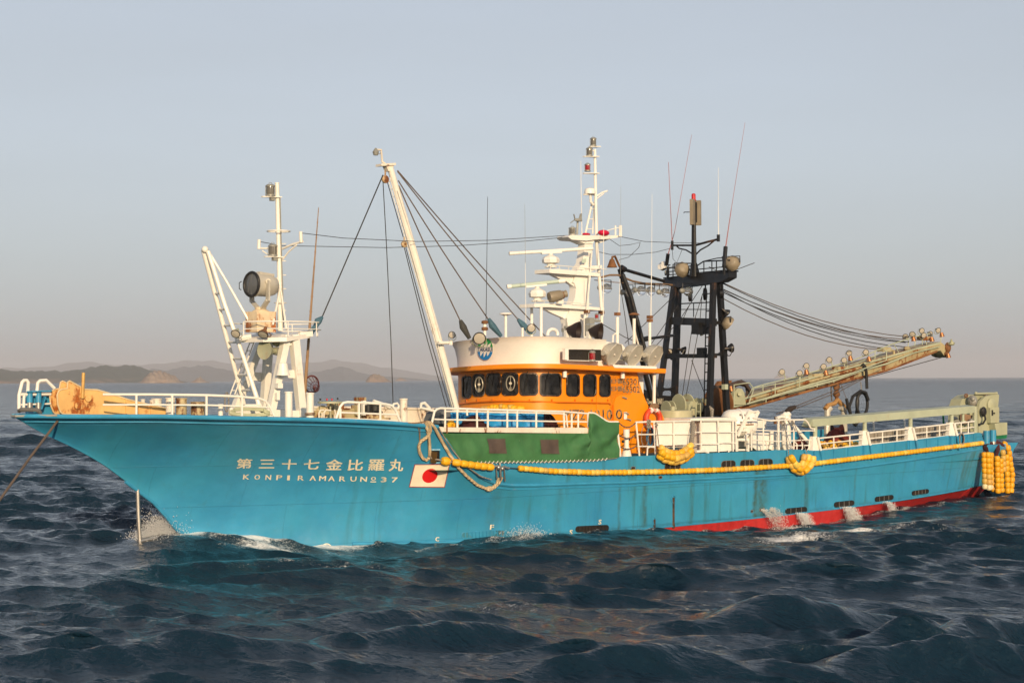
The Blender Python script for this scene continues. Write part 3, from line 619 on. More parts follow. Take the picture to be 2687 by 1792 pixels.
opening("freeing_port", 1765, 1226, 40, 22, 8, -.03, 2, 'chipped')
opening("mooring_port", 1661.5, 1228, 11, 8, 3.8, 0, 0, 'steel'); opening("mooring_port", 1733, 1252, 8, 6, 2.5, 0, 0, 'rust')
for cx, cy, w, h, k, n in ((2089, 1339, 56, 14, -.09, 3), (2215, 1321.5, 52, 13, -.11, 3), (2320, 1307, 48, 12, -.13, 3), (2415, 1291, 44, 11, -.14, 4)): opening("cooling_grille", cx, cy, w, h, h*.45, k, n, 'rubber')
opening("cooling_grille", 1554, 1386.5, 86, 15, 6.5, -.045, 9, 'rubber', 'rubber')
M['faded'] = paint('faded_blue_recess', (.03, .17, .24), .6, var=.4, rust=.55, rcol=(.35, .30, .2))
opening("cooling_grille", 1268, 1401, 113, 16, 7, -.055, 11, 'blue', 'blue', 'faded')
for cx, cy in ((1973, 1341), (2004, 1336), (1996, 1338)): opening("discharge_outlet", cx, cy, 5, 7, 2.4, 0, 0, 'steel')
for px, y0, y1, w in ((1767, 1305, 1384, 11), (1717, 1362, 1391, 7)):
    o = part("overboard_pipe", MB().tube([hull_hit(px, y, .0) for y in np.linspace(y0, y1, 6)], [.04]*5+[.06], 8), paint('scorched_pipe%d' % px, (.05, .032, .02), .8, var=.4, rust=.6, rcol=(.14, .06, .015)), hull); part("pipe_collar", MB().tube([hull_hit(px+w*.5*cos(a), y0+10*sin(a)+4, .015) for a in np.linspace(0, 2*pi, 15)[:-1]], .016, 5, True), 'blue', o)
# bow fairlead with its roller, the opening again a painted dark fill
o = part("fairlead", MB().add([hull_hit(*q, .008) for q in rrect(1142, 1197, 27, 34, 2)], [tuple(range(24))]), 'hole_shade', hull)
part("rim", MB().tube([hull_hit(*q, .02) for q in rrect(1142, 1197, 27, 34, 2)], .025, 6, True), 'blue', o)
part("roller", MB().cyl(hull_hit(1139, 1185, .03), hull_hit(1137, 1211, .03), .10, 12), paint('wet_brass', (.22, .13, .05), .35, .6, var=.3, rust=.4), o)

# ------------------------------------------------------------------ foredeck
YP = lambda ins: (lambda px, py: edge(px, py, ins))
rail([(270, 1035), (400, 1035), (545, 1037), (620, 1040), (680, 1045), (697, 1052), (710, 1070), (722, 1097)], [((358, 1036), (358, 1089)), ((452, 1036), (452, 1089)), ((542, 1038), (542, 1089)), ((635, 1042), (635, 1092))], YP(.16), .034, [[(270, 1062), (400, 1062), (545, 1063), (690, 1068), (706, 1069)]], .032)
rail([(881, 1101), (893, 1066), (901, 1057), (912, 1055), (960, 1057), (1010, 1060), (1028, 1064), (1037, 1074), (1052, 1110)], [((942, 1058), (942, 1104)), ((998, 1062), (998, 1107)), ((893, 1072), (893, 1101))], YP(.14), .036, [[(889, 1082), (942, 1084), (1043, 1088)], [(889, 1099), (942, 1100), (1043, 1104)]], .036)
# bow pulpit
def Y0(px, py): return at(px, py, -.25)
for tops in ([(50, 1073), (50, 1036), (58, 1003), (63, 998), (70, 998), (74, 1003), (73, 1029)], [(97, 1028), (99, 1005), (105, 999), (121, 997.5), (143, 1019)]): part("pulpit_rail", MB().tube([Y0(*q) for q in tops], .045, 8), 'white')
for P_, r_ in (([Y0(50, 1035), Y0(133, 1034)], .04), ([Y0(50, 1062), Y0(133, 1059)], .022), ([Y0(63, 1036), Y0(62, 1074)], .035), ([at(50, 1040, .3), at(75, 1041, .5)], .03)): part("pulpit_rail", MB().tube(P_, r_, 7), 'white')
for px in (78, 101):
    o = part("bow_roller", MB().cyl(Y0(px, 1026), Y0(px, 1056), .078, 14), 'blue'); part("worn_sleeve", MB().cyl(Y0(px, 1056), Y0(px, 1074), .076, 14), 'steel', o)
part("roller_cap", MB().prism([at(70, 1029, -.4), at(136, 1027, -.4), at(136, 1027, .1), at(70, 1029, .1)], (0, 0, .03)), 'blue')
part("roller_housing", MB().prism([at(88, 1030, -.05), at(134, 1030, -.05), at(140, 1087, -.05), at(88, 1087, -.05)], (0, .5, 0)), 'blue')
part("housing_stay", MB().bar(at(118, 1040, -.3), at(107, 1074, -.3), .03, .12, (0, 1, 0)), 'blue')
part("bow_fender_bar", MB().tube([at(50, 1078, -.35), at(54, 1075, -.45), at(95, 1075, -.5), at(103, 1079, -.5), at(106, 1087, -.45)], .055, 8), paint('grey_bar', (.12, .115, .11), .5, var=.3))
part("tip_plate", MB().prism([at(40, 1089, -.2), at(150, 1087, -.9), at(150, 1092, -.9), at(40, 1094, -.2)], (0, .3, 0)), 'grey')
# anchor housing: two cheek plates with the slot between
CK = [(236, 1089), (165, 1086), (158, 1080), (152, 1062), (150, 1036), (155, 1025), (163, 1021), (176, 1020), (178, 1002), (183, 999.5), (215, 1017), (221, 1021.5), (255, 1023), (290, 1033), (335, 1048), (392, 1062), (440, 1072), (443, 1088)]
CB = [(230, 1087), (146, 1086), (140, 1080), (133, 1062), (131, 1040), (136, 1026), (146, 1021), (156, 1020), (159, 1003), (164, 1000), (173, 1004), (190, 1022), (240, 1026), (300, 1040), (380, 1066), (380, 1087)]
hs_ = part("anchor_housing", MB().prism([at(*q, -.62) for q in CK], (0, .05, 0)), 'cream')
part("cheek_plate", MB().prism([at(*q, -.22) for q in CB], (0, .05, 0)), 'cream', hs_)
part("cheek_rim", MB().tube([at(*q, -.63) for q in CK[:17]], .022, 6), paint('worn_edge', (.70, .55, .32), .5, rust=.5), hs_)
part("cheek_rim", MB().tube([at(*q, -.23) for q in CB[:12]], .022, 6), paint('worn_edge2', (.68, .5, .28), .5, rust=.5), hs_)
part("slot_liner", MB().prism([at(238, 1088, -.56), at(185, 1086, -.56), at(185, 1030, -.56), at(250, 1032, -.56)], (0, .34, 0)), 'cream', hs_)
for px, py in ((201, 1064.5), (229, 1045)):
    b = part("pin_boss", MB().cyl(at(px, py, -.62), at(px, py, -.62)+Vector((0, -.07, 0)), .085, 16).cyl(at(px, py, -.62)+Vector((0, -.07, 0)), at(px, py, -.62)+Vector((0, -.09, 0)), .02, 8), 'cream', hs_)
part("guide_bar", MB().cyl(at(219, 978, -.68), at(216.5, 1045, -.68), .042, 10), 'gold', hs_)
part("lug", MB().tube([at(181, 1027, -.64), at(181, 1034, -.66)], .02, 6).tube([at(192, 1027, -.64), at(193, 1038, -.66)], .016, 6), 'cream', hs_)
for px in (331, 366, 396): part("stiffener", MB().bar(at(px, 1048+(px-335)*.24, -.64), at(px, 1089, -.64), .03, .025), 'cream', hs_)
# bitts and posts along the foredeck
def bitt(px, y0, y1, Y, wpx, mat, name="bollard", cap=True):
    a, b = at(px, y1, Y), at(px, y0, Y); r = wpx*mpp(a)/2; h = (b-a).length
    pr = [(0, r), (h*.93, r), (h*.94, r*1.14), (h*.985, r*1.14), (h, r*.98)] if cap else [(0, r), (h, r)]
    return part(name, MB().lathe(a, b-a, pr, 18), mat)
bitt(447, 1043, 1087, -1.2, 24, 'whiter'); bitt(411, 1045, 1087, 1.0, 26, 'whiter'); bitt(399, 1049, 1087, .8, 12, 'whiter'); bitt(375, 1047, 1087, .9, 11, 'whiter')
bitt(476, 1044, 1089, -1.1, 28, 'rustcan'); bitt(519, 1054, 1089, -1.1, 37, 'rustcan'); bitt(579, 1060, 1090, -1.2, 13, 'white')
bitt(757.5, 1027, 1097, -2.7, 20, 'white'); bitt(813.5, 1030, 1099, -2.7, 20, 'white'); bitt(1059, 1045, 1112, -3.2, 20, 'whiter')
part("rope_turns", MB().tube([at(813.5, 1090, -2.7)+Vector((.135*cos(a), .135*sin(a), a*.006)) for a in np.linspace(0, 14, 60)], .014, 5), 'ropebr')
# starboard bulwark seen from inside, with its cap rail
def stb(px, py): return at(px, py, 3.35)
part("starboard_bulwark", MB().prism([stb(800, 1070), stb(1172, 1076), stb(1172, 1128), stb(800, 1112)], (0, .06, 0)).tube([stb(800, 1069), stb(985, 1070), stb(1172, 1075)], .05, 8), 'whiter')
# winch, valves and drums between the posts
w0 = part("winch_gear", MB().box(at(860, 1092, -.5), 1.5, .5, .35).cyl(at(846, 1082, -.8), at(846, 1082, .2), .2).box(at(880, 1078, -.3), .35, .4, .5), 'sager')
part("hand_wheel", MB().lathe(at(867, 1058, -1.0), (0, 0, 1), [(0, .36), (.05, .36)], 18).tube([at(867, 1058, -1.0), at(867, 1098, -1.0)], .025, 6), 'sage')
part("pipe_bank", MB().tube([at(837, 1098, -1.2), at(837, 1083, -1.2), at(842, 1076, -1.2), at(850, 1076, -1.2)], .025, 6).tube([at(845, 1098, -1.3), at(845, 1082, -1.3)], .022, 6).tube([at(850, 1098, -1.4), at(850, 1083, -1.4), at(855, 1076, -1.4), at(868, 1077, -1.4)], .025, 6).tube([at(877, 1098, -1.3), at(880, 1084, -1.3), at(878, 1074, -1.3)], .02, 6).tube([at(893, 1099, -1.3), at(890, 1074, -1.3)], .02, 6), 'whiter')
for px, y in ((840.5, 1048), (858, 1048), (871, 1048), (886, 1046)):
    o = part("control_lever", MB().tube([at(px, y, -1), at(px, 1068, -1)], .012, 5), 'steel'); part("lever_knob", MB().ball(at(px, y, -1), .03), 'red' if px in (858, 871) else 'rubber', o)
part("winch_motor", MB().cyl(at(955, 1096, -1.0), at(1000, 1094, -1.0), .17, 12).box(at(975, 1103, -1.0), 1.0, .5, .14).box(at(940, 1076, -.6), .3, .3, .3), 'rustcan'); part("gearbox", MB().box(at(928, 1090, -.4), .5, .4, .42).box(at(945, 1052, -.4), .26, .26, .22), 'sager')
part("warping_drum", MB().lathe(at(984, 1084, -1.0), (0, 0, 1), [(0, .20), (.04, .23), (.08, .19), (.22, .19), (.26, .23), (.30, .22)], 16), 'rubber'); part("warping_drum", MB().lathe(at(966, 1080, -1.3), (0, 0, 1), [(0, .10), (.2, .10)], 12), 'rubber'); part("winch_frame", MB().box(at(954, 1070, -1.2), .10, .10, .42).tube([at(960, 1058, -1.2), at(961, 1082, -1.2)], .03, 6), 'white')
part("davit_arm", MB().tube([at(980, 1052, -.8), at(1010, 1062, -.8), at(1024, 1070, -.8)], .05, 8), 'white')
part("rope_guide", MB().tube([at(1030, 1070, -1.2), at(1033, 1060, -1.2), at(1042, 1058, -1.2), at(1047, 1065, -1.2), at(1043, 1073, -1.2), at(1033, 1071, -1.2)], .035, 7), 'white')
part("rope_guide", MB().tube([at(1138, 1078, -2.2), at(1122, 1074, -2.2), at(1104, 1070, -2.2), at(1105, 1059, -2.2), at(1114, 1057, -2.2), at(1128, 1072, -2.2)], .045, 7), 'white')
part("vent_hood", MB().lathe(at(1151, 1110, -1.9), (0, -1, .15), [(0, .55), (.25, .52), (.5, .4), (.62, .0)], 18, .8), paint('slate_cover', (.10, .11, .12), .6, var=.15))
# foremast -------------------------------------------------------------
fm = part("fore_mast", MB().tube([at(736, 868, 0), at(733, 700, 0), at(727, 482, 0)], [.082, .074, .062], 12).cyl(at(727, 483, 0), at(727, 480, 0), .07), 'white')
n_, f_ = -1.05, 1.05
def aleg(P, Q, Y, w): return part("mast_leg", MB().bar(at(*P, Y), at(*Q, Y), w*mpp(at(*P, Y))/.77, .22, (0, 1, 0)), 'white', fm)
aleg((612, 1088), (688, 888), f_, 15); aleg((693, 1080), (706, 886), f_*.9, 14)
aleg((709, 1088), (752, 880), n_, 14); aleg((792, 1092), (771, 878), n_, 16)
def web(P, Y, nm="cross_web"): part(nm, MB().prism([at(*q, Y) for q in P], (0, .10, 0)), 'white', fm)
web([(646, 980), (656, 976), (692, 978), (692, 1002), (684, 1000), (680, 998), (652, 998), (640, 1004), (636, 1010)], f_)
web([(738, 975), (748, 971), (768, 971), (779, 974), (783, 1000), (776, 993), (770, 992), (738, 991), (728, 998)], n_)
web([(676, 900), (708, 890), (708, 912), (700, 906), (684, 916), (678, 925)], f_); web([(752, 884), (776, 884), (779, 915), (772, 904), (762, 906), (748, 918)], n_)
web([(702, 1074), (802, 1078), (802, 1096), (702, 1094)], n_-.05, "foot_plate"); web([(604, 1070), (700, 1068), (700, 1090), (604, 1090)], f_, "foot_plate")
part("mast_platform", MB().prism([at(627, 888, -.1), at(690, 886, -1.1), at(752, 885, -1.35), at(815, 875, -1.0), at(815, 873, .2), at(770, 868, 1.2), at(700, 869, 1.3)], (0, 0, -.12)), 'white', fm)
part("fairlead_arm", MB().tube([at(627, 889, -.3), at(660, 884, -.5)], .09, 8), 'white', fm); part("fairlead_arm", MB().bar(at(785, 878, -1.0), at(818, 874, -1.0), .12, .18), 'white', fm)
rr_ = [at(724, 884, 0)+Vector((1.28*cos(a), 1.28*sin(a), .40+.0*a)) for a in np.linspace(-2.9, 2.3, 26)]
part("platform_rail", MB().tube(rr_, .02, 6).tube([p-Vector((0, 0, .2)) for p in rr_], .014, 5), 'white', fm)
for i in (0, 5, 9, 13, 17, 21, 25): part("rail_post", MB().tube([rr_[i], rr_[i]-Vector((0, 0, .4))], .016, 5), 'white', fm)
ladder(at(659, 890, .6), at(604, 1035, .9), at(670, 888, .45), at(616, 1035, .75), 7, .02)
for i, (a, b) in enumerate((((736, 756), (716, 852)), ((736, 756), (752, 866)), ((736, 756), (728, 866)))): part("mast_stay", MB().tube([at(*a, (-.1, 0, .3)[i]), at(*b, (-.5, -.6, .6)[i])], .032, 6), 'white', fm)
part("stay_ring", MB().tube([at(736, 795, 0)+Vector((.17*cos(a), .17*sin(a), 0)) for a in np.linspace(0, 2*pi, 13)[:-1]], .014, 5, True), 'white', fm)
part("guard_ring", MB().tube([at(731, 607, 0)+Vector((.33*cos(a), .33*sin(a), 0)) for a in np.linspace(0, 2*pi, 19)[:-1]], .018, 6, True).tube([at(731, 607, 0)-Vector((.33, 0, 0)), at(731, 607, 0)+Vector((.33, 0, 0))], .014, 5), 'white', fm)
part("cross_arm", MB().tube([at(680, 629, .5), at(679, 654, .5)], .05, 8).tube([at(679, 652, .5), at(735, 652, 0)], .03, 6).tube([at(688, 658, .4), at(705, 670, .3), at(726, 670, .05)], .02, 6).tube([at(789, 608, -.8), at(790, 637, -.8)], .05, 8).tube([at(795, 634, -.8), at(768, 641, -.45), at(741, 653, -.05)], .034, 7).tube([at(778, 643, -.6), at(758, 660, -.3), at(740, 683, -.05)], .026, 6), 'white', fm)
for y in (640, 685, 722, 758, 795, 815): part("mast_step", MB().tube([at(738, y, -.05), at(751, y, -.15)], .014, 5), 'white', fm)
part("light_bracket", MB().bar(at(694, 731, -.1), at(735, 732, 0), .05, .06), 'white', fm)
part("mast_cable", MB().tube([at(735, 520, -.1), at(738, 640, -.1), at(742, 760, -.12), at(744, 860, -.15)], .018, 5), 'grey', fm)
lantern(at(709.5, 500, 0), .36, .27, 'smoke', (at(687, 515, 0), at(734, 517, 0))); lantern(at(716, 657, 0), .36, .26, 'smoke', (at(694, 672, 0), at(738, 674, 0)))
part("junction_box", MB().box(at(714, 522, 0), .12, .12, .12).box(at(721, 679, 0), .14, .12, .12), 'grey')
# searchlight
sp_ = at(660, 746, -.25); ax_ = Vector((.98, .12, -.03)).normalized()
sl_ = part("searchlight", MB().lathe(sp_, ax_, [(0, .32), (.02, .35), (.12, .35), (.14, .32), (.58, .32), (.78, .26), (.88, .15), (.9, 0)], 26), 'lampgrey')
part("lens", MB().lathe(sp_-ax_*.012, ax_, [(0, 0), (.004, .29), (.02, .315)], 26), glassmat('searchlight_glass', (.10, .105, .11), .05), sl_)
u_ = ax_.cross(Vector((0, 0, 1))).normalized(); w_ = ax_.cross(u_)
part("lens_ring", MB().tube([sp_+(u_*cos(a)+w_*sin(a))*.335 for a in np.linspace(0, 2*pi, 27)[:-1]], .042, 6, True), 'rubber', sl_)
part("reflector", MB().ball(sp_+ax_*.02-w_*.0+Vector((.10, 0, -.13)), .10, .04, .15), 'mirror', sl_)
part("cooling_vent", MB().bar(sp_+ax_*.2+Vector((0, 0, .33)), sp_+ax_*.72+Vector((0, 0, .30)), .25, .07), 'lampgrey', sl_)
part("side_handle", MB().tube([sp_+u_*-.48+ax_*.02+Vector((0, 0, .1)), sp_+u_*-.56+Vector((0, 0, .06)), sp_+u_*-.56-Vector((0, 0, .1)), sp_+u_*-.48-Vector((0, 0, .14))], .014, 5), 'rubber', sl_)
part("yoke", MB().bar(at(703, 735, -.6), at(703, 790, -.6), .16, .05).bar(at(703, 788, -.6), at(685, 815, -.2), .14, .06).bar(at(661, 790, .25), at(682, 815, -.1), .14, .06).bar(at(661, 760, .3), at(661, 792, .25), .14, .05).cyl(at(704, 738, -.62), at(704, 738, -.35), .07), 'lampgrey', sl_)
part("pedestal", MB().box(at(684, 845, -.15), .62, .62, .58).lathe(at(684, 821, -.15), (0, 0, 1), [(0, .24), (.05, .24), (.1, .16), (.16, .16)], 14), paint('rust_streaked_white', (.74, .60, .40), .5, var=.15, rust=.72, rcol=(.45, .14, .03), stain=.3), sl_)
# lamps and loudhailer under the platform
flood(at(618, 876, -.7), (-.6, -.5, -.55), .13); flood(at(690, 878, -1.3), (-.5, -.3, -.7), .15, 'rust')
o = part("loudhailer", MB().lathe(at(722, 921, -.8), at(690, 918, -.95)-at(722, 921, -.8), [(0, .08), (.15, .09), (.3, .17), (.45, .27), (.44, .24)], 16), 'sage'); part("driver", MB().cyl(at(722, 921, -.8), at(733, 922, -.75), .12), 'grey', o)
part("deck_lamp", MB().ball(at(726, 898, -.6), .13).ball(at(735, 893, -.6), .1), 'sage')
part("lamp_hood", MB().lathe(at(742, 985, -1.35), (0, 0, 1), [(0, .20), (.2, .15), (.34, .13), (.36, 0)], 14), 'white'); part("bracket_box", MB().box(at(732, 1012, -1.3), .16, .16, .14).box(at(728, 1040, -1.25), .1, .1, .2), 'white')
# ladder boom left of the mast
db = part("derrick", MB().tube([at(534, 656, .9), at(572, 800, .9), at(625, 1002, .8), at(640, 1060, .8)], [.075, .066, .062, .062], 10).tube([at(546, 660, .7), at(590, 800, .3), at(640, 940, -.2), at(681, 1066, -.6)], [.066, .06, .06, .07], 10).ball(at(538, 655, .8), .10), 'white')
for y in (770, 812, 854, 898, 941, 984, 1024):
    t = (y-656)/410; part("rung", MB().tube([at(534+91*min((y-656)/346, 1.15), y, .9), at(546+135*(y-660)/406, y, .7-1.3*t)], .035, 6), 'white', db)
part("derrick_stay", MB().tube([at(548, 661, .7), at(600, 748, .4), at(659, 853, 0)], .036, 8), 'white', db)
part("derrick_foot", MB().bar(at(640, 1066, -.55), at(684, 1066, -.6), .14, .12), 'white', db)

# ------------------------------------------------------------------ wheelhouse
HBW, XC, AF, EE = 2.2, -1.3, 1.5, 2.5
def plan(g=0.0, xa=1.6, n=40):                # outline seen from above, starboard aft round the bow to port aft
    P = [(xa, HBW+g)]
    for i in range(n+1):
        t = pi/2-pi*i/n; c_, s_ = cos(t), sin(t)
        P.append((XC-(AF+g)*abs(c_)**(2/EE), (HBW+g)*math.copysign(abs(s_)**(2/EE), s_)))
    P.append((xa, -HBW-g)); return P
def tilt(x, y): return -.036*(y+2.2)-.033*(x+1.5)
def ring(P, z, k=1.0): return [Vector((x, y, z+k*tilt(x, y))) for x, y in P]
def wall_hit(px, py, off=.0):
    d = ray(px, py); best = None; P = plan(off, 3.4)
    for (x0, y0), (x1, y1) in zip(P[:-1], P[1:]):
        ex, ey = x1-x0, y1-y0; den = d.x*ey-d.y*ex
        if abs(den) < 1e-9: continue
        t = ((x0-CAM.x)*ey-(y0-CAM.y)*ex)/den; s = ((x0-CAM.x)*d.y-(y0-CAM.y)*d.x)/den
        if -1e-6 <= s <= 1+1e-6 and t > 0 and (best is None or t < best[0]): best = (t, CAM+d*t)
    return best[1] if best else at(px, py, -HBW-off)
wh = part("wheelhouse", MB().loft([ring(plan(), 1.95, 0), ring(plan(), 4.96)]), 'orange', angle=30)
wing = [(1600, 978), (1671, 978), (1680, 1010), (1692, 1045), (1702, 1066), (1712, 1072), (1727, 1074), (1736, 1083), (1742, 1098), (1746, 1118), (1748, 1188), (1600, 1190)]
part("side_wing", MB().prism([at(*q, -HBW+.0) for q in wing], (0, .08, 0)), 'orange', wh); part("side_wing", MB().prism([at(*q, -HBW)+Vector((0, 2*HBW-.08, 0)) for q in wing], (0, .08, 0)), 'orange', wh)
part("aft_wall", MB().box((1.66, 0, 3.3), .08, 2*HBW-.2, 3.1), 'orange', wh)
vs_ = part("visor", MB().loft([ring(plan(.42, 2.75), 4.885), ring(plan(.42, 2.75), 5.035)]), 'orange', wh, angle=30)
part("visor_lip", MB().loft([ring(plan(.445, 2.76), 4.905), ring(plan(.445, 2.76), 5.03)], False, False), 'orange', vs_)
part("monkey_island", MB().loft([ring(plan(.02, .45), 5.03), ring(plan(.03, .43), 5.35), ring(plan(.10, .40), 5.68), ring(plan(.19, .35), 5.87), ring(plan(.21, .35), 5.885), ring(plan(.17, .33), 5.885), ring(plan(.02, .33), 5.6)]), 'whitec', wh, angle=30)
part("top_box", MB().prism([at(1566, 893, -1.9), at(1585, 895, -1.9), at(1632, 903, -1.9), at(1640, 912, -1.9), at(1640, 962, -1.9), at(1566, 960, -1.9)], (0, 2.2, 0)), 'whitec', wh)
part("side_shelf", MB().prism([at(1607, 957, -2.66), at(1723, 961, -2.66), at(1723, 968, -2.66), at(1613, 965, -2.66)], (0, .5, 0)), 'whitec', wh)
part("corner_post", MB().tube([at(1717, 979, -2.35), at(1716, 1066, -2.35)], .055, 10), 'white', wh); part("inner_post", MB().box(at(1679, 1015, -1.6), .25, .08, 1.3), 'white', wh)
for px, py in ((1482, 980), (1634, 983)): part("lamp_housing", MB().cyl(wall_hit(px, py-6, .12), wall_hit(px, py+10, .12), .07, 12), 'whitec', wh)
# windows: rounded frames that stand proud of the wall, glass inside
wins = [(1211, 1238, 986, 1045), (1239, 1273, 981, 1040.5), (1274, 1315, 978.5, 1038), (1316, 1361, 977.5, 1038), (1363, 1413, 978, 1038), (1416, 1474, 978.5, 1039.5), (1486, 1522, 980.5, 1040), (1530.5, 1566, 981.5, 1040.5), (1573, 1603, 982.5, 1041)]
M['gasket'] = paint('window_gasket', (.012, .011, .010), .5, var=.4, rust=.62, rcol=(.42, .36, .26), rscale=9)
for i, (x0, x1, y0, y1) in enumerate(wins):
    w, h = x1-x0, y1-y0; rad = min(11, w*.32); cx, cy = (x0+x1)/2, (y0+y1)/2; k = (-.03 if i < 5 else .012)
    P = rrect(cx, cy, w, h, rad, k); Q = rrect(cx, cy, w-8*min(1, w/40), h-8, rad*.75, k); lean = (.05 if i < 5 else 0)
    fr = MB(); n = len(P); a = [wall_hit(*q, .045) for q in P]; b = [wall_hit(*q, .045) for q in Q]; c_ = [wall_hit(*q, .008) for q in Q]; d_ = [wall_hit(*q, -.03) for q in P]
    vs = a+b+c_+d_; fs = []
    for j in range(n):
        jn = (j+1) % n; fs += [(j, jn, n+jn, n+j), (n+j, n+jn, 2*n+jn, 2*n+j), (3*n+j, 3*n+jn, jn, j)]
    wo_ = part("window", fr.add(vs, fs), 'gasket', wh)
    gw, gh, gr = w-5, h-6, rad*.8; gp = []
    for u in np.linspace(-1, 1, 11):
        ex = max(0, abs(u)*gw/2-(gw/2-gr)); hh_ = gh/2-(gr-math.sqrt(max(0, gr*gr-ex*ex))); gp.append([wall_hit(cx+u*gw/2, cy+v_*hh_+k*u*gw/2, .016) for v_ in (-1, -.33, .33, 1)])
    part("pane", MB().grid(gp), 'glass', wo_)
    if i in (1, 3):
        cc = wall_hit(cx+1, cy-4, .05); R1, R2 = (16, 17.5) if i == 1 else (19, 19)
        ringp = [wall_hit(cx+1+(R1 if i == 1 else 18)*.62*cos(a), cy-2+19*sin(a), .055) for a in np.linspace(0, 2*pi, 21)[:-1]]
        part("clear_view_screen", MB().tube(ringp, .02, 6, True).cyl(wall_hit(cx+1, cy-2, .03), wall_hit(cx+1, cy-2, .09), .045, 12).bar(wall_hit(cx+1, cy+8, .06), wall_hit(cx+1, cy+18, .06), .10, .03).tube([wall_hit(cx+1, cy-20, .06), wall_hit(cx+1, cy+17, .06)], .012, 5), paint('clear_view_ring', (.34, .31, .25), .4, .2, rust=.2), wo_)
    if i in (0, 2, 4, 5): part("wiper", MB().tube([wall_hit(x0+w*.42, y0-3, .07), wall_hit(x0+w*.30, y0+h*.62, .06)], .012, 5).tube([wall_hit(x0+w*.30, y0+h*.30, .055), wall_hit(x0+w*.27, y0+h*.8, .055)], .016, 5), 'rubber', wo_)
part("handrail", MB().tube([wall_hit(px, py, .08) for px, py in ((1199, 1061), (1235, 1056), (1290, 1052.5), (1340, 1052), (1400, 1053), (1470, 1055), (1540, 1056), (1598, 1057), (1603, 1061))], .022, 6), 'dorange', wh)
for px in (1223, 1252, 1292, 1338, 1389, 1448, 1509, 1554, 1595): part("wall_cleat", MB().bar(wall_hit(px, 1048, .0), wall_hit(px+1, 1051, .07), .03, .04), 'dorange', wh)
# door on the port side
dr = part("door", MB().prism([at(*q, -HBW-.004) for q in [(1610, 1188), (1610, 1060), (1613, 1046), (1620, 1038), (1630, 1036), (1660, 1036), (1668, 1044), (1668, 1188)]], (0, -.03, 0)), 'orange', wh)
for px, py in ((1639, 1043), (1644, 1084), (1650, 1100)): part("door_handle", MB().tube([at(px-6, py-1, -2.27), at(px, py, -2.31), at(px+6, py+3, -2.30)], .022, 6), 'grey', dr)
part("door_handle", MB().tube([at(1650, 1133, -2.29), at(1652, 1125, -2.3)], .02, 6).ball(at(1649, 1134, -2.29), .04), 'grey', dr)
part("door_notice", MB().prism([at(1637, 1081, -2.27), at(1645, 1081, -2.27), at(1645, 1100, -2.27), at(1637, 1100, -2.27)], (0, -.006, 0)), 'whitec', dr)
part("door_gap", MB().bar(at(1607, 1062, -2.215), at(1607, 1188, -2.215), .02, .05, (0, 1, 0)), 'dorange', wh); part("drain_pipe", MB().tube([at(1566, 985, -2.22), at(1566, 1188, -2.22)], .018, 6), 'orange', wh)
# lettering on the side wall
side = lambda a, b: at(a, b, -HBW-.012)
for s_, x0, x1, y, h, sl in (("E3番", 1604, 1634, 999.5, 13, .0), ("65301", 1634, 1677, 1002, 17, .03), ("E3番", 1604, 1634, 1019.5, 13, .0), ("65302", 1634, 1679, 1021.5, 17, .03)):
    mb = MB(); letters(mb, s_, ((x0, y-h/2), (x1, y+h/2), sl), side, .0, fat=.35); part("number_lettering", mb, 'greyletter', wh)
for s_, x0, x1, y, h in (("MZ2", 1479, 1535, 1088, 27), ("-", 1540, 1546, 1090, 3), ("1010", 1550, 1606, 1088, 27), ("0", 1616, 1633, 1087, 26)):
    mb = MB(); letters(mb, s_, ((x0, y-h/2), (x1, y+h/2)), (lambda a, b: at(a, b, -HBW-.04)) if s_ == "0" else (lambda a, b: wall_hit(a, b, .012)), .0, fat=.6); part("number_lettering", mb, 'greyletter', wh)
# emblem on the drum
def drum_hit(px, py, off=0):
    z = (CAM+ray(px, py)*50).z; return wall_hit(px, py, .05+.16*min(max((950-py)/70, 0), 1)**1.6+off)
EC = (1273, 916); EA, EB = 20.5, 29
def ell(a0, a1, n, r=1): return [(EC[0]+EA*r*cos(a), EC[1]+EB*r*sin(a)) for a in np.linspace(a0, a1, n)]
em = part("emblem", MB().grid([[drum_hit(EC[0]+EA*r*cos(a), EC[1]+EB*r*sin(a), .02) for r in (0, .4, .75, 1)] for a in np.linspace(0, 2*pi, 33)]), 'whitec', wh)
def seg(mb, y0, y1, n=8):
    rows = []
    for y in np.linspace(y0, y1, n):
        hw = EA*math.sqrt(max(0, 1-((y-EC[1])/EB)**2))*.985; rows.append([drum_hit(EC[0]-hw+2*hw*u, y, .03) for u in np.linspace(0, 1, 9)])
    mb.grid(rows)
mb = MB(); seg(mb, EC[1]-EB*.985, EC[1]-5); part("emblem_top", mb, 'logogreen', em)
mb = MB(); seg(mb, EC[1]+7, EC[1]+EB*.985); part("emblem_base", mb, 'logoblue', em)
for i, x in enumerate((-9, 0, 9)):
    part("emblem_wave", MB().add([drum_hit(EC[0]+a+x, EC[1]+b, .04) for a, b in ((-4, 7), (4.5, 7), (-1.5, 19-abs(x)*.25), (-4, 22-abs(x)*.4))], [(0, 1, 2, 3)]).add([drum_hit(EC[0]+a+x, EC[1]+b, .04) for a, b in ((-4, -5), (4, -5), (5, -11), (6, -19+abs(x)*.3), (2, -15+abs(x)*.2), (-2, -11))], [(0, 1, 2, 3, 4, 5)]), 'whitec', em)
mb = MB(); letters(mb, "TAKASUI", ((EC[0]-19.5, EC[1]-4.5), (EC[0]+19.5, EC[1]+6)), lambda a, b: drum_hit(a, b, .045), .012); part("emblem_lettering", mb, paint('emblem_ink', (.02, .05, .16), .5), em)
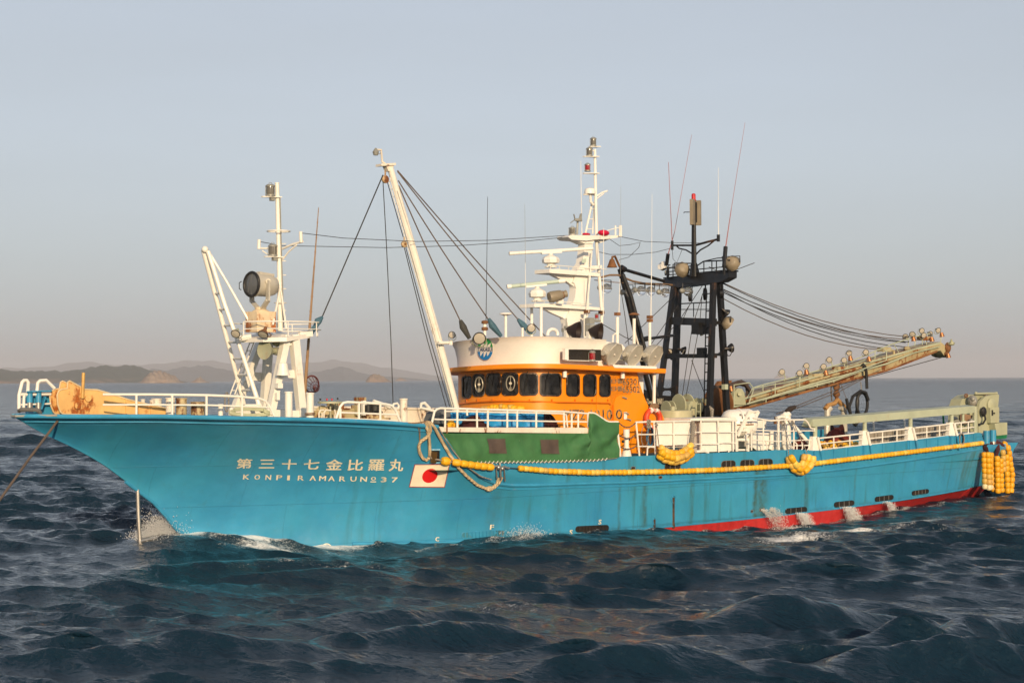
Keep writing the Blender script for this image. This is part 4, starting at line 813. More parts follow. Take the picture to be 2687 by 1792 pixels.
# port light box and three big floodlights
lb = part("light_box", MB().prism([at(1483, 917, -2.55), at(1577, 917, -2.55), at(1577, 947, -2.55), at(1483, 944, -2.55)], (0, .1, 0)), 'darkbox'); part("box_edge", MB().prism([at(1483, 915, -2.66), at(1492, 915, -2.66), at(1492, 944, -2.66), at(1483, 944, -2.66)], (0, .12, 0)).bar(at(1484, 945.5, -2.60), at(1577, 947.5, -2.60), .12, .02).bar(at(1484, 916, -2.6), at(1577, 917, -2.6), .1, .015), 'whitec', lb)
M['redglass'] = glassmat('red_lantern_glass', (.28, .008, .012), .06)
lantern(at(1554, 934, -2.68), .34, .21, 'redglass')
def bigflood(px, py, Y, r, d=(.22, -.86, -.42)):
    p = at(px, py, Y); z = V3(d).normalized(); o = part("floodlight", MB().lathe((0, 0, -.95), (0, 0, 1), [(0, .42), (.1, .62), (.45, .86), (.9, .98), (.96, 1.0), (.96, .93)], 8), 'lampgrey', angle=50)
    part("reflector", MB().lathe((0, 0, -.35), (0, 0, 1), [(0, 0), (.02, .3), (.2, .62), (.34, .92)], 8), 'mirror', o); part("bulb", MB().ball((0, 0, -.2), .16, .16, .34), 'lens', o)
    part("lens_rim", MB().tube([Vector((cos(a+.39)*.97, sin(a+.39)*.97, .02)) for a in np.linspace(0, 2*pi, 9)[:-1]], .05, 6, True), 'lampgrey', o)
    part("pivot", MB().cyl((-1.25, 0, -.3), (-.9, 0, -.3), .2, 10).cyl((.9, 0, -.3), (1.2, 0, -.3), .2, 10), 'lampgrey', o); o.matrix_basis = orient(p, z, (0, 0, 1), r); return o
for px, py in ((1612, 931), (1667, 934), (1719, 936)): bigflood(px, py, -2.6, .40)
part("floodlight_bar", MB().tube([at(1580, 943, -2.3), at(1730, 947, -2.3)], .03, 6), 'grey')
# things on the monkey island
cone_d = (.5, -.8, -.08)
for px, py in ((1508, 868), (1566, 871)):
    p = at(px, py, -1.9); z = Vector(cone_d).normalized(); o = part("warning_horn", MB().lathe(p-z*.28, z, [(0, .07), (.1, .14), (.3, .26), (.42, .31), (.41, .27), (.2, .12)], 18), paint('brown_horn%d' % px, (.03, .016, .011), .5, .2, var=.3, rust=.5, rcol=(.13, .05, .02))); part("horn_foot", MB().bar(p-z*.25, p-z*.25-Vector((0, 0, .3)), .12, .16), 'white', o); part("horn_core", MB().ball(p-z*.05, .05), 'steel', o)
part("lifting_eye", MB().tube([at(1450+13*cos(a), 877+13*sin(a), -1.9) for a in np.linspace(pi*.93, 2*pi+.2, 14)], .055, 8), 'whitec')
bigL = [(1186, 879, -.2, .11, (-.62, -.68, -.1)), (1258, 888, -2.3, .19, (-.55, -.72, -.3)), (1394, 861, -1.9, .13, (-.55, -.8, -.1))]
for px, py, Y, r, d in bigL: flood(at(px, py, Y), d, r, 'sage' if r < .25 else 'lampgrey')
for px, y0, y1, Y, r in ((1327, 829, 886, -1.2, .045), (1272, 843, 880, -1.4, .05), (1620, 832, 905, -1.5, .055), (1664, 836, 906, -1.5, .055), (1705, 842, 908, -1.5, .05), (1535, 826, 887, -.6, .05), (1371, 860, 884, -1.5, .04)):
    part("stanchion", MB().tube([at(px, y0, Y), at(px, y1, Y)], r, 10), 'white')
for px, y, Y in ((1620, 824, -1.5), (1705, 832, -1.5), (1705, 841, -1.5), (1540, 818, -.6), (1578, 820, -.1)): part("clamp_block", MB().box(at(px, y, Y), .16, .14, .1), 'rust')
part("deck_lamp", MB().lathe(at(1664, 828, -1.5), (0, 0, 1), [(0, .06), (.02, .19), (.05, .17), (.1, .05)], 14), 'rust'); part("gps_antenna", MB().lathe(at(1327, 829, -1.2), (0, 0, 1), [(0, .05), (.05, .2), (.09, .18), (.1, 0)], 14), 'white')
part("brace", MB().tube([at(1607, 908, -1.6), at(1609, 880, -1.6), at(1613, 876, -1.5), at(1620, 876, -1.5)], .03, 6), 'white'); part("brace", MB().tube([at(1664, 860, -1.5), at(1668, 880, -1.4), at(1676, 908, -1.3)], .035, 6), 'white')
part("insulator_stack", MB().lathe(at(1272, 868, -1.4), (0, 0, 1), [(0, .04), (.02, .1), (.1, .1), (.12, .04), (.2, .04), (.22, .1), (.3, .1), (.32, .03)], 12), 'rust')
part("electrical_box", MB().box(at(1551, 866, -.8), .3, .25, .35).box(at(1548, 842, -.8), .22, .2, .2).box(at(1563, 842, -.6), .3, .2, .07), 'grey'); lantern(at(1566, 830, -.6), .18, .13, 'redglass')
part("anemometer_mast", MB().tube([at(1486, 883, -.4), at(1486, 835, -.4)], .02, 5).box(at(1486, 862, -.4), .14, .1, .16).box(at(1478, 866, -.4), .08, .1, .12), 'grey')
# radar mast -------------------------------------------------------------
def slab(P, Y0_, w, name, mat, par): return part(name, MB().prism([at(*q, Y0_) for q in P], (0, w, 0)), mat, par)
rm = part("radar_mast", MB().prism([at(*q, -.16) for q in [(1493, 884), (1490, 850), (1486, 836), (1502, 800), (1509, 780), (1512, 756), (1508, 744), (1503, 741), (1518, 704), (1528, 690), (1532, 668), (1535, 634), (1556, 634), (1553, 668), (1549, 724), (1544, 802), (1536, 886)]], (0, .32, 0)), 'whitec', angle=30)
for (P, g) in (([(1380, 797), (1425, 796), (1585, 808), (1585, 815), (1420, 806), (1380, 806)], [(1424, 808), (1450, 822), (1478, 834), (1489, 842), (1500, 842), (1500, 812)]), ([(1420, 706), (1442, 706), (1577, 717), (1577, 726), (1450, 717), (1420, 716)], [(1444, 719), (1466, 730), (1486, 738), (1504, 750), (1512, 752), (1518, 724)])):
    p_ = slab([(a+22 if a < 1450 else a, b) for a, b in P], -.36, .74, "radar_platform", 'whitec', rm); slab(g, -.08, .16, "gusset", 'whitec', rm)
    x0, y0 = P[0]; rl = [(x0, y0-9), (x0+8, y0-10), (x0+150, y0+1)]
    part("platform_rail", MB().tube([at(q[0]+22, q[1], -.36) for q in rl], .014, 5).tube([at(x0+24, y0-9, -.34), at(x0+24, y0-9, .36)], .014, 5), 'white', p_)
    for k in range(6): part("rail_post", MB().tube([at(x0+24+24*k, y0-9+1.9*k, -.36), at(x0+24+24*k, y0+1+1.9*k, -.36)], .011, 5), 'white', p_)
part("mast_leg", MB().tube([at(1395, 806, .3), at(1395, 884, .3)], .05, 10), 'whitec', rm); part("mast_leg", MB().tube([at(1420, 805, -.3), at(1420, 884, -.3)], .05, 10), 'whitec', rm)
part("mast_leg", MB().tube([at(1565, 630, .0), at(1572, 720, .0), at(1579, 817, .0), at(1578, 884, .0)], .058, 10), 'whitec', rm)
part("cable_run", MB().tube([at(1553, 660, -.34), at(1548, 726, -.36), at(1541, 805, -.36), at(1531, 880, -.36)], .025, 5).tube([at(1533, 884, -.5), at(1534, 840, -.5), at(1544, 824, -.5)], .03, 6), 'white', rm)
slab([(1525, 712), (1550, 698), (1580, 696), (1580, 703), (1540, 716)], -.25, .4, "stub_bracket", 'whitec', rm); part("sensor_patch", MB().prism([at(1527, 679, -.31), at(1538, 679, -.31), at(1536, 690, -.31), at(1526, 690, -.31)], (0, -.02, 0)), 'radargreen', rm)
def radar(gx, gy, w, h, bar, rb, barmat, dirn):
    c_ = at(gx, gy, -.15); k = mpp(c_); pr = [(-.5*h*k, .30*w*k), (-.38*h*k, .47*w*k), (0, .50*w*k), (.30*h*k, .42*w*k), (.5*h*k, .22*w*k), (.62*h*k, .12*w*k), (.8*h*k, .12*w*k)]
    o = part("radar_scanner", MB().lathe(c_, (0, 0, 1), pr, 8), 'whitec', angle=25); part("radar_base", MB().lathe(c_-Vector((0, 0, .92*h*k)), (0, 0, 1), [(0, .36*w*k), (.15*h*k, .36*w*k), (.2*h*k, .22*w*k), (.45*h*k, .22*w*k)], 10), 'white', o)
    a, b = at(*bar[0], bar[2]), at(*bar[1], bar[3]); t_ = (b-a).normalized()
    part("antenna_bar", MB().tube([a+t_*.12, b-t_*.12], rb, 12), barmat, o); part("end_cap", MB().tube([a, a+t_*.14], rb*1.08, 12), 'whitec', o); part("end_cap", MB().tube([b-t_*.22, b], rb*1.08, 12), 'whitec', o)
    m_ = (a+b)/2; part("turning_yoke", MB().bar(m_-t_*.35-Vector((0, 0, rb)), m_+t_*.35-Vector((0, 0, rb)), .14, .06), 'whitec', o)
radar(1410, 770, 47, 24, ((1330, 752.5), (1482, 737), .25, -.55), .066, 'radargreen', 0)
radar(1445, 682, 47, 22, ((1336, 665.5), (1555, 652), .35, -.65), .056, 'whitec', 0)
o = part("loudhailer", MB().lathe(at(1441, 781, -.45), at(1476, 773, -.6)-at(1441, 781, -.45), [(0, .17), (.1, .19), (.42, .16), (.5, .1), (.62, .12)], 16), 'beige'); part("speaker_post", MB().box(at(1469, 789, -.5), .22, .12, .2), 'whitec', o); part("driver", MB().cyl(at(1468, 776, -.55), at(1478, 773, -.6), .13), 'rust', o)
slab([(1491, 622), (1497, 617), (1560, 618), (1628, 618), (1631, 622), (1600, 627), (1560, 629), (1540, 632), (1500, 629)], -.3, .6, "crow_platform", 'whitec', rm); slab([(1512, 630), (1560, 630), (1556, 640), (1535, 640)], -.2, .4, "gusset", 'whitec', rm); slab([(1566, 628), (1604, 626), (1576, 638)], -.1, .2, "gusset", 'whitec', rm)
up_ = part("top_mast", MB().tube([at(1561, 392, 0), at(1562, 470, 0), at(1565, 620, 0)], [.045, .05, .055], 10), 'whitec', rm)
part("mast_brace", MB().tube([at(1554, 530, .1), at(1536, 614, .25)], .035, 7), 'whitec', rm)
part("mast_brace", MB().tube([at(1560, 530, .1), at(1555, 614, .2)], .03, 7).tube([at(1552, 548, .1), at(1562, 548, .1)], .014, 5).tube([at(1546, 575, .15), at(1560, 575, .15)], .014, 5).tube([at(1540, 601, .2), at(1558, 601, .2)], .014, 5), 'whitec', rm)
lantern(at(1557, 373, 0), .30, .21, 'smoke', (at(1547, 384, 0), at(1570, 385, 0))); lantern(at(1547, 399, 0), .30, .22, 'smoke', (at(1531, 410, 0), at(1566, 411, 0))); lantern(at(1542, 440, 0), .27, .20, 'redglass', (at(1531, 454, 0), at(1567, 455, 0))); lantern(at(1502, 607, 0), .28, .24, 'smoke')
part("satellite_dome", MB().lathe(at(1548, 511, 0), (0, 0, 1), [(0, .13), (.02, .19), (.1, .195), (.19, .16), (.23, .05), (.235, 0)], 18).tube([at(1549, 512, 0), at(1550, 530, 0), at(1557, 538, 0)], .045, 7), 'whitec', rm)
part("dome_shelf", MB().tube([at(1531, 511, 0), at(1563, 512, 0)], .022, 6).tube([at(1548, 396, 0), at(1562, 396, 0)], .02, 5), 'whitec', rm)
part("side_arm", MB().tube([at(1566, 515, 0), at(1580, 506, -.1), at(1594, 501, -.2)], .03, 6).tube([at(1566, 522, 0), at(1585, 508, -.15)], .018, 5), 'whitec', rm)
part("side_arm", MB().tube([at(1615, 592, -.3), at(1615, 618, -.3)], .03, 6).tube([at(1628, 592, -.4), at(1628, 621, -.4)], .055, 8).tube([at(1585, 608, -.2), at(1612, 600, -.3), at(1628, 597, -.4)], .014, 5), 'whitec', rm)
for px, py, w, h, Y in ((1584, 611.5, 39, 15, -.3), (1538, 615, 26, 7, .2)):
    c_ = at(px, py, Y); k = mpp(c_); part("beacon_bar", MB().ball(c_, w*k*.5, .13, h*k*.55, 14), paint('magenta_beacon%d' % px, (.62, .006, .05), .15, var=.3), rm)
wv = part("wind_vane", MB().tube([at(1514, 616, 0), at(1516, 579, 0)], .035, 7).lathe(at(1508, 577, -.1), (1, 0, 0), [(0, .03), (.1, .06), (.3, .045)], 10), 'grey', rm); part("vane_tail", MB().prism([at(1518, 577, 0), at(1527, 580, 0), at(1527, 560, 0), at(1523, 561, 0)], (0, .02, 0)), 'grey', rm)
for a in (.3, 2.4, 4.5): part("vane_blade", MB().bar(at(1509, 576, 0), at(1509+16*cos(a), 576+14*sin(a), 0), .05, .015), 'grey', rm)
# whip antennas
for (x0, y0, x1, y1, Y, r, mt) in ((1279.6, 517, 1275, 872, -1.4, .017, 'rubber'), (1377, 536, 1378.5, 690, -.6, .010, 'grey'), (1378.5, 690, 1380, 860, -.6, .016, 'white'), (1524, 423, 1525.5, 533, .2, .016, 'white'), (1525.5, 533, 1527, 616, .2, .022, 'white'), (1584, 599, 1583, 830, -.7, .022, 'white'), (1711, 510, 1710, 675, -1.5, .011, 'whitec'), (1710, 675, 1708, 832, -1.5, .026, 'white'), (1629, 490, 1628, 720, -1.5, .008, 'grey'), (1627, 732, 1624, 826, -1.5, .022, 'white'), (1545, 720, 1545, 820, -.7, .018, 'white')):
    part("whip_antenna", MB().tube([at(x0, y0, Y), at(x1, y1, Y)], [r*.45, r*.72], 6), mt)
# ------------------------------------------------------------------ main derrick boom
bo = part("main_boom", MB().tube([at(1024, 440, -.2), at(1060, 570, -.1), at(1148, 884, 0), at(1197, 1078, 0)], [.095, .11, .125, .125], 14), 'white')
part("boom_head", MB().prism([at(1001, 430, -.3), at(1039, 428, -.3), at(1039, 434, -.3), at(1001, 436, -.3)], (0, .3, 0)).prism([at(1014, 436, -.25), at(1034, 434, -.25), at(1029, 450, -.25), at(1020, 450, -.25)], (0, .2, 0)).tube([at(1010, 430, -.2), at(1003, 425, -.2), at(1000, 394, -.2), at(985, 393, -.2)], .035, 7), 'whiter', bo)
lm = part("boom_lamp", MB().lathe(at(986, 408, -.2), (0, 0, 1), [(0, .07), (.1, .1), (.16, .06), (.22, .02)], 12).tube([at(990, 402, -.2), at(996, 405, -.2), at(1000, 400, -.2)], .012, 5), 'grey', bo)
ladder(at(1018, 468, -.25), at(1138, 884, -.1), at(1023, 466, -.35), at(1143, 884, -.2), 22, .014, parent=root, rr=.012); ladder(at(1138, 884, -.1), at(1187, 1066, -.1), at(1143, 884, -.2), at(1193, 1066, -.2), 8, .014, parent=root, rr=.012)
part("boom_cable", MB().tube([at(1043, 500, -.3), at(1090, 650, -.2), at(1156, 890, -.15)], .012, 5), 'white', bo)
part("boom_brace", MB().tube([at(1150, 900, -.3), at(1185, 899, -.3)], .05, 8).tube([at(1183, 895, -.4), at(1183, 905, -.4)], .06, 8), 'white', bo)
def block(px, py, s, Y):
    o = part("pulley_block", MB().lathe(at(px, py, Y)+Vector((0, .05, 0)), (0, -1, 0), [(0, s*.7), (.02, s), (.08, s), (.1, s*.7)], 14).tube([at(px, py, Y)+Vector((0, 0, s)), at(px, py, Y)+Vector((0, 0, s*2.2))], s*.22, 6), paint('worn_block%d' % px, (.50, .36, .2), .5, rust=.7)); part("sheave", MB().cyl(at(px, py, Y)+Vector((0, .0, 0)), at(px, py, Y)+Vector((0, -.065, 0)), s*.35), 'rust', o)
block(1011, 471, .12, -.25); block(1060.5, 641, .10, -.3)
# ------------------------------------------------------------------ stern gantry
g_ = part("gantry", MB().prism([at(1740, 733, 1.9), at(1768, 728, 1.2), at(1912, 712, -1.7), at(1912, 728, -1.7), at(1890, 740, -1.6), at(1770, 756, 1.3), at(1740, 744, 1.9)], (.42, 0, 0)).prism([at(1740, 732, 1.9), at(1912, 712, -1.75), at(1912, 712, -1.75)+Vector((.5, 0, 0)), at(1740, 732, 1.9)+Vector((.5, 0, 0))], (0, 0, .05)), 'black', angle=20)
for (P, Q, Y, w) in (((1768, 752), (1725, 1075), 1.3, 11), ((1780, 752), (1768, 1100), 1.3, 15), ((1872, 742), (1861, 1110), -1.3, 13), ((1888, 740), (1909, 1110), -1.3, 14)):
    part("gantry_leg", MB().bar(at(*P, Y), at(*Q, Y), w*mpp(at(*P, Y)), .17, (0, 1, 0)), 'black', g_)
def crossbar(P, Q, Ya, Yb, w, par=g_): part("cross_beam", MB().bar(at(*P, Ya), at(*Q, Yb), .2, w, (0, 0, 1)), 'black', par)
crossbar((1762, 842), (1875, 846), 1.3, -1.3, .26); crossbar((1748, 934), (1876, 934), 1.3, -1.3, .14)
for (P, Y) in (([(1732, 1014), (1745, 1018), (1760, 1018), (1771, 1012), (1771, 1034), (1762, 1025), (1746, 1025), (1730, 1033)], 1.3), ([(1745, 915), (1766, 915), (1766, 945), (1760, 940), (1745, 944)], 1.3), ([(1866, 845), (1900, 840), (1902, 862), (1893, 852), (1875, 850)], -1.3), ([(1864, 920), (1874, 927), (1888, 927), (1900, 918), (1904, 944), (1894, 934), (1876, 933), (1866, 940)], -1.3), ([(1862, 1008), (1880, 1012), (1906, 1010), (1908, 1026), (1893, 1018), (1876, 1018), (1862, 1030)], -1.3), ([(1758, 832), (1778, 832), (1776, 850), (1752, 852)], 1.3)):
    part("knee_plate", MB().prism([at(*q, Y-.04) for q in P], (0, .08, 0)), 'black', g_)
rail([(1740, 706), (1764, 702), (1830, 697), (1846, 686), (1915, 683)], [((1753, 704), (1753, 734)), ((1766, 694), (1766, 732)), ((1800, 692), (1800, 728)), ((1817, 692), (1817, 725)), ((1847, 686), (1847, 718)), ((1868, 686), (1868, 716)), ((1880, 684), (1880, 716)), ((1900, 684), (1900, 714))], lambda a, b: at(a, b, 1.8-(a-1740)*.0205), .025, [[(1744, 714), (1830, 707), (1905, 700)], [(1745, 722), (1830, 716), (1905, 709)], [(1766, 694), (1820, 691)], [(1846, 686), (1880, 678), (1900, 676)]], .022, mat='black')
tp = part("gantry_mast", MB().tube([at(1823, 726, 0), at(1821, 580, 0), at(1820, 530, 0)], .075, 10).tube([at(1816, 720, .1), at(1817, 590, .05)], .035, 6).prism([at(1814, 726, 0), at(1837, 722, 0), at(1829, 690, 0), at(1818, 690, 0)], (0, .1, 0)), 'black', g_)
part("cross_arm", MB().tube([at(1764, 644, .7), at(1821, 644, 0)], .035, 7).tube([at(1764, 632, .7), at(1764, 656, .7)], .05, 7).tube([at(1776, 646, .6), at(1782, 652, .5), at(1800, 656, .3), at(1820, 668, 0)], .028, 6).tube([at(1824, 644, 0), at(1860, 634, -.5), at(1884, 628, -.8)], .04, 7).tube([at(1885, 616, -.8), at(1885, 634, -.8)], .06, 7).tube([at(1874, 632, -.7), at(1858, 645, -.4), at(1838, 656, -.2), at(1826, 668, 0)], .028, 6), 'black', g_)
part("radome_panel", MB().box(at(1817, 557, -.2), .26, .13, .9, .5), 'beige', g_); part("radome_panel", MB().box(at(1832, 559, -.05), .12, .2, .88, .5), 'beige', g_); part("panel_bracket", MB().bar(at(1826, 532, 0), at(1826, 584, 0), .12, .1), 'rubber', g_); part("panel_cable", MB().tube([at(1809, 557, -.3), at(1796, 557, -.4), at(1794, 559, -.4)], .016, 5), 'rubber', g_)
part("red_beacon", MB().lathe(at(1820, 527, 0), (0, 0, 1), [(0, .09), (.03, .09), (.05, .075), (.22, .075), (.25, .05), (.26, 0)], 14), 'red', g_)
for (x0, y0, x1, y1, Y, r, mt) in ((1754, 426, 1764, 640, .7, .022, 'antenna'), (1815, 354, 1770, 610, 1.2, .015, 'antenna'), (1770, 610, 1753, 668, 1.6, .026, 'antenna'), (1885, 440, 1885, 545, -.8, .012, 'white'), (1885, 545, 1885.5, 616, -.8, .02, 'whitec'), (1955, 322, 1919, 548, -1.5, .014, 'antenna'), (1919, 548, 1904, 650, -1.5, .03, 'antenna')):
    if mt == 'antenna' and mt not in M: M[mt] = paint('rose_fibreglass', (.33, .11, .10), .5, var=.15)
    part("whip_antenna", MB().tube([at(x0, y0, Y), at(x1, y1, Y)], [r*.45, r*.72], 6), mt)
part("antenna_clamp", MB().tube([at(1753, 666, 1.6), at(1749, 696, 1.7)], .07, 7).tube([at(1753, 700, 1.5), at(1752, 730, 1.5)], .05, 7), 'black'); part("antenna_clamp", MB().tube([at(1904, 648, -1.5), at(1900, 700, -1.6)], .075, 8).tube([at(1900, 700, -1.6), at(1900, 722, -1.6)], .05, 7), 'black')
ladder(at(1854, 760, -.9), at(1847, 1080, -.9), at(1868, 758, -1.1), at(1862, 1080, -1.1), 14, .024, mat='black', parent=root)
def boxlamp(px, py, Y, d, r, mat, sh=8):
    p = at(px, py, Y); o = part("floodlight", MB().lathe((0, 0, -.8), (0, 0, 1), [(0, .5), (.12, .7), (.6, .95), (.85, 1.0), (.86, .9)], sh), mat, angle=50); part("lens", MB().lathe((0, 0, -.02), (0, 0, 1), [(0, .9), (.02, .5), (.03, 0)], sh), 'lens', o); part("lamp_stay", MB().tube([(-1.05, 0, -.3), (-1.1, .6, -.7), (1.1, .6, -.7), (1.05, 0, -.3)], .07, 5), 'black', o); o.matrix_basis = orient(p, d, (0, 0, 1), r)
boxlamp(1790, 708, .6, (.45, .85, -.25), .30, 'beige'); boxlamp(1922, 692, -1.7, (.85, .3, -.35), .30, 'beige'); boxlamp(1912, 850, -1.5, (.75, -.3, -.6), .27, 'beige'); boxlamp(1738, 697, 1.9, (-.6, -.1, .4), .20, 'white')
part("yard_lamp", MB().lathe(at(1746, 719, 1.7), (0, -.8, .3), [(0, .05), (.1, .12), (.14, 0)], 12), 'grey')
for px, py, Y, d, r in ((1797, 920, .9, (.8, -.5, -.2), .15), (1920, 913, -1.5, (.85, -.3, .1), .16), (1755, 923, 1.3, (-.5, -.6, -.5), .13), (1908, 822, -1.5, (.7, -.2, -.5), .14), (1845, 876, -.6, (.2, -.5, -.8), .12)): flood(at(px, py, Y), d, r, 'black')
part("equipment_box", MB().box(at(1838, 862, -.5), .55, .35, .4), 'black'); part("equipment_box", MB().box(at(1842, 922, -.6), .26, .26, .26), 'black'); part("equipment_box", MB().box(at(1902, 1015, -1.45), .16, .16, .18), 'palegreen')
rail([(1786, 797), (1870, 793)], [((1820, 796), (1820, 832)), ((1868, 792), (1868, 836))], .9, .022, [[(1786, 812), (1870, 812)]], .02, mat='black')
for px, py, Y, s in ((1812, 779, .3, .17), (1851, 772, -.4, .22), (1895, 770, -1.4, .16)):
    o = part("pulley_block", MB().lathe(at(px, py, Y)+Vector((-.05, .06, 0)), (.6, -.8, 0), [(0, s*.6), (.02, s), (.12, s), (.14, s*.6)], 14).tube([at(px, py, Y)+Vector((0, 0, s)), at(px, py-24, Y)], .03, 6), 'black')
# forward A-boom of the gantry
part("black_boom", MB().tube([at(1627, 706, .3), at(1646, 780, .3), at(1710, 1050, .6)], .095, 8).tube([at(1634, 720, -.2), at(1656, 780, -.3), at(1724, 1040, -.6)], .075, 8).bar(at(1675, 890, .4), at(1686, 888, -.4), .08, .08).bar(at(1690, 950, .5), at(1700, 948, -.5), .08, .08), 'black')
part("boom_strut", MB().tube([at(1633, 706, 0), at(1742, 738, .6)], .06, 8).cyl(at(1630, 702, 0), at(1640, 708, 0), .1), 'black'); part("boom_strut", MB().tube([at(1690, 890, 0), at(1768, 880, .8)], .05, 8).cyl(at(1688, 891, 0), at(1700, 888, 0), .09), 'black')
part("boom_bell", MB().lathe(at(1606, 702, .1), (0, 0, 1), [(0, .18), (.04, .16), (.14, .12), (.26, .08), (.30, .03)], 16).tube([at(1606, 682, .1), at(1607, 674, .1), at(1614, 673, .15), at(1626, 700, .3)], .04, 7), 'rust')
# black name banner and dark housing ahead of the gantry
nb = part("name_board", MB().prism([at(1686, 1040, 1.2), at(1765, 1040, 1.2), at(1765, 1062, 1.2), at(1690, 1066, 1.2)], (0, .05, 0)), 'black'); part("banner_hood", MB().prism([at(1680, 1018, 1.25), at(1690, 1022, 1.25), at(1735, 1037, 1.25), at(1786, 1040, 1.25), at(1786, 1110, 1.25), at(1680, 1110, 1.25)], (0, .4, 0)), 'black', nb)
for s_, x0, x1 in (("KONPIRA", 1696, 1722), ("MARU", 1724.5, 1740)):
    mb = MB(); letters(mb, s_, ((x0, 1045.5), (x1, 1060)), lambda a, b: at(a, b, 1.185), .0, .12, fat=.25); part("board_lettering", mb, 'cream_letter', nb)
# winch drums on the working deck
def drum(px, py, Y, r, wd, mat='sage'):
    c_ = at(px, py, Y); a = Vector((.995, -.1, 0)).normalized(); o = part("winch_drum", MB().lathe(c_, a, [(0, r*.45), (wd, r*.45)], 18), 'rust')
    for k in (0, wd): part("drum_flange", MB().lathe(c_+a*(k-.025), a, [(0, r*.96), (.012, r), (.04, r), (.05, r*.96)], 22), mat, o)
    part("drum_hub", MB().lathe(c_+a*(wd+.03), a, [(0, r*.35), (.09, r*.32), (.1, 0)], 12), 'rust', o)
drum(1748, 1072, .3, .28, .22); drum(1781, 1063, .2, .40, .40); drum(1830, 1066, -.3, .30, .30); drum(1875, 1062, -.2, .62, .34, 'rust'); drum(1760, 1085, 1.0, .25, .3)
part("winch_frame", MB().prism([at(*q, -.3) for q in [(1805, 1098), (1807, 1062), (1814, 1052), (1826, 1054), (1830, 1066), (1826, 1098)]], (0, .5, 0)), 'sage'); part("winch_bed", MB().box(at(1830, 1102, -.2), 2.6, 1.0, .3).box(at(1848, 1085, -.3), .5, .5, .6), 'black')
part("winch_guard", MB().tube([at(1826, 1096, -.8), at(1826, 1062, -.8), at(1830, 1054, -.8)], .02, 6).tube([at(1838, 1094, -.8), at(1838, 1058, -.8)], .02, 6).tube([at(1826, 1060, -.8), at(1838, 1059, -.8)], .018, 5).tube([at(1826, 1080, -.8), at(1838, 1080, -.8)], .018, 5), 'sage'); part("winch_control", MB().cyl(at(1765, 1080, -.9), at(1765, 1066, -.9), .09).cyl(at(1760, 1072, -.9), at(1774, 1072, -.9), .04), 'sage')
tk = part("tank", MB().lathe(at(1770, 1110, -.7), (0, 0, 1), [(0, .62), (.42, .62), (.44, .60), (.45, 0)], 30), paint('sage_tank', (.50, .47, .30), .38, var=.12, rust=.2, stain=.2)); part("winch_shade", MB().prism([at(1876, 1018, .2), at(1888, 1000, .2), at(1920, 998, .2), at(1920, 1072, .2), at(1872, 1085, .2)], (0, .12, 0)), 'rust')
# ------------------------------------------------------------------ stern boom
def bx(px, py, Y=0): return at(px, py, Y)
bt = [(1900, 1053), (1960, 1040), (2126, 989), (2325, 935), (2400, 914), (2466, 898)]; bb = [(1895, 1086), (1960, 1071), (2186, 1009), (2325, 973), (2404, 943), (2461, 921)]
sb = MB(); rows = []
for (a, b) in zip(bt, [(1895, 1086), (1956, 1072), (2126, 1025), (2325, 973), (2404, 943), (2461, 921)]): rows.append([bx(*a, -.36), bx(*b, -.30), bx(*b, -.30)+Vector((0, .60, 0)), bx(*a, -.36)+Vector((0, .72, 0))])
sb.loft(rows); sbo = part("stern_boom", sb, 'sager')
part("boom_flange", MB().tube([bx(*q, -.37) for q in bb[:1]+[(1956, 1072), (2126, 1025), (2325, 973), (2404, 943), (2458, 922)]], .045, 6), paint('rust_flange', (.24, .11, .04), .75, var=.3, rust=.9, rcol=(.20, .06, .012), rscale=1.2), sbo)
for k, off in enumerate((4, 12, 20)): part("hose_run", MB().tube([bx(px, py+off*(1 if i < 4 else .55), -.42) for i, (px, py) in enumerate(bt)], .035 if k != 1 else .05, 6), 'palegreen' if k != 1 else 'sager', sbo)
part("boom_head", MB().prism([bx(*q, -.3) for q in [(2440, 906), (2468, 897), (2484, 910), (2492, 930), (2488, 938), (2478, 934), (2468, 920), (2455, 922)]], (0, .6, 0)), 'sager', sbo); part("head_lug", MB().ball(bx(2487, 912, -.35), .14, .14, .22).ball(bx(2484, 930, -.35), .12), 'rust', sbo)
rail([(1952, 1058), (1975, 1018), (2000, 1010), (2080, 991), (2240, 945), (2340, 903), (2400, 884), (2440, 876)], [((2002, 1011), (2002, 1027)), ((2100, 986), (2100, 1000)), ((2216, 953), (2216, 972)), ((2296, 922), (2296, 945)), ((2345, 902), (2358, 925)), ((2420, 880), (2420, 905))], -.35, .022, [[(1980, 1018), (2080, 1000), (2240, 957), (2340, 915)]], .018, mat='palegreen')
rail([(1960, 1060), (2064, 1029), (2190, 997), (2266, 968), (2326, 945), (2326, 925), (2320, 917)], [((2034, 1005), (2034, 1038)), ((2098, 989), (2098, 1020)), ((2010, 1047), (2010, 1056)), ((2144, 1006), (2144, 1016)), ((2188, 996), (2188, 1004))], -.75, .022, [[(2000, 1050), (2064, 1032), (2190, 1000), (2266, 972)]], .018, mat='palegreen')
hk = part("boom_heel", MB().prism([at(*q, -.5) for q in [(1916, 1062), (1930, 1025), (1937, 1018), (1947, 1020), (1953, 1030), (1958, 1062)]], (0, .2, 0)), 'sage'); part("heel_pin", MB().cyl(at(1941, 1034, -.5), at(1941, 1034, -.62), .07), 'sage', hk)
part("heel_guard", MB().tube([at(1926, 1066, -.7), at(1926, 1010, -.7), at(1966, 1004, -.7), at(1978, 1020, -.7), at(1964, 1062, -.7)], .022, 6), 'palegreen')
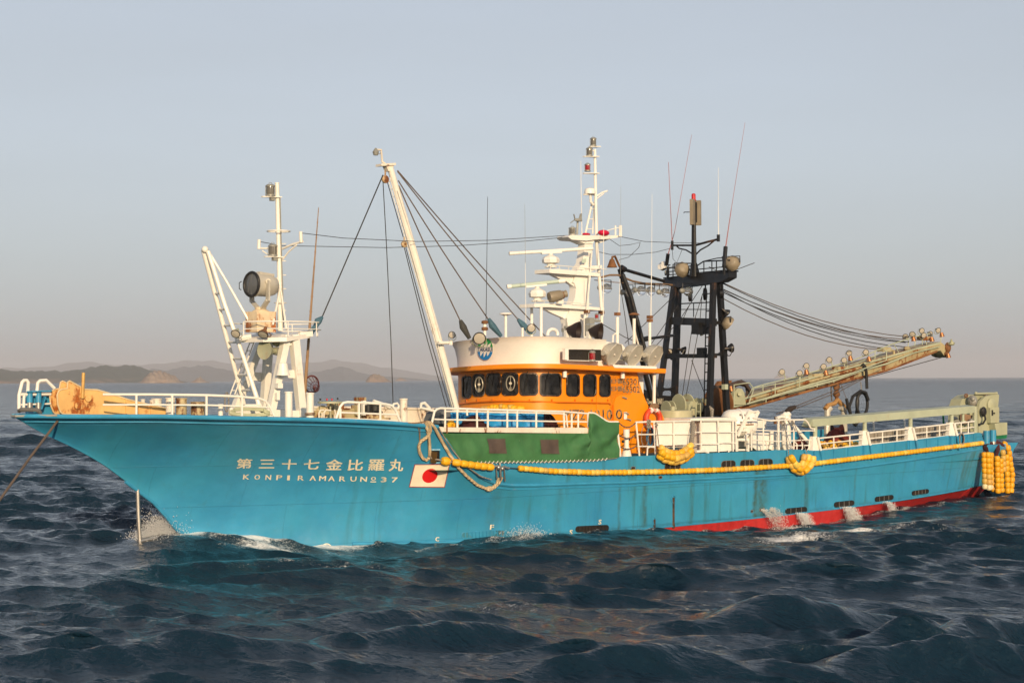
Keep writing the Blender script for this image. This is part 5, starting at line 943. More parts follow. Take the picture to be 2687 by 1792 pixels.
part("hose_bundle", MB().tube([at(1915, 1015, -.3), at(1935, 1003, -.3), at(1955, 1006, -.3), at(1968, 1024, -.3), at(1966, 1042, -.3), at(1955, 1054, -.3)], .07, 7).tube([at(1912, 1020, -.2), at(1940, 1008, -.2), at(1958, 1014, -.2), at(1962, 1040, -.2)], .05, 7).tube([at(1912, 1010, -.1), at(1945, 1000, -.1), at(1962, 1010, -.1)], .06, 7), paint('hose_bundle', (.07, .045, .035), .7, var=.3))
bl_ = [(2052, 976), (2098, 979), (2116, 960), (2161, 962), (2176, 944), (2215, 945), (2228, 926), (2272, 924), (2376, 883), (2394, 877), (2419, 868), (2424, 880), (2441, 876), (2462, 867)]
for i, (px, py) in enumerate(bl_):
    flood(at(px, py, -.55 if i % 2 else .1), (-.35-.25*(i < 9), -.85, -.30) if i < 8 or i > 9 else (-.75, -.45, -.4), .115, 'sage'); part("lamp_post", MB().tube([at(px+5, py+2, -.35 if i % 2 else .25), at(px+8, py+14, -.2 if i % 2 else .25), at(px+6, py+30, -.2 if i % 2 else .25)], .02, 5), 'palegreen', sbo)
flood(at(2497, 902, -.5), (.5, .3, -.8), .12, 'sage')
for px, py in ((2117, 982), (2168, 984), (2232, 946), (2281, 948), (2398, 895), (2446, 896), (2472, 884), (2489, 939), (1919, 1026)): cone_shade(at(px, py-1, -.5), (.1, -.12, -1), .105)
for mb_ in (MB().box(at(2320, 917, -.2), .5, .3, .18), MB().tube([at(2330, 918, -.3), at(2345, 920, -.3), at(2346, 930, -.3)], .05, 7), MB().ball(at(2380, 915, -.3), .16, .14, .1), MB().box(at(2140, 985, -.3), .5, .3, .12), MB().box(at(2200, 966, -.3), .4, .3, .12), MB().box(at(2425, 888, -.2), .6, .3, .16)): part("boom_gear", mb_, 'sager', sbo)
# ------------------------------------------------------------------ side rails amidships
YM = -3.42
rail([(1668, 1108), (1720, 1106), (1814, 1105)], [((1669, 1108), (1678, 1196)), ((1768, 1106), (1768, 1180)), ((1716, 1107), (1720, 1194))], YM, .030, [[(1671, 1140), (1814, 1139)], [(1673, 1171), (1720, 1171)]], .03)
rail([(1838, 1103), (1934, 1103)], [((1839, 1103), (1840, 1187)), ((1884, 1104), (1886, 1186)), ((1923, 1104), (1924, 1184)), ((1931, 1106), (1932, 1184))], YM, .030, [[(1820, 1134), (1934, 1134)], [(1824, 1165), (1880, 1165), (1900, 1161), (1934, 1163)]], .028)
rail([(1976, 1097), (1992, 1099), (2022, 1104), (2046, 1102), (2112, 1101), (2119, 1108), (2127, 1123), (2139, 1126)], [((2003, 1102), (2003, 1181)), ((2043, 1103), (2043, 1180)), ((2083, 1102), (2083, 1178)), ((1972, 1130), (1972, 1181)), ((1912, 1180), (1912, 1186))], YM, .030, [[(1975, 1128), (2040, 1131), (2140, 1130)], [(1974, 1154), (2040, 1158), (2140, 1153)], [(2086, 1169), (2140, 1168)]], .028)
part("rail_knee", MB().tube([at(2086, 1160, YM), at(2091, 1165, YM), at(2091, 1179, YM)], .025, 6).tube([at(2104, 1158, YM), at(2106, 1176, YM), at(2100, 1185, YM)], .022, 6).tube([at(2124, 1154, YM), at(2122, 1176, YM), at(2116, 1185, YM)], .022, 6).tube([at(2098, 1185, YM), at(2142, 1182, YM)], .03, 6).tube([at(2007, 1158, YM), at(2012, 1162, YM), at(2013, 1181, YM)], .02, 6), 'white')
def panel(P, Y, th, nm, mat='white'): return part(nm, MB().prism([at(*q, Y) for q in P], (0, th, 0)), mat)
panel([(1722, 1107), (1813, 1107), (1814, 1158), (1806, 1166), (1724, 1170)], YM+.06, .04, "bulwark_panel", 'whitec')
bxo = panel([(1842, 1106), (1930, 1106), (1930, 1176), (1922, 1183), (1842, 1186)], YM+.10, 1.1, "deck_box", 'whitec'); part("box_lid", MB().prism([at(1812, 1098, YM+.05), at(1932, 1095, YM+.05), at(1932, 1103, YM+.05), at(1812, 1104, YM+.05)], (0, 1.2, 0)), 'white', bxo)
panel([(1975, 1136), (2020, 1136), (2020, 1178), (2000, 1181), (1985, 1181), (1976, 1174)], -2.9, .9, "deck_locker", 'whitec'); panel([(2024, 1136), (2038, 1136), (2038, 1180), (2024, 1181)], -2.8, .7, "deck_locker", 'whitec'); panel([(1970, 1104), (2011, 1103), (2011, 1123), (1975, 1123)], -1.8, .5, "deck_locker", 'white')
part("air_pipe", MB().tube([at(2025, 1132, -3.0), at(2025, 1166, -3.0), at(2020, 1180, -3.0)], .07, 10), 'white'); part("air_pipe", MB().tube([at(2043, 1104, -3.1), at(2043, 1180, -3.1)], .06, 8).tube([at(2055, 1130, -2.9), at(2055, 1166, -2.9), at(2060, 1181, -2.9)], .05, 8), 'white')
mp = part("mooring_post", MB().lathe(at(2063, 1180, -2.7), (0, 0, 1), [(0, .26), (.12, .18), (1.18, .165), (1.2, .19), (1.25, .19)], 18).prism([at(2055, 1170, -2.8), at(2084, 1180, -2.8), at(2070, 1150, -2.8)], (0, .08, 0)), 'white'); part("post_roller", MB().ball(at(2060, 1088, -2.7), .1).ball(at(2068, 1087, -2.7), .1).tube([at(2038, 1097, -2.8), at(2050, 1093, -2.8), at(2060, 1095, -2.8)], .06, 7), 'white', mp)
part("flood_stay", MB().tube([at(2068, 1096, -2.9), at(2080, 1113, -3.0), at(2138, 1180, -3.3)], .06, 8), 'white'); part("hanging_shade", MB().lathe(at(2040, 1112, -2.6), (0, 0, 1), [(0, .14), (.25, .1), (.27, 0)], 14), 'rust')
part("bent_pipe", MB().tube([at(1698, 1195, YM), at(1699, 1175, YM), at(1706, 1172, YM), at(1716, 1173, YM)], .028, 6), 'white'); part("bent_pipe", MB().tube([at(1826, 1185, YM), at(1850, 1183, YM), at(1858, 1188, YM)], .05, 8).tube([at(1745, 1172, YM+.3), at(1790, 1170, YM+.3), at(1800, 1178, YM+.3)], .04, 7), 'white')
dp = part("deck_post", MB().lathe(at(1644, 1198, -3.3), (0, 0, 1), [(0, .17), (.28, .10), (.3, .08), (.62, .08), (.62, .10), (.85, .10), (.86, 0)], 14), 'white'); part("valve_wheel", MB().ball(at(1635, 1158, -3.35), .05).ball(at(1651, 1153, -3.3), .04), 'rubber', dp)
# walkway rail beside the bridge on its white kick plank
wl = rail([(1133, 1110), (1140, 1080), (1146, 1074), (1155, 1071), (1251, 1074), (1400, 1078), (1478, 1080), (1542, 1085), (1544, 1122)], [((1168, 1072), (1168, 1122)), ((1251, 1074), (1252, 1122)), ((1280, 1076), (1280, 1121)), ((1331, 1077), (1331, 1121)), ((1357, 1078), (1357, 1121)), ((1407, 1079), (1407, 1121)), ((1479, 1081), (1481, 1122)), ((1200, 1074), (1200, 1122)), ((1500, 1085), (1500, 1122)), ((1517, 1086), (1517, 1122)), ((1225, 1075), (1226, 1090))], -3.56, .034, [[(1140, 1100), (1172, 1101), (1300, 1103), (1542, 1107)], [(1168, 1079), (1470, 1085), (1486, 1088), (1489, 1120)]], .032)
part("kick_plank", MB().prism([at(*q, -3.63) for q in [(1150, 1119), (1172, 1121), (1540, 1122), (1544, 1125), (1544, 1135), (1540, 1137), (1166, 1133), (1158, 1133)]], (0, .06, 0)), 'whiter', wl)
part("hinge_strap", MB().bar(at(1173, 1113, -3.66), at(1173, 1137, -3.66), .03, .03), 'rust', wl)
part("windbreak_frame", MB().tube([at(1545, 1083, -3.6), at(1558, 1084, -3.6), at(1566, 1088, -3.6), at(1590, 1104, -3.6), at(1598, 1107, -3.6), at(1622, 1107, -3.6)], .032, 7).tube([at(1618, 1106, -3.6), at(1628, 1197, -3.6)], .034, 7), 'white')
for k, (y0, sag) in enumerate(((1109, 12), (1142, 9), (1172, 8))):
    ch = [at(1624+44*u+k*2, y0+4*sag*u*(1-u)-2*u*k, -3.45) for u in np.linspace(0, 1, 14)]; part("barrier_chain", MB().tube(ch, [.016 if i % 2 else .026 for i in range(14)], 5), 'wireb')
# ------------------------------------------------------------------ aft bulwark, green beam, stern winches
gb = MB(); 
pA, pB = at(2132, 1100, -3.5), at(2559, 1065, -3.5); gb.loft([[p+Vector((0, 0, 0)), p+Vector((0, 0, -.26)), p+Vector((0, .30, -.22)), p+Vector((0, .42, .04))] for p in (pA, pB)]).prism([pA, at(2124, 1118, -3.4), at(2133, 1122, -3.4), at(2142, 1114, -3.5)], (0, .35, 0))
gbo = part("gunwale_beam", gb, 'palegreen'); M['sagebeam'] = M['palegreen']
for px, y0, y1 in ((2139, 1112, 1150), (2269, 1100, 1130), (2389, 1088, 1122), (2497, 1078, 1110), (2527, 1075, 1106), (2558, 1070, 1136)): part("beam_post", MB().tube([at(px, y0-4, -3.4), at(px, y1, -3.4)], .075 if px != 2527 else .05, 10).cyl(at(px, y1-3, -3.4), at(px, y1+2, -3.4), .10), 'palegreen', gbo)
for px, y0, y1, yb in ((2139, 1145, 1182, 1222), (2269, 1130, 1168, 1206), (2389, 1120, 1155, 1190), (2497, 1108, 1143, 1180)):
    st_ = part("stanchion", MB().prism([at(px-5, y0, -3.5), at(px+5, y0, -3.5), at(px+10, y1, -3.6), at(px-7, y1, -3.6)], (0, .16, 0)), 'white'); part("stanchion_stay", MB().bar(at(px+7, y0+2, -3.58), at(px+15, y1, -3.64), .07, .05, (0, 1, 0)), 'white', st_)
    part("stanchion_foot", MB().bar(at(px-1, y1, -3.64), at(px, yb, -3.64), .12, .08, (0, 1, 0)).bar(at(px+15, y1, -3.65), at(px+21, yb, -3.66), .07, .05, (0, 1, 0)), 'blue', st_)
for (xa, xb) in ((2150, 2264), (2282, 2384), (2402, 2492), (2505, 2556)):
    f = lambda px, o_: (px, 1182-(px-2140)*.1095+o_)
    rail([f(xa, -31), f(xb, -31)], [(f(xa+(xb-xa)*t, -31), f(xa+(xb-xa)*t, 0)) for t in (.33, .7)], -3.55, .030, [[f(xa, -16), f(xb, -16)], [f(xa, -1), f(xb, -1)]], .026)
    for t in (.02, .33, .66, .99): part("bulwark_rib", MB().bar(hull_hit(*f(xa+(xb-xa)*t, 2), .01), hull_hit(*f(xa+(xb-xa)*t, 38), .01), .045, .05, (0, 1, 0)), 'blue', hull)
for i in range(9):
    x0 = 2280+i*24; y = 1127-(x0-2280)*.105; o = part("pound_board", MB().prism([at(x0, y+6, -2.2), at(x0+22, y+4, -2.2), at(x0+22, y+40, -2.2), at(x0, y+42, -2.2)], (0, .06, 0)), 'panelgrey'); part("board_rib", MB().bar(at(x0+16, y+6, -2.24), at(x0+16, y+40, -2.24), .05, .05, (0, 1, 0)), 'panelgrey', o)
for px, y0, y1 in ((2292, 1107, 1140), (2373, 1100, 1132), (2475, 1090, 1122)): part("pole_holder", MB().tube([at(px, y0, -1.5), at(px+2, y1, -1.5)], .04, 7), 'greenpaint' if px > 2400 else 'white')
# stern net winch (two drum housings with a control cabinet)
sw = part("stern_winch", MB().prism([at(*q, -1.9) for q in [(2515, 1115), (2517, 1070), (2524, 1048), (2540, 1037), (2560, 1034), (2585, 1034), (2586, 1050), (2560, 1066), (2560, 1133), (2520, 1133)]], (0, .5, 0)), 'sage')
part("winch_cheek", MB().prism([at(*q, -2.2) for q in [(2568, 1138), (2567, 1072), (2573, 1052), (2586, 1040), (2603, 1035.5), (2622, 1035), (2619, 1070), (2620, 1110), (2614, 1128)]], (0, .12, 0)), 'sage', sw); part("winch_cheek", MB().prism([at(*q, -1.4) for q in [(2552, 1115), (2552, 1075), (2558, 1052), (2570, 1042), (2600, 1036), (2600, 1115)]], (0, .12, 0)), 'sage', sw)
part("drum_housing", MB().lathe(at(2600, 1062, -2.22), (0, -1, 0), [(0, .26), (.05, .26), (.08, .22), (.09, 0)], 20), 'sage', sw); part("control_cabinet", MB().prism([at(2598, 1070, -2.4), at(2622, 1068, -2.4), at(2622, 1108, -2.4), at(2600, 1110, -2.4)], (0, .3, 0)), 'sage', sw); part("foot_cabinet", MB().prism([at(2610, 1111, -2.5), at(2643, 1108, -2.5), at(2643, 1140, -2.5), at(2616, 1143, -2.5)], (0, .5, 0)), 'sage', sw); part("green_skid", MB().prism([at(2590, 1142, -2.45), at(2643, 1140, -2.45), at(2641, 1150, -2.45), at(2590, 1154, -2.45)], (0, .5, 0)), 'greenpaint', sw)
part("winch_rail", MB().tube([at(2560, 1033, -2.0), at(2615, 1032, -2.0)], .05, 8).ball(at(2561, 1032, -2), .07).ball(at(2614, 1032, -2), .07), 'sage', sw); part("brown_chute", MB().prism([at(2531, 1086, -2.2), at(2552, 1090, -2.2), at(2549, 1110, -2.2), at(2531, 1112, -2.2)], (0, .2, 0)), paint('brown_plate', (.28, .17, .10), .6, rust=.3), sw)
for px, py in ((2535, 1038), (2588, 1037)): part("lifting_eye", MB().tube([at(px+3.5*cos(a), py+4*sin(a), -2.0) for a in np.linspace(0, 2*pi, 11)[:-1]], .03, 6, True), 'rust', sw)
part("hydraulic_hose", MB().tube([at(2583, 1083, -2.4), at(2586, 1100, -2.45), at(2580, 1111, -2.45), at(2567, 1114, -2.4)], .04, 7).ball(at(2581, 1080, -2.35), .16, .1, .2), 'rubber', sw); part("switch_panel", MB().box(at(2604, 1083, -2.42), .06, .04, .22).box(at(2609, 1084, -2.42), .06, .04, .06), 'rubber', sw)
part("drum_lamp", MB().ball(at(2552, 1052, -2.2), .2, .2, .24).ball(at(2553, 1047, -2.3), .1), 'grey', sw); part("wheel_fitting", MB().ball(at(2549, 1104, -2.4), .1), 'grey', sw); part("winch_post", MB().tube([at(2558, 1066, -2.4), at(2560, 1134, -2.4)], .1, 10), 'sage', sw)
for px, y0, y1 in ((2588.5, 1130, 1172), (2605.5, 1128, 1164)):
    o = part("roller_post", MB().cyl(at(px, y1-6, -3.1), at(px, y0, -3.1), .125, 16), 'blue'); part("worn_sleeve", MB().cyl(at(px, y1+1, -3.1), at(px, y1-6, -3.1), .123, 16), 'steel', o)
part("stern_lip", MB().prism([at(*q, -2.75) for q in [(2578, 1166), (2672, 1161), (2660, 1180), (2655, 1198), (2640, 1206), (2578, 1208)]], (0, .8, 0)), 'blue', hull)
part("vent_tube", MB().lathe(at(2508, 1108, -2.6), (.6, .6, .2), [(0, .16), (.3, .16)], 14), 'grey')

# ------------------------------------------------------------------ things lying on, hung from or tied to the boat
def thing(name, label, cat, loc=(0, 0, 0), group=None): return tag(empty(name, loc), label, cat, group)
def solo(name, mb, mat, label, cat, group=None, angle=35): return tag(mb.build(name, M[mat] if isinstance(mat, str) else mat, None, angle), label, cat, group)
FLM = {}
for k in ('float', 'floatp', 'floatd', 'floatw', 'deepfloat'):
    FLM[k] = MB().lathe((0, 0, -.5), (0, 0, 1), [(0, .18), (.02, .34), (.10, .44), (.28, .49), (.5, .505), (.72, .49), (.90, .44), (.98, .34), (1, .18)], 14).mesh('float', M[k], 60)
def float_(parent, pos, axis, L, D, kind=None):
    kind = kind or random.choices(['float', 'floatp', 'floatd'], [5, 4, 1])[0]
    o = bpy.data.objects.new('float', FLM[kind]); C.objects.link(o); o.parent = parent
    mm = orient(pos, axis) @ Matrix.Rotation(random.uniform(0, 6), 4, 'Z') @ Matrix.Diagonal((D*random.uniform(.95, 1.05), D*random.uniform(.95, 1.05), L, 1)); o.matrix_parent_inverse = Matrix(); o.matrix_basis = mm; return o
def part_of(o, nm, mb, mat): return mb.build(nm, M[mat] if isinstance(mat, str) else mat, o)
def string(label, pts, L, D, group, kind=None, rope='ropeg', name="float_string", gap=None, r=.018):
    """floats threaded on a rope along a path of points"""
    pts = [V3(p) for p in pts]; o = thing(name, label, "float string", (0, 0, 0), group); part_of(o, "rope", MB().tube(pts, r, 6), rope)
    seg = [(b-a).length for a, b in zip(pts[:-1], pts[1:])]; tot = sum(seg); n = max(1, int(round(tot/L)))
    for i in range(n):
        d = (i+.5)/n*tot; j = 0
        while d > seg[j] and j < len(seg)-1: d -= seg[j]; j += 1
        a, b = pts[j], pts[j+1]; k = kind(i/n) if callable(kind) else kind
        float_(o, a.lerp(b, d/seg[j]), (b-a), tot/n*1.03, D, k)
    return o
G1 = "strings of yellow floats hung on the blue boat"
fpath = [(1361, 1228), (1450, 1236), (1550, 1239.5), (1640, 1239), (1760, 1237), (1900, 1232), (2000, 1226), (2080, 1221), (2138, 1216), (2250, 1202), (2387, 1186), (2500, 1172), (2579, 1162)]
string("long straight row of yellow floats strung along the blue hull side", [hull_hit(*q, .10) for q in fpath], .19, .178, G1)
o = string("short row of seven orange-yellow floats below the green canvas by the hemp rope", [hull_hit(*q, .13) for q in [(1187, 1212), (1214, 1216), (1240, 1220), (1262, 1223), (1294, 1226)]], .235, .21, G1, 'float')
o2 = solo("fairlead_line", MB().tube([hull_hit(*q, .12) for q in [(1126, 1196), (1134, 1203), (1160, 1208), (1190, 1213)]], .022, 6), 'ropeg', "thin pale line from the rusty fairlead through a single yellow float", "rope")
part_of(o2, "float", MB().lathe(hull_hit(1159, 1208.5, .14), Vector((1, -.1, -.12)), [(0, .05), (.02, .10), (.1, .13), (.18, .13), (.26, .10), (.28, .05)], 14), 'float')
# float bundles tied to the rail
for lab, strands, anchors in (
    ("sagging bundle of three yellow float strands tied under the white rail panel", [[(1731, 1172), (1746, 1184), (1765, 1190), (1785, 1189), (1803, 1178), (1816, 1166)], [(1733, 1184), (1750, 1197), (1775, 1203), (1800, 1196), (1817, 1180)], [(1727, 1195), (1745, 1206), (1770, 1213), (1795, 1206), (1818, 1188)]], [(1722, 1108, 1731, 1186), (1817, 1108, 1815, 1164)]),
    ("drooping v-shaped bundle of yellow floats over the hull edge below the mooring post", [[(2068, 1198), (2072, 1216), (2082, 1231), (2098, 1240), (2112, 1238)], [(2074, 1196), (2082, 1209), (2092, 1226), (2104, 1234)], [(2112, 1192), (2108, 1208), (2104, 1222), (2114, 1230), (2126, 1222)], [(2122, 1192), (2120, 1206), (2112, 1222), (2100, 1234)], [(2134, 1196), (2133, 1212), (2124, 1226), (2110, 1238)]], [(2057, 1103, 2070, 1194), (2080, 1103, 2118, 1188)])):
    o = thing("float_bundle", lab, "float bundle", (0, 0, 0), G1)
    for si, st in enumerate(strands):
        pts = [hull_hit(*q, .16+.13*(si % 3 == 1)) for q in st]; part_of(o, "rope", MB().tube(pts, .015, 5), 'ropeg')
        seg = [(b-a).length for a, b in zip(pts[:-1], pts[1:])]; tot = sum(seg); n = max(2, int(round(tot/.235)))
        for i in range(n):
            d = (i+.5)/n*tot; j = 0
            while d > seg[j] and j < len(seg)-1: d -= seg[j]; j += 1
            float_(o, pts[j].lerp(pts[j+1], d/seg[j]), pts[j+1]-pts[j], tot/n*1.04, .225)
    for (x0, y0, x1, y1) in anchors: part_of(o, "lashing", MB().tube([at(x0, y0, YM-.05), at((x0+x1)/2, (y0+y1)/2, -3.72), hull_hit(x1, y1, .16)], .016, 5).tube([at(x0-3, y0+2, YM-.05), at(x0+3, y0+7, YM-.06), at(x0-2, y0+12, YM-.05)], .035, 6), 'ropeg')
# hanging strings at the stern
zz = lambda t: 'floatw' if t > .72 else ('floatd' if t > .45 else 'deepfloat')
SS = [(2582, 1186, 1283, -3.62, zz, "leftmost hanging float string at the stern, faded at its foot"), (2592.5, 1186, 1286, -3.75, zz, "second hanging float string from the blue hull edge, faded at its foot"), (2600, 1187, 1285, -3.45, zz, "third hanging float string from the hull edge, half hidden behind"),
      (2605, 1198, 1290, -3.5, 'deepfloat', "fourth hanging stern float string, bright yellow, left of the fattest one"), (2616, 1196, 1294, -3.7, 'deepfloat', "fattest bright yellow float string hanging in the middle of the stern cluster"), (2625.5, 1202, 1292, -3.45, 'deepfloat', "narrow bright float string right of the middle one in the stern cluster"), (2631, 1180, 1238, -3.2, 'floatd', "short dirty float string hanging high behind the stern cluster"), (2641, 1192, 1294, -3.1, 'deepfloat', "yellow float string hanging just left of the curving outermost one")]
for px, y0, y1, Y, kd, lb_ in SS:
    a, b = at(px, y0, Y), at(px+3, y1, Y); string(lb_, [a, a.lerp(b, .5), b], .205, .232, "float strings hanging from the stern", kd, 'darknet' if 0 else 'ropebr')
string("outermost stern float string curving over the rail down to the water", [at(2630, 1162, -2.9), at(2643, 1170, -3.0), at(2648, 1188, -3.05), at(2651, 1215, -3.05), at(2656, 1245, -3.05), at(2655, 1268, -3.05), at(2652, 1294, -3.05)], .22, .235, "float strings hanging from the stern", 'deepfloat', 'ropebr')
solo("net_tail", MB().tube([at(2596, 1167, -3.1), at(2612, 1162, -3.1), at(2626, 1166, -3.1), at(2634, 1172, -3.0)], [.07, .12, .10, .06], 7).tube([at(2596, 1167, -3.1), at(2582, 1168, -3.5), at(2586, 1176, -3.55), at(2592, 1186, -3.6)], [.06, .06, .1, .05], 7).tube([at(2616, 1166, -3.1), at(2617, 1180, -3.3), at(2614, 1197, -3.6)], [.1, .11, .06], 7), 'maroon', "twisted dark red net ends knotted round the blue stern roller posts", "net")
# ropes
def rope(label, P, r, mat='rope', off=.06): return solo("rope", MB().tube([hull_hit(*q, off) for q in P], r, 8), mat, label, "rope")
rope("thick hemp rope loop hanging over the hull above the rusty fairlead", [(1118, 1108), (1120, 1122), (1125, 1140), (1127, 1165), (1128, 1188), (1127, 1200), (1119, 1207), (1109, 1202), (1101, 1186), (1099, 1170), (1104, 1158), (1116, 1150), (1125, 1142), (1130, 1128), (1127, 1115), (1121, 1107)], .048)
rope("long hemp rope swooping from the rail down to the steel release hook", [(1120, 1107), (1131, 1110), (1142, 1124), (1160, 1158), (1180, 1192), (1203, 1227), (1226, 1250), (1252, 1272), (1281, 1284), (1297, 1279), (1309, 1267), (1317, 1252)], .046)
solo("rope_splice", MB().tube([hull_hit(*q, .07) for q in [(1276, 1283), (1284, 1282), (1292, 1281)]], [.06, .085, .06], 8).tube([hull_hit(*q, .07) for q in [(1290, 1280), (1303, 1270), (1309, 1254)]], .04, 7), 'rope', "frayed splice at the lowest bend of the long hemp rope", "rope")
hkk = thing("release_hook", "shiny steel quick release hook between the two rows of floats", "hook")
part_of(hkk, "hook_arm", MB().tube([hull_hit(1302, 1226, .1), hull_hit(1304, 1255, .12)], .022, 7), 'steel'); part_of(hkk, "hook_arm", MB().tube([hull_hit(1323, 1228, .1), hull_hit(1325, 1262, .1)], .022, 7), 'steel'); part_of(hkk, "hook_arm", MB().tube([hull_hit(1311, 1214, .1), hull_hit(1313, 1232, .14), hull_hit(1314, 1258, .14)], .03, 7), 'steel')
part_of(hkk, "shackle", MB().tube([hull_hit(1296, 1224, .12), hull_hit(1304, 1222, .14), hull_hit(1313, 1228, .15), hull_hit(1322, 1224, .13), hull_hit(1330, 1227, .12), hull_hit(1336, 1228, .12)], .035, 7).ball(hull_hit(1308, 1226, .15), .07).ball(hull_hit(1318, 1229, .15), .06), 'steel'); part_of(hkk, "tail_wire", MB().tube([hull_hit(1336, 1227, .12), hull_hit(1362, 1229, .11)], .014, 5), 'wire')
solo("mooring_line", MB().tube([at(165, 1086, -.5), at(82, 1196, -1.2), at(0, 1310, -2.0), at(-60, 1398, -2.6), at(-110, 1475, -3.1)], .032, 7), 'wireb', "taut brown anchor line running from the bow down into the sea", "rope")
solo("lead_cords", MB().tube([hull_hit(*q, .03) for q in [(1092, 1112), (1097, 1118), (1100, 1135), (1101, 1160)]], .01, 5).tube([hull_hit(*q, .03) for q in [(1098, 1110), (1102, 1122), (1102, 1160)]], .01, 5).tube([edge(1053, 1111, -.02), edge(1092, 1110, -.04), edge(1118, 1106, -.02)], .02, 6), 'ropebr', "thin dark cords hanging beside the hemp rope loop", "cord")
solo("hose_coil", MB().tube([at(655+48*cos(a)*(1+.12*sin(5*a)), 1081+9*sin(a)-3*sin(a*.37), -.9-.25*cos(a)) for a in np.linspace(0, 19, 110)], .035, 6), 'hosegreen', "pale green hose coiled on the deck at the foot of the foremast", "hose")
solo("rope_hank", MB().tube([at(595+5*cos(a), 1055+25*sin(a), -.6+.04*a) for a in np.linspace(0, 26, 110)], .02, 5), 'ropeg', "grey rope hank hung on the far leg of the white foremast", "rope")
# bamboo pole and landing net
bp = []; P0, P1 = at(795, 1090, .3), at(836, 545, -.1)
for i in range(15): bp += [P0.lerp(P1, i/14)]
pl = solo("bamboo_pole", MB().tube(bp, [.055-.0031*i for i in range(15)], 9), 'wood', "tall brown bamboo pole standing behind the foremast", "pole")
part_of(pl, "pole_nodes", MB().tube([P0.lerp(P1, .0+0.0), P0.lerp(P1, .002)], .058, 9), 'wood')
for i in range(1, 14): part_of(pl, "node_ring", MB().tube([bp[i]-(P1-P0).normalized()*.02, bp[i]+(P1-P0).normalized()*.02], .062-.0031*i, 9), 'wood')
ln = thing("landing_net", "round maroon landing net hanging beside the bamboo pole", "net"); hp = [at(818+19*cos(a)*.95, 1008+22*sin(a), .4+.25*sin(a)) for a in np.linspace(0, 2*pi, 25)[:-1]]
M['netcord'] = paint('netcord', (.13, .03, .03), .9, var=.3)
part_of(ln, "hoop", MB().tube(hp, .025, 6, True), 'netcord'); nm = MB()
for i in range(0, 24, 2): nm.tube([hp[i], hp[i].lerp(at(822, 1016, -.1), .5)+Vector((0, -.15, -.05)), at(824, 1020, -.2)], .009, 4)
for f_ in (.35, .6, .8): nm.tube([q.lerp(at(824, 1020, -.2), f_)+Vector((0, -.15*sin(pi*f_), -.03)) for q in hp], .008, 4, True)
part_of(ln, "net_bag", nm, 'netcord')
# rigging
def wire(label, P, r=.014, mat='wire', name="wire_rope", cat="rope", sag=0): 
    pts = [at(*q) for q in P]
    if sag and len(pts) == 2: pts = [pts[0].lerp(pts[1], t)-Vector((0, 0, sag*4*t*(1-t))) for t in np.linspace(0, 1, 9)]
    return solo(name, MB().tube(pts, r, 5), mat, label, cat)
for (P, w, mt, lb_) in (([(1046, 487, -.2), (1208, 842, -1.3)], [(1208, 840, -1.3), (1215, 858, -1.35), (1232, 888, -1.4)], 'darkwrap', "stay from the main boom ending in the dark wrapped turnbuckle"),
                    ([(1045, 474, -.2), (1282, 839, -1.3)], [(1282, 836, -1.3), (1292, 855, -1.35), (1315, 882, -1.4)], 'bluewrap', "stay from the main boom ending in the middle blue wrapped turnbuckle"),
                    ([(1043, 450, -.2), (1360, 839, -1.0)], [(1359, 838, -1.0), (1372, 852, -1.05), (1395, 876, -1.1)], 'bluewrap', "stay from the main boom ending at the blue wrap beside the bridge floodlight")):
    o = wire(lb_, P, .02, 'wireb', "boom_stay", sag=.06); part_of(o, "wrapping", MB().tube([at(*q) for q in w], [.05, .11, .06], 8).tube([at(*w[1]).lerp(at(*w[2]), t) for t in (.2, .45, .7)], [.07, .09, .05], 8), mt)
wire("uppermost stay from the main boom head running behind the radar platform", [(1043, 448, -.2), (1432, 884, .4)], .02, 'wireb', "boom_stay", sag=.06)
o = wire("dark stay from the main boom head down to the foremast platform", [(1005, 460, -.3), (845, 833, -.9)], .02, 'wire', "boom_stay"); part_of(o, "wrapping", MB().tube([at(846, 832, -.9), at(835, 842, -.9), at(828, 856, -.9), at(815, 873, -.95)], [.04, .11, .07, .09], 8), 'bluewrap')
wire("thin dark rope hanging straight down from the main boom head", [(1005, 477, -.3), (1014, 640, -.3), (1026, 897, -.4), (1032, 1072, -.5)], .014)
wire("running rope beside the white boom, left of its pair", [(1061, 650, -.3), (1122, 894, -.3), (1172, 1070, -.3)], .014); wire("running rope beside the white boom, right of its pair", [(1065, 650, -.3), (1130, 894, -.3), (1180, 1066, -.3)], .014)
wire("dark hoisting rope running close along the upper white boom", [(1017, 480, -.35), (1058, 622, -.35)], .014)
wire("upper long aerial wire between foremast arm and radar mast", [(792, 612, -.8), (900, 625, -.6), (1093, 634, -.4), (1280, 631, -.2), (1492, 618, 0)], .010, 'wire', "aerial_wire", "wire"); wire("lower long aerial wire between foremast arm and radar mast", [(679, 634, .5), (740, 645, .4), (900, 648, .2), (1014, 650, 0), (1200, 645, 0), (1380, 633, 0), (1492, 622, 0)], .010, 'wire', "aerial_wire", "wire")
wire("aerial wire from the crow platform to the black gantry arm", [(1631, 622, -.4), (1690, 634, 0), (1764, 637, .6), (1840, 638, .2)], .010, 'wire', "aerial_wire", "wire"); wire("slack aerial wire sagging below the crow platform towards the gantry", [(1566, 660, 0), (1600, 668, 0), (1660, 668, .3), (1720, 662, .6), (1760, 652, .7)], .010, 'wire', "aerial_wire", "wire")
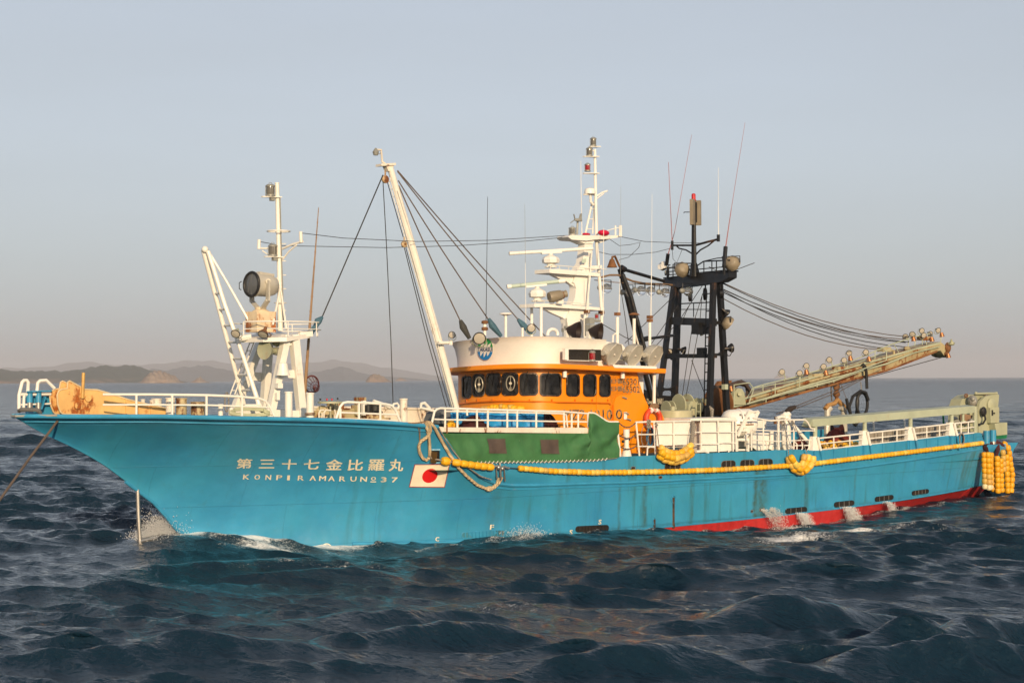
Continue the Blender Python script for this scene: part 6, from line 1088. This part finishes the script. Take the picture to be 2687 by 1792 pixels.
wire("looping feeder cable hanging under the crow platform", [(1600, 628, -.2), (1625, 645, -.2), (1655, 642, -.1), (1680, 636, 0), (1676, 650, 0), (1650, 675, 0), (1625, 682, 0)], .009, 'wire', "feeder_cable", "cable"); wire("feeder cable hanging from the gantry arm", [(1764, 655, .7), (1766, 680, .6), (1776, 690, .5), (1790, 655, .4)], .009, 'wire', "feeder_cable", "cable")
for i, (P, mt, lb_) in enumerate(((((1890, 739, -1.3), (2385, 884, -.2)), 'wireb', "topmost brown rope from gantry to the stern boom tip"), (((1892, 742, -1.3), (2384, 898, -.2)), 'wire', "second rope from the top between gantry and stern boom tip"), (((1893, 757, -1.3), (2376, 899, -.1)), 'wire', "third rope from the top between gantry and stern boom"), (((1895, 762, -1.3), (2330, 916, -.2)), 'wire', "fourth rope ending at the rusty gear on the stern boom"), (((1896, 767, -1.2), (2380, 911, -.2)), 'wire', "fifth flatter rope from gantry reaching the boom near its tip"), (((1898, 784, -1.3), (2305, 917, -.3)), 'wireb', "lowest brown rope from the gantry to the stern boom"), (((1897, 760, -1.2), (2372, 890, .0)), 'wireb', "thin brown rope just beneath the topmost gantry ropes"))): wire(lb_, P, .017, mt, "boom_rope", sag=.35)
for P, lb_ in ((((1846, 745, -.6), (1780, 845, 1.2), (1700, 930, .6)), "slanting rope from the gantry top beam down towards the black boom"), (((1770, 775, 1.2), (1640, 900, .2)), "upper slanting guy rope left of the gantry"), (((1780, 800, 1.2), (1700, 915, .4)), "lower slanting guy rope left of the gantry"), (((1844, 770, -.5), (1816, 860, -.2), (1790, 1040, 0)), "rope falling inside the gantry on its forward side"), (((1842, 778, -.5), (1836, 850, -.4), (1800, 1040, -.2)), "rope falling inside the gantry in the middle"), (((1812, 795, .3), (1800, 820, .3), (1782, 860, .6)), "short rope running from the hanging gantry pulley"), (((1815, 945, 0), (1832, 990, -.3), (1850, 1035, -.5)), "loose rope with a knot inside the lower gantry"), (((1626, 740, .2), (1640, 830, 0), (1650, 905, -.4)), "thin rope dropping from the black boom head"), (((1580, 850, -.6), (1640, 885, -1.0), (1690, 905, -1.4)), "thin wire crossing behind the three big floodlights"), (((1860, 700, -.9), (1900, 720, -1.4), (1980, 690, -2.2)), "thin aerial lead beside the gantry top")):
    wire(lb_, P, .013, 'wire')
for P, lb_ in ((((2038, 1086, -2.6), (2200, 1020, -.5), (2300, 975, -.3), (2400, 925, -.3)), "upper hauling rope from the mooring post to the stern boom"), (((2052, 1086, -2.6), (2200, 1028, -.6), (2310, 970, -.3), (2395, 928, -.3)), "lower hauling rope from the mooring post to the stern boom"), (((2478, 936, -.2), (2310, 982, -.3), (2180, 1015, -.4)), "taut dark rope from the boom head running forward under the boom")): wire(lb_, P, .016, 'wireb' if 'hauling' in lb_ else 'wire', "hauling_rope")
solo("rope_sleeve", MB().tube([at(2064, 1078, -2.5), at(2072, 1074, -2.4), at(2086, 1067, -2.2)], [.06, .11, .06], 8), 'darknet', "dark wrapped sleeve on the hauling ropes beside the mooring post", "wrapping")
# lamp cable with clear bulbs
lc = thing("lamp_string", "brown cable with clear glass fishing lamps slung between the radar mast and gantry", "lamp string"); cab = [at(1577, 728, 0), at(1600, 722, 0), at(1622, 722, 0), at(1660, 738, .2), (at(1690, 744, .4)), at(1740, 746, .9), at(1764, 748, 1.1)]
part_of(lc, "cable", MB().tube(cab, .035, 6).tube([at(1560, 735, 0), at(1600, 740, .1), at(1660, 744, .3), at(1752, 752, 1.1)], .014, 5), 'ropebr')
for px, py, Y in ((1592, 757, 0), (1650, 769, .2), (1682, 763, .3), (1707, 764, .5), (1745, 768, .9), (1806, 765, .3)):
    c_ = at(px, py, Y); lm = part_of(lc, "fishing_lamp", MB().ball(c_, .20, .16, .17, 14), 'clear'); part_of(lm, "lamp_socket", MB().ball(c_-Vector((.26, -.05, -.02)), .11, .09, .1, 10), 'grey'); part_of(lm, "filament", MB().tube([c_-Vector((.16, 0, 0)), c_+Vector((.15, 0, 0))], .02, 5), 'steel'); part_of(lm, "hanger", MB().tube([c_-Vector((.28, 0, -.1)), c_-Vector((.28, 0, -.28)), c_+Vector((.2, 0, .28)), c_+Vector((.2, 0, .02))], .018, 5), 'black')
# green canvas windbreak with two mesh patches and its lashing
tops = np.array([(1159, 1137), (1544, 1137), (1545.5, 1086), (1557, 1085), (1565, 1088), (1590, 1105), (1598, 1108), (1620, 1108), (1625, 1150)], float); bots = np.array([(1159, 1138), (1172, 1156), (1186, 1176), (1211, 1207), (1223, 1211), (1248, 1213), (1467, 1210), (1560, 1207), (1600, 1203), (1625, 1200)], float)
def cz(px, w): 
    f = 0
    if px > 1500: f = .05*sin((px-1545)*.10+w*7)*sin(w*pi)+.035*sin((px*.8+w*150)*.09)*sin(w*pi)
    return .045*sin(px*.045+w*2)*sin(w*pi)+.02*sin(px*.16-w*5)*sin(w*pi)+.03*sin(px*.021)*sin(w*pi)+f
cols = sorted(set(list(np.arange(1159, 1544, 5.0))+[1544, 1544.01, 1545, 1546]+list(np.arange(1549, 1626, 3.0))+[1625])); rows = []
for px in cols:
    yt = np.interp(px, tops[:, 0], tops[:, 1]) if px > 1544.005 else 1137; yt = min(yt, 1108) if 1620 < px else yt; yb = np.interp(px, bots[:, 0], bots[:, 1]); rows.append([at(px, yt+(yb-yt)*w, -3.66)+Vector((0, -cz(px, w)-.0, 0)) for w in np.linspace(0, 1, 17)])
tarp = solo("canvas_windbreak", MB().grid(rows), 'tarp', "green canvas windbreak laced along the rail below the orange wheelhouse", "tarpaulin", angle=180)
for P in ([(1274.5, 1151), (1326, 1151), (1331, 1190), (1280, 1189)], [(1417, 1153), (1466, 1153), (1471.5, 1191), (1422, 1190)]):
    q = lambda u, w: tuple((P[0][i]*(1-u)+P[1][i]*u)*(1-w)+(P[3][i]*(1-u)+P[2][i]*u)*w for i in (0, 1))
    def mw(u, w):
        a = q(u, w); ww = (a[1]-1137)/(np.interp(a[0], bots[:, 0], bots[:, 1])-1137); return at(a[0], a[1], -3.675)+Vector((0, -cz(a[0], ww)-.006, 0))
    part_of(tarp, "mesh_patch", MB().grid([[mw(u, w) for u in np.linspace(0, 1, 9)] for w in np.linspace(0, 1, 8)]), 'meshwin')
for i in range(33):
    x = 1248+i*10.6; yb = np.interp(x, bots[:, 0], bots[:, 1]); part_of(tarp, "lacing", MB().tube([at(x, yb+3.5, -3.70), at(x+3, yb+1, -3.72), at(x+6, yb-3, -3.72)], .010, 4), 'whitec')
part_of(tarp, "foot_rope", MB().tube([at(x, np.interp(x, bots[:, 0], bots[:, 1])+1, -3.66) for x in list(range(1211, 1625, 12))], .012, 5), 'ropeg'); part_of(tarp, "side_rope", MB().tube([at(*q, -3.67) for q in [(1152, 1122), (1163, 1142), (1186, 1178), (1208, 1206), (1222, 1222), (1262, 1250), (1290, 1258)]], .018, 5), 'ropeg')
# sheets, nets and floats on the walkway
def sheet(P0, P1, P2, P3, Y, amp, mat, label, cat, name, nx=30, ny=10, seed=0):
    rows = []
    for i in range(nx+1):
        u = i/nx; row = []
        for j in range(ny+1):
            w = j/ny; px = (P0[0]*(1-u)+P1[0]*u)*(1-w)+(P3[0]*(1-u)+P2[0]*u)*w; py = (P0[1]*(1-u)+P1[1]*u)*(1-w)+(P3[1]*(1-u)+P2[1]*u)*w
            row.append(at(px, py+2.2*sin(i*.9+seed)*(w < .05), Y+amp*(sin(u*23+w*3+seed)+.6*sin(u*51-w*7+seed))))
        rows.append(row)
    return solo(name, MB().grid(rows), mat, label, cat, angle=180)
sheet((1182, 1080), (1278, 1082), (1278, 1122), (1182, 1122), -2.95, .05, 'tarpblue', "crumpled blue sheet behind the rail at the forward end of the walkway", "sheet", "blue_sheet", seed=1); sheet((1280, 1081), (1428, 1083), (1428, 1122), (1280, 1122), -2.9, .03, 'tarpblue', "smooth blue sheet hung behind the walkway rail under the bridge windows", "sheet", "blue_sheet", seed=3)
sheet((1362, 1082), (1420, 1084), (1396, 1096), (1384, 1096), -3.0, .02, 'tarpblue', "blue sheet flap folded down and tied with white string", "sheet", "blue_sheet", 12, 6, 5)
sheet((1182, 1086), (1220, 1086), (1214, 1094), (1186, 1096), -3.1, .05, 'tarpblue', "small gathered blue awning corner beside the forward walkway rail", "sheet", "blue_sheet", 14, 6, 2)
def heap(name, cx, cy, wpx, hpx, Y, dep, mat, label, cat="net", seed=0):
    c_ = at(cx, cy+hpx/2, Y); k = mpp(c_); rows = []
    for i in range(25):
        a = 2*pi*i/24; row = []
        for j in range(9):
            r = j/8; n_ = 1+.14*sin(3*a+seed+j)+.10*sin(7*a-j*1.3+seed); row.append(c_+Vector((cos(a)*r*wpx*k*.62*n_, sin(a)*r*dep*n_, hpx*k*(1-r**2.2)*(1+.12*sin(5*a+j*2+seed)))))
        rows.append(row)
    return solo(name, MB().grid(rows), mat, label, cat, angle=180)
heap("net_heap", 1243, 1108, 70, 30, -3.2, .35, 'maroon', "dark maroon net heap on the walkway behind the white rail", seed=1); 
solo("draped_net", MB().grid([[at(x0+(x1-x0)*u, y, -2.95-.07*sin(u*15)-.03*w) for u in np.linspace(0, 1, 12)] for w, (y, x0, x1) in enumerate(((1083, 1428, 1440), (1092, 1428, 1452), (1104, 1428, 1460), (1122, 1428, 1467)))]), 'maroon', "dark maroon net draped beside the blue sheet below the bridge", "net", angle=180)
heap("covered_gear", 1150, 1098, 38, 26, -2.6, .5, paint('slate_sheet', (.07, .08, .085), .7, var=.2), "slate grey covered gear at the front end of the walkway", "cover", 4)
for px, py, lb_ in ((1183, 1110, "top yellow float of the trio behind the walkway rail"), (1178, 1117, "left lower yellow float of the trio behind the walkway rail"), (1195, 1116, "right lower yellow float of the trio behind the walkway rail")):
    o = bpy.data.objects.new("deck_float", FLM['float']); C.objects.link(o); o.matrix_basis = orient(at(px, py, -3.3), (1, .3, .1)) @ Matrix.Diagonal((.16, .16, .20, 1)); tag(o, lb_, "float", "loose floats on the walkway")
fb = thing("float_pile", "row of dull yellow floats piled along the foot of the bridge front", "float pile")
for i in range(13): float_(fb, wall_hit(1272+i*7.8, 1073-5*sin(pi*(i+.5)/13)+(i % 3)*1.5, .35), Vector((.8, -.5, random.uniform(-.2, .2))), .25, .20, random.choice(['floatd', 'float']))
# life ring on the wing, raft canister, hoses
ring_c = at(1716, 1099, -2.42); lr = solo("life_ring", MB().tube([ring_c+Vector((.31*cos(a), .03, .31*sin(a))) for a in np.linspace(0, 2*pi, 33)[:-1]], .085, 10, True), 'lifering', "orange red life ring with white bands on the orange bridge wing", "life ring", angle=60)
for a in (.35*pi, .65*pi, 1.35*pi, 1.65*pi, .87*pi, .13*pi)[:4]: 
    b = a+(.12 if a < pi/2 else -.12); part_of(lr, "white_band", MB().tube([ring_c+Vector((.31*cos(t_), .03, .31*sin(t_))) for t_ in np.linspace(b-.12, b+.12, 5)], .089, 10), 'whitec')
for i, ch in enumerate("金比羅丸"):
    vs, fs = text2d(ch, .01); a0 = 2.15-.38*i; u_ = Vector((-sin(a0), 0, cos(a0)))*-1; r_ = Vector((cos(a0), 0, sin(a0)))
    lo, hi = vs.min(0), vs.max(0); part_of(lr, "ring_lettering", MB().add([ring_c+Vector((0, -.062, 0))+r_*(.31+((y-lo[1])/(hi[1]-lo[1])-.5)*.12)+u_*(((x-lo[0])/(hi[0]-lo[0])-.5)*.10) for x, y in vs], fs), 'whitec')
part_of(lr, "grab_line", MB().tube([ring_c+Vector((-.2, -.05, .30)), at(1706, 1078, -2.4), at(1716, 1070, -2.35), at(1730, 1078, -2.4), ring_c+Vector((.22, -.05, .28))], .012, 5), 'ropebr')
solo("tied_bundle", MB().ball(at(1717, 1066, -2.4), .2, .12, .10, 10).tube([at(1708, 1064, -2.4), at(1722, 1068, -2.4), at(1727, 1078, -2.4)], .03, 6), 'ropebr', "brown rag bundle tied round the foot of the bridge corner post", "bundle")
rc0, rc1 = at(1912, 1112, -2.3), at(1962, 1109, -2.6); rax = (rc1-rc0).normalized(); rl_ = (rc1-rc0).length
lf = solo("life_raft_canister", MB().lathe(rc0-rax*.25, rax, [(0, .05), (.04, .28), (.14, .42), (.28, .48), (rl_*.5+.24, .48), (rl_*.5+.26, .505), (rl_*.5+.31, .505), (rl_*.5+.33, .48), (rl_+.3, .48), (rl_+.42, .42), (rl_+.5, .28), (rl_+.54, .05)], 28), 'whitec', "white life raft canister with printed lettering in a white cradle", "life raft")
part_of(lf, "orange_strap", MB().prism([at(1916, 1077, -2.35), at(1952, 1077, -2.45), at(1952, 1081, -2.45), at(1916, 1081, -2.35)], (0, .2, 0)), 'orange')
def can_hit(px, py):
    d = ray(px, py); o_ = CAM-rc0; dd = d-rax*d.dot(rax); oo = o_-rax*o_.dot(rax); a_, b_, c_ = dd.dot(dd), 2*dd.dot(oo), oo.dot(oo)-.492**2; q_ = max(b_*b_-4*a_*c_, 0); return CAM+d*((-b_-math.sqrt(q_))/(2*a_))
for s_, x0, x1, y0, y1 in (("船用", 1940, 1958, 1085, 1091), ("膨脹式", 1946, 1968, 1092, 1099), ("救命いかだ", 1942, 1974, 1105, 1112)):
    mb = MB(); letters(mb, s_, ((x0, y0), (x1, y1), .1 if y0 < 1100 else 0), can_hit, .01); part_of(lf, "canister_lettering", mb, 'ink')
part_of(lf, "dark_band", MB().bar(can_hit(1934, 1115), can_hit(1978, 1113.5), .015, .04), 'rust')
part_of(lf, "cradle", MB().bar(at(1967, 1079, -2.9), at(1935, 1144, -2.9), .11, .06, (0, 1, 0)).bar(at(1990, 1079, -2.9), at(1955, 1149, -2.9), .12, .06, (0, 1, 0)).tube([at(1966, 1080, -2.92), at(1991, 1080, -2.92)], .03, 6).tube([at(1948, 1121, -2.9), at(1971, 1121, -2.9)], .025, 6).tube([at(1943, 1131, -2.9), at(1962, 1131, -2.9)], .025, 6).bar(at(1936, 1153, -2.9), at(1962, 1153, -2.9), .06, .09).bar(at(1962, 1149, -2.9), at(1962, 1184, -2.9), .08, .08, (0, 1, 0)).bar(at(1936, 1180, -2.9), at(1962, 1180, -2.9), .06, .06).bar(at(1934, 1150, -2.9), at(1934, 1184, -2.9), .06, .06, (0, 1, 0)), 'white')
solo("blue_hose_coil", MB().tube([at(1706+10*cos(a)*(1-.02*a), 1145+24*sin(a), -3.25+.015*a) for a in np.linspace(0, 30, 140)], .022, 5), 'ropeb', "blue hose coil hanging on the white rail below the life ring", "hose"); solo("grey_cord_coil", MB().tube([at(1692+9*cos(a), 1145+28*sin(a), -3.3) for a in np.linspace(0, 6.1, 40)], .012, 5), 'ropeg', "single grey cord loop beside the blue hose coil", "cord")
solo("rope_wraps", MB().tube([at(1702+4*cos(a), 1112+10*sin(a*.8), -3.45-.03*sin(a)) for a in np.linspace(0, 22, 60)], .022, 5), 'ropeg', "grey rope wrapped on the white rail above the blue hose", "rope"); solo("rag_on_post", MB().tube([at(1818, 1104, -3.5), at(1820, 1120, -3.5), at(1817, 1140, -3.5), at(1815, 1160, -3.5)], [.05, .08, .06, .07], 7), 'ropeg', "grey knotted rag rope on the post beside the white rail panel", "rope")
solo("rope_hank", MB().tube([at(2524+6*cos(a), 1152+15*sin(a), -3.72+.006*a) for a in np.linspace(0, 26, 100)], .02, 5), 'ropeg', "grey rope hank hung outside the blue stern bulwark", "rope"); solo("pale_rag", MB().tube([at(1862, 1066, -1.4), at(1868, 1075, -1.4), at(1868, 1092, -1.4), at(1872, 1100, -1.4)], [.03, .08, .05, .07], 7), 'ropeg', "pale rag tied to the base of the black gantry", "rag")
# fishing net with corks on the after deck
fn_ = thing("fishing_net", "dark net piled on the after deck full of yellow cork floats", "net"); rows = []
xa, xb = at(2142, 1170, -2.9).x, at(2275, 1160, -2.9).x
for i in range(37):
    x = xa+(xb-xa)*i/36; rows.append([Vector((x, -3.3+.5*j, 1.45+(.62+.10*sin(i*.7+j)+.06*sin(i*1.9-j*2))*sin(pi*min(.28+.72*j/7, 1)))) for j in range(8)])
part_of(fn_, "netting", MB().grid(rows), 'darknet')
for k in range(70):
    i, j = random.uniform(0, 36), random.uniform(0.2, 4.5); x = xa+(xb-xa)*i/36; z = 1.45+.66*sin(pi*(.28+.72*j/7))+random.uniform(.0, .14); float_(fn_, (x, -3.3+.5*j, z), (random.uniform(-1, 1), random.uniform(-1, .2), random.uniform(-.5, .5)), .22, .19, random.choice(['float', 'float', 'floatp', 'floatd']))
heap("net_heap", 2105, 1168, 60, 34, -2.4, .6, 'redcloth', "rust red net heap behind the rail forward of the yellow floats", seed=2); heap("net_heap", 2195, 1150, 46, 40, -1.2, .7, 'redcloth', "dark red net bundle between the legs of the hanging power block", seed=5)
# power block, hoses hanging from the stern boom
pb = thing("power_block", "grey net hauling block hanging from a rusty hook under the stern boom", "block")
part_of(pb, "hook", MB().tube([at(2195, 1003, -.3), at(2195, 1030, -.3), at(2196, 1050, -.3)], .07, 8).ball(at(2195, 1014, -.3), .15, .12, .2).ball(at(2195, 1034, -.3), .16, .12, .14), 'rust'); part_of(pb, "yoke", MB().tube([at(2165, 1073, -.3), at(2172, 1064, -.3), at(2190, 1058, -.3), at(2197, 1048, -.3), at(2204, 1056, -.3), at(2214, 1066, -.3), at(2218, 1074, -.3)], .09, 8), paint('ochre_yoke', (.36, .20, .07), .6, rust=.7))
for xs_ in ([(2178, 1070), (2171, 1078), (2170, 1145)], [(2206, 1068), (2214, 1076), (2216, 1145)]): part_of(pb, "side_plate", MB().tube([at(*q, -.3) for q in xs_], .12, 10), 'lampgrey')
part_of(pb, "sheave", MB().lathe(at(2182, 1135, -.3), (.8, -.5, 0), [(0, .34), (.1, .2), (.3, .2), (.4, .34)], 16), 'maroon'); part_of(pb, "chain", MB().tube([at(2181, 1012, -.3), at(2181, 1030, -.3), at(2183, 1052, -.3)], .028, 5), 'wireb')
M['hose'] = M['rubber']
for P, lb_ in (([(2263, 955, -.5), (2270, 962, -.6), (2273, 975, -.6), (2274, 1000, -.6), (2275, 1020, -.6)], "black hose wrapped over the stern boom and hanging down"), ([(2262+14*cos(a), 1060+30*sin(a), -.5) for a in np.linspace(0, 2*pi, 28)], "large hanging loop of black hose under the stern boom"), ([(2234, 1094, -.6), (2228, 1068, -.6), (2238, 1040, -.6), (2258, 1026, -.6), (2272, 1030, -.6), (2279, 1050, -.6)], "black hose arching over the large loop to its free end"), ([(2250, 1030, -.4), (2251, 1060, -.4), (2246, 1090, -.4), (2240, 1112, -.4), (2245, 1116, -.4), (2250, 1108, -.4)], "black hose hanging straight down through the loop"), ([(2221, 1046, -.7), (2226, 1070, -.7), (2234, 1092, -.7), (2240, 1104, -.7)], "stiff dark hose end slanting beside the power block")):
    solo("hanging_hose", MB().tube([at(*q) for q in P], .06, 8), 'rubber', lb_, "hose", "black hoses under the stern boom")
wire("short hanging rope carrying the black hose loop", [(2258, 1002, -.5), (2260, 1015, -.5), (2261, 1032, -.5)], .02, 'ropeg'); wire("thin line from the boom to the dark hose end", [(2204, 1003, -.5), (2214, 1028, -.6), (2221, 1046, -.7)], .012, 'wireb')
# water: overboard streams, spray at the bow
sprm = NT('spray_water'); sprm.set(col=(.86, .86, .85), rough=.6); M['spray'] = sprm.m
def drops(label, gen, n, rmin, rmax, k=4):
    mb = MB(); T = [Vector(q) for q in ((1, 0, -.5), (-.5, .87, -.5), (-.5, -.87, -.5), (0, 0, 1))]
    for _ in range(n):
        p, d = gen(); r = random.uniform(rmin, rmax); mb.add([p+q*r+d*(q.z*r*k) for q in T], [(0, 2, 1), (0, 1, 3), (1, 2, 3), (2, 0, 3)])
    o = mb.build("water_spray", M['spray'], None, 180); o['kind'] = 'stuff'; return o
def fall(x0, x1, y0, y1, out=.35):
    a0, a1 = hull_hit(x0, y0, .02), hull_hit(x1, y0, .02); zb = hull_hit((x0+x1)/2, y1, 0).z
    def g():
        t = random.random(); u = random.triangular(0, 1, .5); a = a0.lerp(a1, u); k = math.sqrt(t); return Vector((a.x+.1*k+random.gauss(0, .03), a.y-.04-out*k+random.gauss(0, .05), a.z+(zb-a.z)*t)), Vector((0, 0, -.5))
    return g
for q, n in (((2078, 2116, 1346, 1392), 900), ((2198, 2240, 1330, 1374), 1000), ((2312, 2336, 1316, 1358), 500)): drops("", fall(*q), n*2, .003, .009, 18)
def jet(x0, y0, x1, y1):
    a = hull_hit(x0, y0, .02); b = hull_hit(x1, y1, .6)
    def g():
        t = random.random(); s_ = .02+.10*t; return Vector((a.x+(b.x-a.x)*t+random.gauss(0, s_), a.y+(b.y-a.y)*t+random.gauss(0, s_), a.z+(b.z-a.z)*(.25*t+.75*t*t)+random.gauss(0, s_))), Vector((.4, 0, -.4))
    return g
drops("", jet(1999, 1338, 2046, 1386), 1000, .004, .011, 10); drops("", jet(2022, 1335, 2056, 1368), 900, .004, .011, 10)
def burst(px, py, Y, wx, hz_, n):
    c_ = at(px, py, Y)
    def g():
        u = random.gauss(0, 1); h = abs(random.gauss(0, .5))*max(0, 1-abs(u)*.4)
        return c_+Vector((u*wx, random.gauss(0, .35), h*hz_)), Vector((0, 0, .2))
    return drops("", g, n*3, .004, .014)
burst(428, 1406, .6, .30, .85, 2200); burst(405, 1412, .5, .22, .5, 900); burst(1385, 1405, -3.9, .3, .35, 200); burst(2085, 1392, -4.3, .5, .16, 500)
